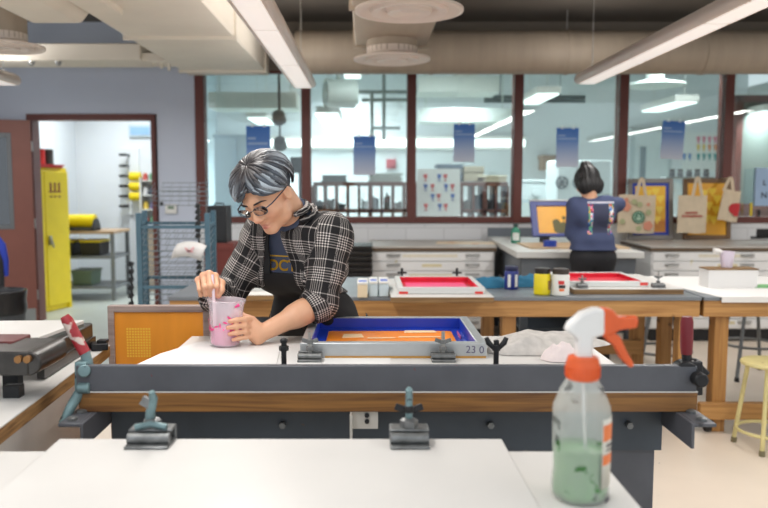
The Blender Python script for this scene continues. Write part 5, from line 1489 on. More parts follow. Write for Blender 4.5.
# ------------------------------------------------------------------ steel work tables at the window wall
pale_top = mat('pale_grey_top', (206, 206, 202), .4, var=.04, scale=4)


def wall_table(x0, x1, y0, y1, z, rz, label):
    c = ((x0 + x1) / 2, (y0 + y1) / 2, 0)
    t = thing('steel_table', label, 'table', c, local=True); t.rotation_euler = (0, 0, rz)
    w, d = (x1 - x0) / 2, (y1 - y0) / 2
    m = MB(); m.bb((-w, -d, z - .05), (w, d, z)); m.build('table_top', pale_top, t, bevel=.004)
    m = MB(); m.bb((-w + .0, d - .04, z), (w, d, z + .09)); m.build('back_ledge', mat('slate_ledge', (104, 112, 120), .45), t)
    m = MB(); m.bb((-w + .05, -d + .05, z - .32), (w - .05, d - .05, z - .05)); m.build('under_cabinet', mat('slate_steel', (98, 104, 110), .5, var=.08, scale=6), t)
    for (sx, sy) in ((-1, -1), (1, -1), (-1, 1), (1, 1)):
        m = MB(); m.bb((sx * (w - .08) - .03, sy * (d - .09) - .03, 0), (sx * (w - .08) + .03, sy * (d - .09) + .03, z - .05)); m.build('leg', steel_dark, t)
    m = MB(); m.bb((-w + .08, -d + .1, .25), (w - .08, d - .1, .28)); m.build('shelf', steel_dark, t)
    return t


ZW = .92
f0, f1 = atz(511, 252, ZW), atz(650, 252, ZW)
wall_table(f0.x + .075, f1.x - .02, f0.y, 7.86, ZW, math.radians(-1.8), 'pale topped steel table at which the dark-haired person stands')
g0 = at(232, 232, 7.0).x
wall_table(-1.09, at(336, 250, 7.0).x - .03, 6.3, 7.9, ZW, 0, 'pale topped steel table below the first two glass bays')
# screen on easel with blue border, tan board, tape, green bottle
q0, q1 = atz(537, 235, ZW), atz(577, 233, ZW)
yS = 7.0
A, B = at(537, 234, yS), at(577, 234, yS); zS = ZW + .055; hS = .36; lean = math.radians(28)
t = thing('easel_screen', 'tilted screen with blue border and dark drawing in front of the dark-haired person', 'printing screen', ((A.x + B.x) / 2 + .06, yS, ZW), local=True)
wS = (B.x - A.x) / 2 + .1
Rm = Matrix.Translation((0, 0, .055)) @ Matrix.Rotation(-lean, 4, 'X') @ Matrix.Shear('XZ', 4, (.22, 0)) if False else Matrix.Translation((0, 0, .055)) @ Matrix.Rotation(-lean, 4, 'X')
navy = mat('navy_frame', (44, 60, 132), .4)
for (a, b) in (((-wS, 0), (-wS + .06, hS)), ((wS - .06, 0), (wS, hS)), ((-wS + .06, 0), (wS - .06, .03)), ((-wS + .06, hS - .05), (wS - .06, hS))):
    m = MB(); m.box(((a[0] + b[0]) / 2, 0, (a[1] + b[1]) / 2), (b[0] - a[0], .03, b[1] - a[1])); m2 = put(MB(), m, Rm); m2.build('frame_bar', navy, t, bevel=.003)
m = MB(); m.box((0, -.002, hS / 2), (2 * wS - .1, .004, hS - .06)); put(MB(), m, Rm).build('mesh', mat('amber_stencil', (232, 166, 30), .4, var=.06, scale=6), t)
m = MB()
for k in range(9): m.lathe([(.0, 0), (.03 + .02 * random.random(), .001), (.0, .002)], (-.06 + .05 * (k % 4) + .02 * random.random(), -.004, .07 + .035 * (k // 4)), 8, 0, Matrix.Rotation(math.pi / 2, 4, 'X'))
m.lathe([(.0, 0), (.018, .001), (.0, .002)], (.02, -.004, .19), 8, 0, Matrix.Rotation(math.pi / 2, 4, 'X')); m.box((.02, -.004, .165), (.008, .002, .05)); put(MB(), m, Rm).build('stencil_drawing', mat('stencil_dark', (84, 80, 30), .5), t)
for x in (-wS + .12, wS - .12): m = MB(); m.bb((x - .03, -.03, .0005), (x + .03, .12, .054)); m.build('foot_block', black_pl, t)
m = MB(); m.box((0, .0, hS + .004), (2 * wS, .05, .008)); put(MB(), m, Rm).build('top_tape', white_metal, t)
A, B = atz(530, 249, ZW), atz(585, 238, ZW)
m = MB(); m.bb((A.x, A.y, ZW + .0005), (B.x, min(B.y, 6.85), ZW + .012)); tag(m.build('tan_board', mat('tan_board', (196, 170, 136), .6, var=.06, scale=5), loc=((A.x + B.x) / 2, 6.5, ZW)), 'tan board lying on the steel table under the blue tape roll', 'board')
q = atz(552, 247, ZW + .0125); q.y += .07
m = MB(); m.lathe([(.035, 0), (.055, 0), (.055, .05), (.035, .05)], (q.x, q.y, ZW + .0125), 30, closed=True); tag(m.build('tape_roll', mat('blue_tape', (36, 70, 180), .4), loc=(q.x, q.y, ZW + .0125)), 'roll of blue tape on the tan board', 'tape')
q = atz(515.5, 243, ZW + .0005); q.z = ZW + .0005
t = thing('green_bottle', 'green plastic bottle with pale label on the steel table', 'bottle', q); hB = at(515, 224, q.y).z - q.z
m = MB(); m.lathe([(.036, 0), (.042, .006), (.042, hB * .62), (.034, hB * .74), (.018, hB * .82), (.018, hB * .86)], q, 24); m.build('bottle', mat('bottle_green', (48, 130, 104), .25), t)
m = MB(); m.lathe([(.022, hB * .84), (.022, hB), (.014, hB)], q, 18); m.build('cap', mat('cap_dark_green', (40, 70, 66), .4), t)
vs, fs = [], []
for i in range(9):
    a = math.radians(-140 + 90 * i / 8)
    for z in (.15, .55): vs.append((q.x + .0427 * math.cos(a), q.y + .0427 * math.sin(a), q.z + hB * z))
for i in range(8): fs.append((2 * i, 2 * i + 2, 2 * i + 3, 2 * i + 1))
m = MB(); m.add(vs, fs); m.build('label', mat('green_bottle_label', (206, 214, 210), .5, spots=[((200, 100, 110), 24, .62)], var=.02), t)

# ------------------------------------------------------------------ yellow screens and tote bags on the flat file
YS = 7.82


def lean_screen(px0, px1, py0, py1, fm, border, mesh_m, label, y_):
    A, B = at(px0, py1, y_), at(px1, py0, y_); w = B.x - A.x; h = B.z - ZF
    t = thing('printing_screen', label, 'printing screen', ((A.x + B.x) / 2, y_, ZF + .001), local=True)
    t.rotation_euler = (math.radians(-5), 0, 0)
    b = .045
    for (a, c_) in (((-w / 2, 0), (-w / 2 + b, h)), ((w / 2 - b, 0), (w / 2, h)), ((-w / 2 + b, 0), (w / 2 - b, b)), ((-w / 2 + b, h - b), (w / 2 - b, h))):
        m = MB(); m.bb((a[0], -.015, a[1]), (c_[0], .015, c_[1])); m.build('frame_bar', fm, t, bevel=.003)
    g = .03 if border is not None else 0
    if border is not None:
        m = MB()
        for (a, c_) in (((-w / 2 + b, b), (-w / 2 + b + g, h - b)), ((w / 2 - b - g, b), (w / 2 - b, h - b)), ((-w / 2 + b + g, b), (w / 2 - b - g, b + g)), ((-w / 2 + b + g, h - b - g), (w / 2 - b - g, h - b))): m.bb((a[0], -.002, a[1]), (c_[0], .004, c_[1]))
        m.build('ink_border', border, t)
    m = MB(); m.bb((-w / 2 + b + g, 0, b + g), (w / 2 - b - g, .003, h - b - g)); m.build('mesh', mesh_m, t)
    m = MB()
    for (u, v) in ((-.05, .75), (.12, .78), (.22, .66), (-.1, .5), (.05, .55), (.2, .48), (.0, .34), (.15, .32), (-.2, .65), (-.22, .4)):
        cx_, cz_ = u * w, v * h
        M = Matrix.Translation((cx_, -.0005, cz_)) @ Matrix.Rotation(math.pi / 2, 4, 'X')
        s = w * .085; m.prism([(-s, s), (s, s), (s * .75, -s * .2), (s * .25, -s * .5), (s * .25, -s), (-s * .25, -s), (-s * .25, -s * .5), (-s * .75, -s * .2)], .001, M)
    m.build('stencil_cups', mat('stencil_pale', (248, 214, 72), .4), t, smooth=False)
    return t, w, h


ym1 = gradmat('screen_yellow', [(0, (206, 140, 40)), (.22, (196, 120, 30)), (.32, (240, 182, 40)), (1, (244, 190, 50))], 2, .4)
ym2 = mat('screen_amber', (228, 166, 34), .4, var=.06, scale=4)
lean_screen(628, 675, 178.5, 234, mat('grey_alu_frame', (128, 124, 120), .4, metal=.4), blue_ink, ym1, 'yellow screen with blue border leaning behind the green emblem tote', YS)
lean_screen(683, 733, 178.5, 234, mat('brown_frame', (112, 86, 58), .5), None, ym2, 'amber screen in a brown frame leaning behind the red-lettered tote', YS)

canvas = mat('natural_canvas', (206, 190, 164), .9, var=.05, scale=20, bump=.1)


def tote(px0, px1, py0, py1, y_, label, handle, rot=0.0, taper=.0):
    A, B = at(px0, py1, y_), at(px1, py0, y_); w, h = (B.x - A.x), B.z - A.z
    t = thing('tote_bag', label, 'bag', ((A.x + B.x) / 2, y_, A.z), local=True); t.rotation_euler = (0, rot, 0)
    m = MB(); n = 12
    vs, fs = [], []
    for s in (-1, 1):
        for j in range(n + 1):
            for i in range(n + 1):
                u, v = i / n, j / n
                ww = w * (1 - taper * v)
                bulge = .03 * math.sin(math.pi * u) * (1 - .75 * v) * (.4 + .6 * math.sin(math.pi * min(1, v + .25)))
                vs.append(((u - .5) * ww, s * bulge + .004 * s + .004 * math.sin(u * 9 + v * 3), v * h + .004 * math.sin(u * 7)))
    k = (n + 1) ** 2
    for j in range(n):
        for i in range(n):
            a = j * (n + 1) + i; fs.append((a, a + 1, a + n + 2, a + n + 1)); fs.append((k + a, k + a + n + 1, k + a + n + 2, k + a + 1))
    for i in range(n):
        fs.append((i, k + i, k + i + 1, i + 1)); a = n * (n + 1) + i; fs.append((a, a + 1, k + a + 1, k + a))
        b = i * (n + 1); fs.append((b, b + n + 1, k + b + n + 1, k + b)); b += n; fs.append((b, k + b, k + b + n + 1, b + n + 1))
    m.add(vs, fs); m.build('bag_body', canvas, t, angle=60)
    hh = at(px0, handle[1], y_).z - A.z; hx = (at(handle[0], py0, y_).x - (A.x + B.x) / 2)
    m = MB()
    m.beam((hx - .05, -.01, h - .02), (hx - .012, -.004, hh), .004, .03, up=(1, 0, 0)); m.beam((hx + .05, -.01, h - .02), (hx + .012, -.004, hh), .004, .03, up=(1, 0, 0)); m.beam((hx - .016, -.004, hh), (hx + .016, -.004, hh), .004, .03); m.beam((hx, -.004, hh), (hx, .175, hh), .03, .004)
    m.build('strap', canvas, t)
    return t, w, h


def disc(c, r, th=.0015, seg=28):
    m = MB(); m.lathe([(0.0001, 0), (r, 0), (r, th), (0.0001, th)], c, seg, 0, Matrix.Rotation(math.pi / 2, 4, 'X')); return m


YT = 7.7
t1, w, h = tote(617, 655, 195, 233, YT, 'canvas tote bag with a round green emblem and faded red flowers', (640, 179), .02)
m = disc((.01, -.04, h * .42), h * .17); m.build('green_emblem', mat('emblem_green', (28, 98, 70), .7), t1)
m = MB(); m.tube([(.01 + h * .125 * math.cos(k * .2618), -.0425, h * .42 + h * .125 * math.sin(k * .2618)) for k in range(24)], h * .012, 6, closed=True)
m.lathe([(.0001, 0), (h * .035, 0), (h * .035, .001), (.0001, .001)], (.01, -.0425, h * .46), 14, 0, Matrix.Rotation(math.pi / 2, 4, 'X'))
m.box((.01, -.0425, h * .38), (h * .1, .001, h * .07)); 
for s in (-1, 1): m.tube([(.01 + s * h * .03, -.0425, h * .35), (.01 + s * h * .08, -.0425, h * .4), (.01 + s * h * .07, -.0425, h * .47)], h * .01, 6)
m.build('emblem_figure', mat('emblem_pale', (170, 196, 176), .7), t1)
for (u, v, r) in ((-.3, .68, .13), (.3, .2, .14), (-.32, .86, .07), (.28, .76, .05)):
    m = MB()
    for k in range(5): m.lathe([(.0001, 0), (h * r * .5, .0), (.0001, .0015)], (u * w + h * r * .45 * math.cos(k * 1.257), -.037 + .008 * abs(u), v * h + h * r * .45 * math.sin(k * 1.257)), 10, 0, Matrix.Rotation(math.pi / 2, 4, 'X'))
    m.build('faded_flower', mat('faded_red', (206, 140, 116), .8), t1)
for (u, v) in ((-.1, .82), (-.4, .3), (.05, .12), (.3, .55), (.05, .75)):
    m = MB(); m.lathe([(.0001, 0), (.03, .0), (.0001, .0015)], (u * w, -.034, v * h), 8, 0, Matrix.Rotation(math.pi / 2, 4, 'X'))
    m.build('faded_leaf', mat('faded_green', (168, 172, 132), .8), t1)
t2, w, h = tote(677, 707, 195.5, 233, YT - .02, 'canvas tote bag with two short lines of dark red lettering', (697, 178), 0)
m = MB()
for (z, spec) in ((h * .545, (-.27, .13)), (h * .455, (-.38, .34))):
    x = spec[0] * w
    while x < spec[1] * w: ww = .008 + .006 * random.random(); m.box((x, -.038, z), (ww, .002, h * .045)); x += ww + .004
m.build('red_lettering', mat('lettering_red', (168, 50, 46), .7), t2)
t3, w, h = tote(717, 738, 190, 221, YT, 'small tilted canvas tote bag with a red patch hanging on the brown framed screen', (724, 178.5), .14, .15)
m = MB(); m.lathe([(.0001, 0), (.055, 0), (.055, .002), (.0001, .002)], (.035, -.036, h * .42), 18, 0, Matrix.Rotation(math.pi / 2, 4, 'X')); m.box((.06, -.034, h * .4), (.05, .002, .13)); m.build('red_patch', mat('patch_red', (182, 40, 46), .7), t3)
# black tool on the right flat file, lettered sheet, yellow strip
q = atz(758, 238, ZF + .0005)
t = thing('black_stand', 'black low stand with a thin upright rod on the flat file cabinet', 'stand', (q.x, q.y, ZF + .0005))
m = MB(); m.bb((q.x - .1, q.y - .08, ZF + .0005), (q.x + .16, q.y + .12, ZF + .02)); m.bb((q.x - .04, q.y - .05, ZF + .02), (q.x + .14, q.y + .08, ZF + .1)); m.bb((q.x - .12, q.y - .02, ZF + .05), (q.x + .16, q.y + .02, ZF + .075)); m.build('base', black_iron, t, bevel=.006)
m = MB(); m.cyl((q.x - .0, q.y, ZF + .1), (q.x - .0, q.y, ZF + .3), .012); m.build('rod', black_iron, t)
A, B = at(756, 206, 7.9), at(786, 168, 7.9)
t = thing('lettered_sheet', 'pale blue sheet with dark letters on the last glass bay', 'sign', ((A.x + B.x) / 2, 7.93, A.z))
m = MB(); m.bb((A.x, 7.93, A.z), (B.x, 7.97, B.z)); m.build('sheet', mat('pale_blue_sheet', (150, 176, 206), .4), t)
for (txt, px, py, sz) in (('L', 764.5, 183, .075), ('N', 764, 195.5, .085)):
    q = at(px, py, 7.929); put(MB(), text_mesh(txt, sz, bold=.002), Matrix.Translation((q.x, 7.9285, q.z))).build('letter', mat('letter_dark', (40, 44, 60), .5), t, smooth=False)
A, B = at(752.8, 216, 7.9), at(755.2, 203, 7.9); m = MB(); m.bb((A.x, 7.955, A.z), (B.x, 7.974, B.z)); tag(m.build('yellow_strip', yel, loc=(A.x, 7.95, A.z)), 'thin yellow strip taped beneath the lettered sheet', 'strip')
# ------------------------------------------------------------------ people: smooth bodies grown from a distance field
def cap(a, b, r0, r1=None):
    a = np.array(a, float); b = np.array(b, float); r1 = r0 if r1 is None else r1

    def f(p):
        ab = b - a; h = np.clip(((p - a) @ ab) / max(ab @ ab, 1e-9), 0, 1)
        return np.linalg.norm(p - a - h[:, None] * ab, axis=1) - (r0 + (r1 - r0) * h)
    return f


def ell(c, r, R=None):
    c = np.array(c, float); r = np.array(r, float)

    def f(p):
        q = p - c
        if R is not None: q = q @ R
        k0 = np.linalg.norm(q / r, axis=1); k1 = np.linalg.norm(q / (r * r), axis=1)
        return k0 * (k0 - 1) / np.maximum(k1, 1e-6)
    return f


def smin(a, b, k):
    h = np.clip(.5 + .5 * (b - a) / k, 0, 1); return b * (1 - h) + a * h - k * h * (1 - h)


def field(items):
    """items: (function, blend, op) with op '+' or '-'"""
    def f(p):
        d = None
        for it in items:
            fn, k = it[0], it[1]; op = it[2] if len(it) > 2 else '+'
            e = fn(p)
            if d is None: d = e
            elif op == '+': d = smin(d, e, k)
            elif op == '-': d = -smin(-d, e, k)
            else: d = -smin(-d, -e, k)
        return d
    return f


def grow(fn, lo, hi, res):
    """surface-net mesh of fn = 0"""
    Bk = 8; lo = np.array(lo, float); n = np.ceil((np.array(hi) - lo) / res / Bk).astype(int)
    gi = np.stack(np.meshgrid(*[np.arange(k) for k in n], indexing='ij'), -1).reshape(-1, 3)
    cen = lo + (gi * Bk + Bk / 2 - .5) * res
    dc = fn(cen)
    act = np.abs(dc) < res * Bk * 1.7
    V = np.where(dc < 0, -1., 1.).reshape(n).repeat(Bk, 0).repeat(Bk, 1).repeat(Bk, 2).astype(np.float32)
    loc = np.stack(np.meshgrid(*[np.arange(Bk)] * 3, indexing='ij'), -1).reshape(-1, 3)
    ab = gi[act]
    for s in range(0, len(ab), 600):
        idx = (ab[s:s + 600, None, :] * Bk + loc[None]).reshape(-1, 3)
        V[idx[:, 0], idx[:, 1], idx[:, 2]] = fn(lo + idx * res)
    S = V < 0
    c = np.zeros(tuple(np.array(V.shape) - 1), np.int8)
    for dx in (0, 1):
        for dy in (0, 1):
            for dz in (0, 1): c += S[dx:c.shape[0] + dx, dy:c.shape[1] + dy, dz:c.shape[2] + dz]
    cells = np.argwhere((c > 0) & (c < 8))
    vid = -np.ones(c.shape, np.int32); vid[cells[:, 0], cells[:, 1], cells[:, 2]] = np.arange(len(cells))
    acc = np.zeros((len(cells), 3)); cnt = np.zeros(len(cells))
    cor = [(x, y, z) for x in (0, 1) for y in (0, 1) for z in (0, 1)]
    for i, a in enumerate(cor):
        for b in cor[i + 1:]:
            if sum(abs(a[k] - b[k]) for k in range(3)) != 1: continue
            va = V[cells[:, 0] + a[0], cells[:, 1] + a[1], cells[:, 2] + a[2]]; vb = V[cells[:, 0] + b[0], cells[:, 1] + b[1], cells[:, 2] + b[2]]
            m = (va < 0) != (vb < 0); t = np.where(m, va / np.where(m, va - vb, 1), 0)
            acc += np.where(m[:, None], np.array(a) + t[:, None] * (np.array(b) - np.array(a)), 0); cnt += m
    verts = lo + (cells + acc / cnt[:, None]) * res
    faces = []
    for ax in range(3):
        u, v = [(1, 2), (2, 0), (0, 1)][ax]
        sl0 = [slice(None)] * 3; sl1 = [slice(None)] * 3; sl0[ax] = slice(0, -1); sl1[ax] = slice(1, None)
        a, b = S[tuple(sl0)], S[tuple(sl1)]
        e = np.argwhere(a != b)
        e = e[(e[:, u] > 0) & (e[:, v] > 0) & (e[:, u] < c.shape[u]) & (e[:, v] < c.shape[v])]
        q = []
        for (du, dv) in ((-1, -1), (0, -1), (0, 0), (-1, 0)):
            k = e.copy(); k[:, u] += du; k[:, v] += dv; q.append(vid[k[:, 0], k[:, 1], k[:, 2]])
        q = np.stack(q, 1); ins = S[e[:, 0], e[:, 1], e[:, 2]]
        q[~ins] = q[~ins][:, ::-1]
        faces.append(q)
    f = np.concatenate(faces); f = f[(f >= 0).all(1)]
    return verts, f


def smooth_verts(v, f, it=2):
    e = np.concatenate([f[:, [0, 1]], f[:, [1, 2]], f[:, [2, 3]], f[:, [3, 0]]]); e = np.concatenate([e, e[:, ::-1]])
    cnt = np.bincount(e[:, 0], minlength=len(v))[:, None]
    for _ in range(it):
        s = np.stack([np.bincount(e[:, 0], weights=v[e[:, 1], k], minlength=len(v)) for k in range(3)], 1)
        v = v * .5 + .5 * s / np.maximum(cnt, 1)
    return v


def grown(name, fn, lo, hi, res, mats, parent, it=1, tint=None, coords=None):
    v, f = grow(fn, lo, hi, res); v = smooth_verts(v, f, it)
    o = ORIG[parent.name]
    me = bpy.data.meshes.new(name); me.from_pydata((v - np.array(o)).tolist(), [], f.tolist()); me.materials.append(mats)
    me.shade_smooth()
    if tint is not None:
        a = me.attributes.new('tint', 'FLOAT_COLOR', 'POINT'); a.data.foreach_set('color', tint(v).astype(np.float32).ravel())
    if coords is not None:
        a = me.attributes.new('cloth', 'FLOAT_VECTOR', 'POINT'); a.data.foreach_set('vector', coords(v).astype(np.float32).ravel())
    ob = bpy.data.objects.new(name, me); COL.objects.link(ob); ob.parent = parent; ORIG[ob.name] = o
    return ob


def attr_mat(name, attr, rough=.55, sss=0.0, noise_amt=.08, nscale=60):
    m, nt, p = nt_of(name); L = nt.links
    a = N(nt, 'ShaderNodeAttribute', attribute_name=attr)
    nz = N(nt, 'ShaderNodeTexNoise'); nz.inputs['Scale'].default_value = nscale
    mp = N(nt, 'ShaderNodeMapRange'); mp.inputs[3].default_value = 1 - noise_amt; mp.inputs[4].default_value = 1 + noise_amt
    L.new(nz.outputs['Fac'], mp.inputs[0])
    mx = N(nt, 'ShaderNodeVectorMath', operation='SCALE'); L.new(a.outputs['Color'], mx.inputs[0]); L.new(mp.outputs[0], mx.inputs['Scale'])
    L.new(mx.outputs[0], p.inputs['Base Color']); p.inputs['Roughness'].default_value = rough
    if sss: p.inputs['Subsurface Weight'].default_value = sss; p.inputs['Subsurface Radius'].default_value = (.012, .005, .003); p.inputs['Subsurface Scale'].default_value = .6
    return m


def npv(v): return np.array(tuple(v), float)


SKIN = np.array(lin((224, 172, 138))[:3]); SKIN_RED = np.array(lin((208, 140, 116))[:3]); LIP = np.array(lin((186, 106, 98))[:3])
skin_m = attr_mat('skin', 'tint', .45, .08, .04, 40)

# ============ the silver-haired person at the press table
pr = thing('person', 'person with short silver hair, glasses and plaid shirt stirring pink ink', 'person', at(318, 360, 2.85) * Vector((1, 1, 0)) if False else (at(318, 360, 2.85).x, 2.85, 0))
yaw, pitch, roll = math.radians(27), math.radians(36), math.radians(-11)
f0 = np.array([-math.sin(yaw), -math.cos(yaw), 0]); l0 = np.array([math.cos(yaw), -math.sin(yaw), 0]); u0 = np.array([0, 0, 1.])
f1 = f0 * math.cos(pitch) - u0 * math.sin(pitch); u1 = u0 * math.cos(pitch) + f0 * math.sin(pitch)
l2 = l0 * math.cos(roll) - u1 * math.sin(roll); u2 = u1 * math.cos(roll) + l0 * math.sin(roll)
HR = np.stack([l2, f1, u2], 1)                       # columns: head left, forward, up
HC = npv(at(267, 193, 2.5))


def hl(l, f, u): return HC + HR @ np.array([l, f, u])


def head_items(hl, R, face=True, s=1.0):
    E = lambda c, r: ell(hl(*c), np.array(r) * s, R)
    C = lambda a, b, r0, r1=None: cap(hl(*a), hl(*b), r0 * s, (r1 if r1 is not None else r0) * s)
    it = [(E((0, -.012, .035), (.076, .095, .082)), .02), (E((0, .025, -.035), (.057, .066, .076)), .035),
          (C((-.028, .022, -.074), (.028, .022, -.074), .030), .03), (C((-.008, .073, -.096), (.008, .073, -.096), .015), .028)]
    if face:
        for sg in (-1, 1):
            it += [(E((sg * .040, .062, -.030), (.026, .024, .022)), .025)]
        it += [(C((-.028, .083, .018), (.028, .083, .018), .008), .02)]
        for sg in (-1, 1): it += [(E((sg * .031, .096, -.002), (.018, .012, .011)), .014, '-')]
        for sg in (-1, 1): it += [(E((sg * .031, .078, -.003), (.0135, .0125, .0105)), .006)]
        it += [(C((0, .089, .006), (0, .105, -.032), .007, .0115), .012)]
        for sg in (-1, 1): it += [(E((sg * .0125, .096, -.037), (.0085, .010, .0075)), .008)]
        it += [(E((0, .0885, -.0635), (.017, .0075, .0042)), .005), (E((0, .0875, -.0745), (.016, .008, .0052)), .005)]
        it += [(C((-.019, .094, -.0688), (.019, .094, -.0688), .0026), .003, '-')]
    for sg in (-1, 1):
        it += [(E((sg * .077, -.004, -.012), (.009, .019, .031)), .010), (E((sg * .084, .003, -.010), (.006, .009, .016)), .006, '-')]
    return it


A_ = l0                                              # across the shoulders, person's left
Ft = f0
chestP, upP, waistP, hipP = npv(at(297, 265, 2.69)), npv(at(296, 238, 2.64)), npv(at(313, 315, 2.78)), npv(at(329, 350, 2.86))
neckP = npv(at(293, 218, 2.60)); headB = hl(0, -.045, -.055)
Lsh, Rsh = npv(at(333, 234, 2.56)), npv(at(262, 234, 2.68))
Lel, Lwr = npv(at(321, 303, 2.50)), npv(at(258, 335, 2.385))
Rel, Rwr = npv(at(226, 300, 2.70)), npv(at(209, 284, 2.505))


def torso(off, k=.05):
    return [(cap(chestP - A_ * .075, chestP + A_ * .075, .098 + off), .01), (cap(upP - A_ * .085, upP + A_ * .085, .062 + off), k),
            (cap(Rsh, Lsh, .048 + off), k), (cap(waistP - A_ * .06, waistP + A_ * .06, .098 + off), .07), (cap(hipP - A_ * .07, hipP + A_ * .075, .12 + off), .07)]


# hands: chains of tapering joints
def chain(pts, r, k=.005):
    return [(cap(pts[i], pts[i + 1], r[i], r[i + 1]), k) for i in range(len(pts) - 1)]


cupC = np.array([cup_x + .001, cup_y])


def cy(phi, r, z):
    a = math.radians(phi); return np.array([cupC[0] + r * math.cos(a), cupC[1] + r * math.sin(a), z])


cz = ZP + .058
Lhand = []
fz = [.030, .010, -.010, -.029]; ln = [1.0, 1.08, 1.02, .86]; rad = [.0082, .0084, .008, .0072]
knl = []
for i in range(4):
    K = cy(2, .086, cz + fz[i] * .82 - .002 * i); ph = [-24, -47, -66]
    p = [K] + [cy(2 + (a - 2) * ln[i], r_, cz + fz[i] + dz) for a, r_, dz in zip(ph, (.0765, .0675, .0625), (.002, .002, -.001))]
    knl.append(K); Lhand += [('f', p, rad[i])]
palmL = []
for i, K in enumerate(knl): palmL.append((cap(Lwr + np.array([0, 0, (1.5 - i) * .009]), K, .0155, .0115), .016))
palmL.append((cap(Lwr * .45 + knl[0] * .55, Lwr * .4 + knl[2] * .6, .017), .016))
fingL = []
for _, p, r in Lhand: fingL += chain(p, [r * 1.12, r * 1.03, r * .96, r * .84])
th0 = Lwr * .55 + cy(38, .09, cz + .01) * .45
fingL += [(cap(Lwr * .75 + th0 * .25 + np.array([0, .012, .008]), cy(34, .084, cz + .018), .0145, .0115), .014)] + chain([cy(34, .084, cz + .018), cy(56, .071, cz + .03), cy(74, .066, cz + .04)], [.0115, .0098, .0085], .008)
px3 = lambda *a: npv(at(*a))
knR = [px3(215.5, 276, 2.425), px3(209, 273.5, 2.415), px3(203, 275.5, 2.42), px3(198, 280, 2.435)]
pipR = [px3(217, 286.5, 2.392), px3(210.5, 286, 2.380), px3(204.5, 287, 2.386), px3(199.5, 289.5, 2.402)]
dipR = [px3(216, 294, 2.405), px3(210.8, 294.5, 2.400), px3(205.5, 294.5, 2.405), px3(200.8, 295, 2.417)]
tipR = [px3(214.5, 297, 2.425), px3(210.5, 295, 2.424), px3(206, 294, 2.428), px3(202, 294, 2.436)]
palmR = [(cap(Rwr + np.array([.012 - .008 * i, 0, 0]), K, .0165, .0115), .014) for i, K in enumerate(knR)]
palmR.append((cap(Rwr * .4 + knR[0] * .6, Rwr * .4 + knR[3] * .6, .017), .014))
fingR = []
for i in range(4): fingR += chain([knR[i], pipR[i], dipR[i], tipR[i]], [rad[i] * 1.2, rad[i] * 1.08, rad[i] * .98, rad[i] * .86], .005)
fingR += [(cap(Rwr + np.array([.015, -.01, -.005]), px3(221.5, 283, 2.45), .0155, .012), .014)] + chain([px3(221.5, 283, 2.45), px3(221.5, 290, 2.425), px3(218.5, 296, 2.405)], [.012, .0102, .0085], .007)

body = head_items(hl, HR) + [(cap(neckP, headB, .056, .050), .03)] + [(a, b) for a, b in torso(-.018)]
body += [(cap(Lsh, Lel, .046, .040), .02), (cap(Lel, Lwr, .041, .0265), .012), (cap(Lel * .7 + Lwr * .3, Lel * .6 + Lwr * .4, .042, .040), .02), (cap(Rsh, Rel, .046, .040), .02), (cap(Rel, Rwr, .040, .0265), .012)]
body += palmL + fingL + palmR + fingR
bodyF = field(body)


def skin_tint(v):
    q = (v - HC) @ HR; c = np.tile(SKIN, (len(v), 1))

    def mixin(w, col): return c * (1 - w[:, None]) + w[:, None] * col
    g = lambda ctr, r: np.exp(-(((q - np.array(ctr)) / np.array(r)) ** 2).sum(1))
    w = np.clip(g((0, .09, -.0645), (.016, .02, .0042)) + g((0, .09, -.0735), (.015, .02, .0045)), 0, 1); c = mixin(w, LIP)
    w = np.clip(.45 * g((.042, .075, -.03), (.02, .03, .02)) + .45 * g((-.042, .075, -.03), (.02, .03, .02)) + .4 * g((0, .11, -.035), (.015, .02, .014)), 0, 1); c = mixin(w, SKIN_RED)
    for T in tipR + [p[-1] for _, p, _ in Lhand] + knR + knl: 
        w = .55 * np.exp(-((v - T) ** 2).sum(1) / .011 ** 2); c = c * (1 - w[:, None]) + w[:, None] * SKIN_RED
    return np.concatenate([c, np.ones((len(v), 1))], 1)


lo = np.min([hipP, Rwr, Lwr, knR[3], Rel, knl[0]], 0) - .16; hi = np.max([hipP, Lsh, HC, Lel], 0) + .16
lo[2] = .9
grown('body', bodyF, lo, hi, .0034, skin_m, pr, 1, skin_tint)

# eyes, brows
dark_hair = mat('dark_brow', (44, 36, 36), .6)
for sg in (-1, 1):
    m = MB(); m.tube([hl(sg * .014, .0935, .019), hl(sg * .028, .0945, .0225), hl(sg * .043, .085, .0225), hl(sg * .052, .073, .016)], [.0026, .0034, .0028, .0012], 8); m.build('eyebrow', dark_hair, pr)
    m = MB(); m.tube([hl(sg * (.031 + .0135 * math.cos(t)), .0905 - .006 * abs(math.cos(t)) , -.0075 - .0035 * math.sin(t)) for t in np.linspace(0.05, math.pi - .05, 9)], [.0007] + [.0014] * 7 + [.0007], 6); m.build('eyelashes', dark_hair, pr)
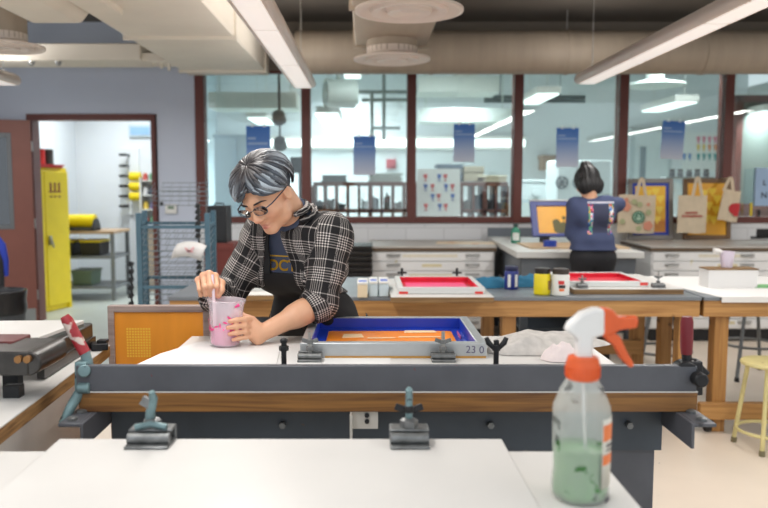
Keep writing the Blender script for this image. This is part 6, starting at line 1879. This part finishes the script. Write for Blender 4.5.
# glasses
gm = mat('grey_glasses_metal', (96, 102, 112), .3, metal=.7); gd = mat('dark_temple', (28, 34, 58), .35)
gl_ = MB(); lens_ = MB()
for sg in (-1, 1):
    ring = []
    for k in range(26):
        t = 2 * math.pi * k / 26; cx_, sz_ = math.cos(t), math.sin(t)
        x = sg * .034 + .025 * np.sign(cx_) * abs(cx_) ** .7; z = -.001 + .0155 * np.sign(sz_) * abs(sz_) ** .75
        ring.append(Vector(hl(x, .1065 - .006 * (abs(x) / .05) ** 2, z)))
    gl_.tube(ring, .00085, 6, closed=True)
    lens_.add(ring, [tuple(range(26))])
gl_.tube([hl(-.0095, .106, .004), hl(0, .109, .007), hl(.0095, .106, .004)], .001, 6)
gl_.build('glasses_rim', gm, pr)
o = lens_.build('glasses_lens', glass('lens_glass', (254, 254, 254), -.02), pr); s_ = o.modifiers.new('thick', 'SOLIDIFY'); s_.thickness = .001
m = MB()
for sg in (-1, 1): m.tube([hl(sg * .058, .099, .004), hl(sg * .074, .08, .006), hl(sg * .083, .02, .006), hl(sg * .083, -.012, .006), hl(sg * .079, -.03, -.012)], [.0022, .0022, .0018, .0016, .0014], 7)
m.build('glasses_temple', gd, pr)

# hair: a cap and many locks running from the parting
hair_m = attr_mat('silver_hair', 'tint', .38, 0, .30, 120)
HROOT = np.array(lin((46, 42, 44))[:3]); HSIL = np.array(lin((158, 168, 176))[:3]); HMID = np.array(lin((92, 101, 112))[:3])
hc = np.array([0, -.014, .034])
partd = np.array([.10, .32, .95]); partd /= np.linalg.norm(partd)
e1 = np.cross(partd, [1, 0, 0]); e1 = np.cross(e1, partd) * 1.0; e1 /= np.linalg.norm(e1)       # towards head left
e1 = np.array([1, 0, 0]) - partd * partd[0]; e1 /= np.linalg.norm(e1)
e2 = np.cross(partd, e1)                                                                         # roughly backward/forward
if e2[1] < 0: e2 = -e2


def scalp(th, az, off, back=0):
    d = partd * math.cos(th) + (e1 * math.cos(az) + e2 * math.sin(az)) * math.sin(th)
    r = np.array([.079, .098, .083]) + off
    return hc + d * r


capF = field([(ell(hl(*hc), (.0815, .101, .086), HR), .01), (lambda p: -(((p - HC) @ HR) @ np.array([0, -.62, 1.0]) - .004) / 1.18, .012, '&')])


def hair_tint_pts(v):
    q = (v - HC) @ HR - hc; q = q / np.linalg.norm(q, axis=1)[:, None]
    th = np.arccos(np.clip(q @ partd, -1, 1)); w = np.clip((th - .25) / .7, 0, 1)
    c = HROOT * (1 - w[:, None]) + HMID * w[:, None] * .7
    return np.concatenate([c, np.ones((len(v), 1))], 1)


hair = grown('hair', capF, HC - .15, HC + .15, .005, hair_m, pr, 1, hair_tint_pts)
rnd = random.Random(11)
vs, fs, tc_l = [], [], []
for k in range(900):
    az = rnd.uniform(-math.pi, math.pi)
    fr = math.sin(az)                                     # 1 front, -1 back
    sd = math.cos(az)                                     # 1 head left, -1 head right
    sweep = 0
    if fr > .1:
        sweep = (rnd.uniform(.5, 1.15) if sd < .22 else -rnd.uniform(.3, .8)) * fr
        af = az + sweep; sf = abs(math.cos(af))
        end = .66 + .1 * rnd.random() + .95 * sf ** 1.5
    elif fr > .35: end = (.62 + .16 * rnd.random()) + (.95 if sd < -.05 else .75) * abs(sd)
    elif fr > -.3: end = (1.62 if sd < 0 else 1.42) + .16 * rnd.random()
    else: end = 2.05 + .25 * rnd.random()
    st = .04 + .5 * rnd.random() ** 1.5
    if rnd.random() < .3: st = rnd.uniform(.3, .9)
    lift = .004 + .010 * rnd.random() + (.004 if fr > 0 else 0); nS = 9; w0 = rnd.uniform(.003, .0062)
    br = rnd.uniform(.5, 1.3); sil = rnd.random(); rv = rnd.random()
    base = len(vs); pts = []
    for i in range(nS):
        t = i / (nS - 1); th = st + (end - st) * t
        # sweep: bangs bend towards head right (or left on the other side)
        a2 = az + (sweep * t * t if True else 0) * (1 if fr > .2 else .6)
        off = lift * (.35 + math.sin(math.pi * min(1, t * .8 + .12)) * .9) + .004
        pts.append(scalp(th, a2, off))
    for i in range(nS):
        t = i / (nS - 1); d = pts[min(i + 1, nS - 1)] - pts[max(i - 1, 0)]; d /= np.linalg.norm(d) + 1e-9
        nrm = pts[i] - hc; nrm /= np.linalg.norm(nrm); x = np.cross(d, nrm); x /= np.linalg.norm(x) + 1e-9
        w = w0 * (1 - .85 * t ** 2.5) * (.6 + .8 * min(1, t * 3))
        for q in range(6):
            a = q * math.pi / 3; p = pts[i] + x * math.cos(a) * w + nrm * math.sin(a) * w * .5
            vs.append(tuple(hl(*p)))
            m_ = np.clip((st + (end - st) * t - .52 - .5 * (rv - .5)) / .5, 0, 1)
            if fr < -.2: m_ *= .8
            c = HROOT * (1 - m_) + (HSIL if sil < .45 else HMID * .7) * m_
            tc_l.append(tuple(c * (br if m_ > .2 else 1)) + (1,))
    for i in range(nS - 1):
        for q in range(6):
            q2 = (q + 1) % 6; fs.append((base + i * 6 + q, base + i * 6 + q2, base + (i + 1) * 6 + q2, base + (i + 1) * 6 + q))
    fs.append(tuple(base + (nS - 1) * 6 + q for q in range(6))); fs.append(tuple(base + q for q in range(6))[::-1])
m = MB(); m.add(vs, fs)
lk = m.build('hair_locks', hair_m, hair, angle=180)
a = lk.data.attributes.new('tint', 'FLOAT_COLOR', 'POINT'); a.data.foreach_set('color', np.array(tc_l, np.float32).ravel())

# clothes ---------------------------------------------------------------
wr = lambda p, s, a: a * (np.sin(p @ np.array([31., 23, 57]) * s + 2 * np.sin(p @ np.array([-19., 41, 13]) * s)) + .6 * np.sin(p @ np.array([47., -37, 29]) * s * 1.7))


def plane(n, pt):
    n = np.array(n, float); n /= np.linalg.norm(n); pt = np.array(pt, float)
    return lambda p: (p - pt) @ n


# navy t-shirt: torso only, round neck
navy_shirt = mat('navy_tee', (70, 80, 102), .85, var=.06, scale=30)
teeF = field(torso(-.004) + [(cap(neckP - f0 * .0 + u0 * .0, neckP + (headB - neckP) * .35, .066, .064), .03), (plane((headB - neckP) / np.linalg.norm(headB - neckP) + f0 * .5, neckP + (headB - neckP) * .30), .006, '&'), (plane([0, 0, -1], [0, 0, 1.0]), .01, '&')])
grown('tee_shirt', teeF, lo, hi, .006, navy_shirt, pr, 1)
# apron
apm = mat('black_apron', (19, 19, 21), .8, var=.12, scale=20, bump=.15)


def apron_side(p):
    q = p - chestP; return np.abs(q @ A_) - (.115 + .2 * np.clip(-(q[:, 2]) / .2, 0, 1))


bibtop = npv(at(281, 273, 2.56))
apF0 = field(torso(.010))
skirtA, skirtB = hipP + np.array([0, 0, -.05]), np.array([hipP[0] - .0, hipP[1] + .03, .46])
apF = field([(lambda p: apF0(p) + wr(p, .55, .0022), .01), (cap(skirtA - A_ * .09, skirtB - A_ * .1, .105, .12), .06), (cap(skirtA + A_ * .09, skirtB + A_ * .1, .105, .12), .06),
             (apron_side, .012, '&'), (plane(u0 * .9 - f0 * .1, bibtop), .006, '&'), (plane(-f0, chestP - f0 * .02), .01, '&') if False else (plane([0, 0, -1], [0, 0, .48]), .008, '&')])
la_, ha_ = np.min([hipP - .3, chestP - .25, waistP - .25], 0), np.max([hipP + .28, chestP + .25], 0); la_[2] = .44
ap = grown('apron', apF, la_, ha_, .0065, apm, pr, 1)
# straps of the apron from bib corners round the neck
m = MB()


def surf_pt(fn, p, d, a=-.25, b=.25):
    """first point of surface fn on the line p + t*d coming from outside"""
    ts = np.linspace(b, a, 160); P_ = p[None] + ts[:, None] * d[None]; v = fn(P_)
    i = np.argmax(v < 0); return P_[i] if (v < 0).any() else p


for sg in (-1, 1):
    pts = []
    for (ac, z) in ((.075, 0), (.072, .05), (.068, .1), (.062, .135)):
        q = bibtop + A_ * sg * ac + np.array([0, 0, z - .008]); q = surf_pt(apF0, q, f0); pts.append(q + f0 * .004)
    pts.append(neckP + A_ * sg * .066 + (headB - neckP) * .25 + f0 * .015); pts.append(neckP + A_ * sg * .03 - f0 * .07 + u0 * .035)
    for i in range(len(pts) - 1): m.beam(pts[i], pts[i + 1], .026, .006, up=tuple(f0 + u0 * .4))
m.build('apron_strap', apm, pr)
# lettering on the tee
ltm = mat('yellow_print', (214, 168, 40), .7)
tm = text_mesh('DCT', .056, bold=.0015); bm_ = MB()
tc0 = npv(at(281.5, 266, 2.6))
us = u0 * .93 - f0 * .0


def on_tee(x, z):
    return surf_pt(teeF, tc0 + A_ * x + us * z, f0)


for f_ in tm.f: pass
bm_.add([tuple(on_tee(v.x * 1.0, v.z) + f0 * .0025) for v in tm.v], tm.f)
n = 12
vv = []
for i in range(n + 1):
    x = -.075 + .13 * i / n; vv += [tuple(on_tee(x, .034) + f0 * .0025), tuple(on_tee(x, .0385) + f0 * .0025)]
bm_.add(vv, [(2 * i, 2 * i + 2, 2 * i + 3, 2 * i + 1) for i in range(n)])
bm_.build('chest_lettering', ltm, pr, smooth=False)

# plaid shirt
m_, nt, p_ = nt_of('plaid_flannel'); L = nt.links
at_ = N(nt, 'ShaderNodeAttribute', attribute_name='cloth'); sx = N(nt, 'ShaderNodeSeparateXYZ'); L.new(at_.outputs['Vector'], sx.inputs[0])


def mth(op, a, b=None, cl=False):
    n_ = N(nt, 'ShaderNodeMath', operation=op); n_.use_clamp = cl
    for i, v in enumerate((a, b)):
        if v is None: continue
        if isinstance(v, (int, float)): n_.inputs[i].default_value = v
        else: L.new(v, n_.inputs[i])
    return n_.outputs[0]


def bands(src, per, shift):
    """a band of four fine white threads in every period"""
    t = mth('FRACT', mth('ADD', mth('DIVIDE', src, per), shift))
    inb = mth('LESS_THAN', t, .46)
    th_ = mth('LESS_THAN', mth('FRACT', mth('MULTIPLY', t, 13.0)), .40)
    lone = mth('LESS_THAN', mth('ABSOLUTE', mth('SUBTRACT', t, .76)), .016)
    return mth('ADD', mth('MULTIPLY', inb, th_), lone, True), inb


bu, iu = bands(sx.outputs[0], .112, .1); bv, iv = bands(sx.outputs[1], .098, .3)
tw = N(nt, 'ShaderNodeTexNoise'); tw.inputs['Scale'].default_value = 260
s1 = mth('ADD', mth('MULTIPLY', bu, .27), mth('MULTIPLY', bv, .27))
s2_ = mth('ADD', s1, mth('MULTIPLY', mth('MULTIPLY', bu, bv), .35))
s3_ = mth('MULTIPLY', s2_, mth('ADD', mth('MULTIPLY', tw.outputs['Fac'], .7), .6), True)
cr = N(nt, 'ShaderNodeValToRGB'); cr.color_ramp.elements[0].color = lin((20, 19, 21)); cr.color_ramp.elements[1].color = lin((230, 222, 216)); cr.color_ramp.elements[1].position = .95
L.new(s3_, cr.inputs[0]); L.new(cr.outputs[0], p_.inputs['Base Color']); p_.inputs['Roughness'].default_value = .9
plaid = m_
armR = [(cap(Rsh, Rel, .062, .056), .035), (cap(Rel, Rwr + (Rwr - Rel) * -.05, .054, .043), .03)]
cuffL = Lel + (Lwr - Lel) * .22
armL = [(cap(Lsh, Lel, .064, .058), .035), (cap(Lel, cuffL, .056, .050), .02)]
ringL = [(cap(Lel + (Lwr - Lel) * .16, Lel + (Lwr - Lel) * .235, .054, .051), .008)]
dn = (Rwr - Rel) / np.linalg.norm(Rwr - Rel)
droop = [(cap(px3(204, 297, 2.47), px3(209, 303, 2.56), .024, .03), .03)]


def opening(p):
    q = p - chestP; s = q @ f0; h = q[:, 2]
    return np.maximum(np.abs(q @ A_ + .01) - (.058 + .03 * np.clip(-h / .15, -1, 1) - .01 * np.clip(h / .15, 0, 1)), -(s - .0))


axN = (headB - neckP) / np.linalg.norm(headB - neckP)
coll = []
ringc = []
for k in range(15):
    t = math.radians(-205 + 230 * k / 14 + 78)
    tt = math.radians(46 + 268 * k / 14)                    # from the front left round the back to the front right
    d = f0 * math.cos(tt) + A_ * math.sin(tt); ringc.append(neckP + d * .074 + axN * (.050 - .034 * (math.cos(tt) + .2)))
for k in range(14): coll.append((cap(ringc[k], ringc[k + 1], .010), .006)); 
for k in range(14): coll.append((cap(ringc[k] - axN * .034 + (ringc[k] - neckP) * .26, ringc[k + 1] - axN * .034 + (ringc[k + 1] - neckP) * .26, .0075), .010))
t_ = torso(.017)
shirtF0 = field([t_[0], t_[1], t_[2], t_[3]] + armR + armL + [(cap(hipP * .35 + waistP * .65 - A_ * .08, hipP * .35 + waistP * .65 + A_ * .08, .118), .06)])
cutL = plane(Lwr - Lel, cuffL)
shirtF = field([(lambda p: shirtF0(p) + wr(p, .5, .0026) + wr(p, 1.3, .0012), .01)] + coll + ringL + droop + [
    (lambda p: np.maximum(plane(dn, Rwr - dn * .012)(p), -(plane(dn, Rwr - dn * .2)(p))) , .004, '-x')][:0])


def shirt_final(p):
    d = shirtF(p)
    # open front, bare forearm past the rolled cuff, wrist, lower hem, neck hole
    d = -smin(-d, opening(p), .008)
    nearL = np.linalg.norm(p - (cuffL + (Lwr - Lel) * .4), axis=1) - .19
    d = -smin(-d, np.maximum(-cutL(p), nearL), .004)
    nearR = np.linalg.norm(p - (Rwr + dn * .1), axis=1) - .125
    d = -smin(-d, np.maximum(-plane(dn, Rwr - dn * .015)(p), nearR), .004)
    d = -smin(-d, cap(neckP + axN * .0, neckP + axN * .2, .062, .066)(p), .004)
    hem = plane(np.array([-.25, 0, -1.]), npv(at(345, 292, 2.75)))
    return -smin(-d, np.maximum(-hem(p), cap(waistP + (waistP - hipP) * .3, hipP, .19)(p)), .008)


def seg_uv(p, a, b, ref):
    ab = b - a; Ln = np.linalg.norm(ab); ab = ab / Ln; q = p - a; t = q @ ab
    r = q - t[:, None] * ab; e1_ = ref - ab * (ref @ ab); e1_ /= np.linalg.norm(e1_); e2_ = np.cross(ab, e1_)
    an = np.arctan2(r @ e2_, r @ e1_); d = np.linalg.norm(q - np.clip(t, 0, Ln)[:, None] * ab, axis=1)
    return t, an, d


def plaid_coords(v):
    outs = []
    q = v - chestP; up_ = (upP - waistP) / np.linalg.norm(upP - waistP)
    side_ = q @ A_; ta = np.arctan2(q @ f0, side_ + 1e-6)
    # around the body: distance along A on the front/back, depth at the sides
    vt = side_ + .7 * (q @ f0) * np.tanh(side_ * 14)
    dt = np.minimum(np.linalg.norm(q - np.outer(np.clip(q @ A_, -.085, .085), A_), axis=1) - .0, cap(upP - A_ * .085, upP + A_ * .085, .0)(v)) - .03
    dt = np.minimum(dt, cap(waistP, waistP, 0)(v) - .05)
    outs.append((q @ up_ + 1.0, vt + 1.0, dt))
    for (a, b, ref, off, bias) in ((Rsh, Rel, np.array([0, 1., 0]), 2.0, 0), (Rel, Rwr, np.array([0, 1., 0]), 2.0 + np.linalg.norm(Rel - Rsh), 0), (Lsh, Lel, np.array([-.4, 1., 0]), 3.0, 0), (Lel, cuffL, np.array([0, 1., .3]), 3.0 + np.linalg.norm(Lel - Lsh), 0)):
        t, an, d = seg_uv(v, a, b, ref); outs.append((t + off, an * .055 + 1.0, d + bias))
    D = np.stack([o[2] for o in outs], 1); k = D.argmin(1); r = np.arange(len(v))
    U = np.stack([o[0] for o in outs], 1)[r, k]; W = np.stack([o[1] for o in outs], 1)[r, k]
    return np.stack([U, W, np.zeros_like(U)], 1)


grown('plaid_shirt', shirt_final, lo - .05, hi + .05, .0045, plaid, pr, 1, None, plaid_coords)

# trousers and shoes (below the table)
trm = mat('black_trousers', (30, 30, 34), .85, var=.08, scale=15)
hpL, hpR = hipP + A_ * .085, hipP - A_ * .085
ft = np.array([hipP[0], hipP[1] + .02, 0])
legs = []
for sg in (-1, 1):
    h_ = hipP + A_ * sg * .088 + np.array([0, 0, -.02]); k_ = np.array([ft[0] + A_[0] * sg * .1, ft[1] + A_[1] * sg * .1 - .03, .50]); a2 = np.array([k_[0], k_[1] + .04, .07])
    legs += [(cap(h_, k_, .088, .062), .04), (cap(k_, a2, .062, .05), .02)]
trF = field([(cap(hipP - A_ * .07, hipP + A_ * .07, .113), .03), (cap(waistP * .4 + hipP * .6 - A_ * .06, waistP * .4 + hipP * .6 + A_ * .06, .106), .04)] + legs + [(plane([0, 0, -1], [0, 0, .07]), .004, '&')])
l_ = np.array([hipP[0] - .3, hipP[1] - .28, .04]); h_ = np.array([hipP[0] + .3, hipP[1] + .28, hipP[2] + .14])
grown('trousers', trF, l_, h_, .009, trm, pr, 1)
for sg in (-1, 1):
    c_ = np.array([ft[0] + A_[0] * sg * .1, ft[1] + A_[1] * sg * .1 + .01, .045])
    sF = field([(cap(c_ + np.array([0, .05, 0]), c_ + np.array([0, -.1, -.005]), .045, .04), .02), (cap(c_, c_ + np.array([0, .02, .06]), .045, .05), .03), (plane([0, 0, -1], [0, 0, .003]), .004, '&')])
    grown('shoe', sF, c_ - np.array([.12, .2, .06]), c_ + np.array([.12, .2, .14]), .008, black_pl, pr, 1)
# stirring stick, held in the hand over the cup
q0, q1 = px3(212.5, 274.5, 2.395), np.array([cup_x - .028, cup_y - .008, ZP + .03])
m = MB(); m.tube([q0, q0 * .5 + q1 * .5, q1], [.0045, .005, .006], 10); m.lathe([(.0001, -.03), (.012, -.02), (.014, 0), (.009, .016), (.004, .02)], q1, 12)
tag(m.build('stirring_stick', mat('pale_stick', (236, 216, 222), .4), loc=tuple(q1)), 'pale stirring stick held over the pink cup', 'stick')

# ============ the dark-haired person at the far steel table (seen from behind)
YQ = 5.78
p2 = thing('person', 'person with dark tied-up hair and navy printed shirt, seen from behind', 'person', (at(592, 250, YQ).x, YQ, 0))
Q = lambda px, py, y=YQ: npv(at(px, py, y))
nk, ch, wa, hp = Q(590, 197, YQ + .02), Q(592, 215), Q(593, 240), Q(593, 258)
RS, LS = Q(607, 204), Q(575, 206)
RE, RW = Q(618, 204, YQ + .1), Q(610, 214, YQ + .36)
LE, LW = Q(572, 234, YQ + .04), Q(578, 243, YQ + .3)
hd = Q(587, 182, YQ + .06)
ya = math.radians(12); pi_ = math.radians(28)
f_ = np.array([-math.sin(ya) * math.cos(pi_), math.cos(ya) * math.cos(pi_), -math.sin(pi_)]); l_2 = np.array([-math.cos(ya), -math.sin(ya), 0]); u_2 = np.cross(l_2, f_); u_2 = -u_2 if u_2[2] < 0 else u_2
R2 = np.stack([l_2, f_, u_2], 1)
h2 = lambda l, f, u: hd + R2 @ np.array([l, f, u]) * .95
X = np.array([1., 0, 0])


def tor2(o): return [(cap(ch - X * .075, ch + X * .075, .088 + o), .01), (cap(RS, LS, .048 + o), .05), (cap(wa - X * .065, wa + X * .065, .086 + o), .06), (cap(hp - X * .07, hp + X * .07, .094 + o), .06)]


def hand2(w, d, s):
    d = d / np.linalg.norm(d); sd = np.cross(d, [0, 0, 1]); sd /= np.linalg.norm(sd); out = [(cap(w, w + d * .075, .026, .03), .02)]
    for i in range(4):
        b = w + d * .08 + sd * (i - 1.5) * .018; out += chain([b, b + d * .04 - u0 * .012, b + d * .06 - u0 * .035], [.0095, .009, .008], .006)
    b = w + d * .03 - sd * s * .03; out += chain([b, b + d * .035 - sd * s * .02, b + d * .06 - sd * s * .018], [.012, .0105, .009], .01); return out


b2 = head_items(h2, R2, True, .95) + [(cap(nk, h2(0, -.04, -.06), .052, .047), .03)] + tor2(-.015) + [(cap(RS, RE, .042, .036), .02), (cap(RE, RW, .036, .025), .02), (cap(LS, LE, .042, .036), .02), (cap(LE, LW, .036, .025), .02)]
b2 += hand2(RW, np.array([-.3, 1, -.3]), 1) + hand2(LW, np.array([.3, 1, -.2]), -1)
lo2 = np.min([hp, LE, LS], 0) - .2; hi2 = np.max([hd, RE, RW, LW], 0) + .2; lo2[2] = .85
grown('body', field(b2), lo2, hi2, .006, skin_m, p2, 1, lambda v: np.concatenate([np.tile(SKIN, (len(v), 1)), np.ones((len(v), 1))], 1))
m_, nt, p_ = nt_of('navy_printed_shirt'); L = nt.links
at_ = N(nt, 'ShaderNodeAttribute', attribute_name='cloth'); sx = N(nt, 'ShaderNodeSeparateXYZ'); L.new(at_.outputs['Vector'], sx.inputs[0])
u_, v_, w_ = sx.outputs
colm = mth('MULTIPLY', mth('LESS_THAN', mth('ABSOLUTE', mth('SUBTRACT', mth('ABSOLUTE', u_), .078)), .017), mth('MULTIPLY', mth('GREATER_THAN', v_, -.125), mth('LESS_THAN', v_, .1)))
colm = mth('MULTIPLY', colm, mth('GREATER_THAN', w_, .5))
cell = N(nt, 'ShaderNodeVectorMath', operation='FLOOR'); mulv = N(nt, 'ShaderNodeVectorMath', operation='SCALE'); mulv.inputs['Scale'].default_value = 60
L.new(at_.outputs['Vector'], mulv.inputs[0]); L.new(mulv.outputs[0], cell.inputs[0])
wn = N(nt, 'ShaderNodeTexWhiteNoise'); L.new(cell.outputs[0], wn.inputs[0])
crc = N(nt, 'ShaderNodeValToRGB'); crc.color_ramp.interpolation = 'CONSTANT'
els = crc.color_ramp.elements
pal = [(230, 230, 226), (206, 60, 60), (44, 66, 120), (230, 190, 60), (90, 170, 120), (60, 120, 200), (236, 150, 170)]
while len(els) < len(pal): els.new(.5)
for i, (e, c) in enumerate(zip(els, pal)): e.position = i / len(pal); e.color = lin(c)
L.new(wn.outputs['Value'], crc.inputs[0])
line = mth('MULTIPLY', mth('MULTIPLY', mth('LESS_THAN', mth('ABSOLUTE', mth('SUBTRACT', v_, .112)), .006), mth('LESS_THAN', mth('ABSOLUTE', u_), .1)), mth('GREATER_THAN', mth('FRACT', mth('MULTIPLY', u_, 70)), .3))
line = mth('MULTIPLY', line, mth('GREATER_THAN', w_, .5))
inner = mth('MULTIPLY', mth('MULTIPLY', mth('LESS_THAN', mth('ABSOLUTE', u_), .058), mth('LESS_THAN', mth('ABSOLUTE', mth('SUBTRACT', v_, -.01)), .105)), mth('GREATER_THAN', w_, .5))
mx0 = N(nt, 'ShaderNodeMix', data_type='RGBA'); L.new(inner, mx0.inputs[0]); mx0.inputs[6].default_value = lin((66, 76, 108)); mx0.inputs[7].default_value = lin((58, 62, 84))
mx1 = N(nt, 'ShaderNodeMix', data_type='RGBA'); L.new(colm, mx1.inputs[0]); L.new(mx0.outputs[2], mx1.inputs[6]); L.new(crc.outputs[0], mx1.inputs[7])
mx2 = N(nt, 'ShaderNodeMix', data_type='RGBA'); L.new(line, mx2.inputs[0]); L.new(mx1.outputs[2], mx2.inputs[6]); mx2.inputs[7].default_value = lin((222, 222, 230))
L.new(mx2.outputs[2], p_.inputs['Base Color']); p_.inputs['Roughness'].default_value = .9
sh2 = m_
s2F0 = field(tor2(.014) + [(cap(RS, RE, .058, .052), .03), (cap(RE, RW, .05, .038), .03), (cap(LS, LE, .058, .05), .03), (cap(LE, LW, .048, .036), .03), (cap(hp - X * .075 - u0 * .0, hp + X * .075, .108), .05)])


def s2F(p):
    d = s2F0(p) + wr(p, .45, .003)
    d = -smin(-d, cap(nk, nk + np.array([0, .02, .2]), .058)(p), .005)
    return -smin(-d, -plane([0, 0, -1], [0, 0, at(593, 250, YQ).z])(p), .006)


ctr2 = Q(597.5, 217)
yb2_ = ch[1]
grown('printed_shirt', s2F, lo2 - .05, hi2 + .05, .007, sh2, p2, 1, None, lambda v: np.stack([v[:, 0] - ctr2[0], v[:, 2] - ctr2[2], (v[:, 1] < yb2_ + .01) * 1.0], 1))
lg2 = []
for sg in (-1, 1):
    a = hp + X * sg * .08; k_ = np.array([a[0] + sg * .01, YQ, .48]); e_ = np.array([a[0] + sg * .015, YQ - .02, .07]); lg2 += [(cap(a, k_, .085, .058), .04), (cap(k_, e_, .058, .046), .02)]
    c_ = np.array([e_[0], YQ + .02, .045]); grown('shoe', field([(cap(c_ - np.array([0, .06, 0]), c_ + np.array([0, .12, -.004]), .043, .038), .02), (plane([0, 0, -1], [0, 0, .003]), .004, '&')]), c_ - np.array([.1, .2, .06]), c_ + np.array([.1, .24, .1]), .009, black_pl, p2, 1)
grown('trousers', field([(cap(hp - X * .07, hp + X * .07, .1), .03)] + lg2 + [(plane([0, 0, -1], [0, 0, .07]), .004, '&')]), np.array([hp[0] - .28, YQ - .2, .04]), np.array([hp[0] + .28, YQ + .2, hp[2] + .13]), .01, trm, p2, 1)
hairb = mat('black_hair', (20, 19, 21), .5, var=.3, scale=60, stretch=(1, 1, .2))


def hair2(p):
    q = (p - hd) @ R2; d = field([(ell(h2(0, -.014, .03), (.092, .108, .098), R2), .02), (cap(h2(-.05, -.05, -.05), h2(.05, -.05, -.05), .052), .03), (cap(h2(-.055, -.03, -.085), h2(.055, -.03, -.085), .034), .03), (cap(h2(.07, -.01, -.06), h2(.075, .0, -.02), .02, .025), .03), (cap(h2(.02, -.05, .13), h2(-.02, -.03, .135), .03), .02), (ell(h2(-.01, -.045, .12), (.042, .036, .034), R2), .02), (cap(h2(-.07, -.01, -.06), h2(-.075, .0, -.02), .02, .025), .03)])(p)
    az = np.arctan2(q[:, 0], -q[:, 1] + .02)
    d = d + .0025 * np.sin(az * 26 + q[:, 2] * 14)
    return -smin(-d, .055 + .45 * q[:, 2] - q[:, 1], .01)


grown('hair', hair2, hd - .2, hd + .22, .0055, hairb, p2, 1)
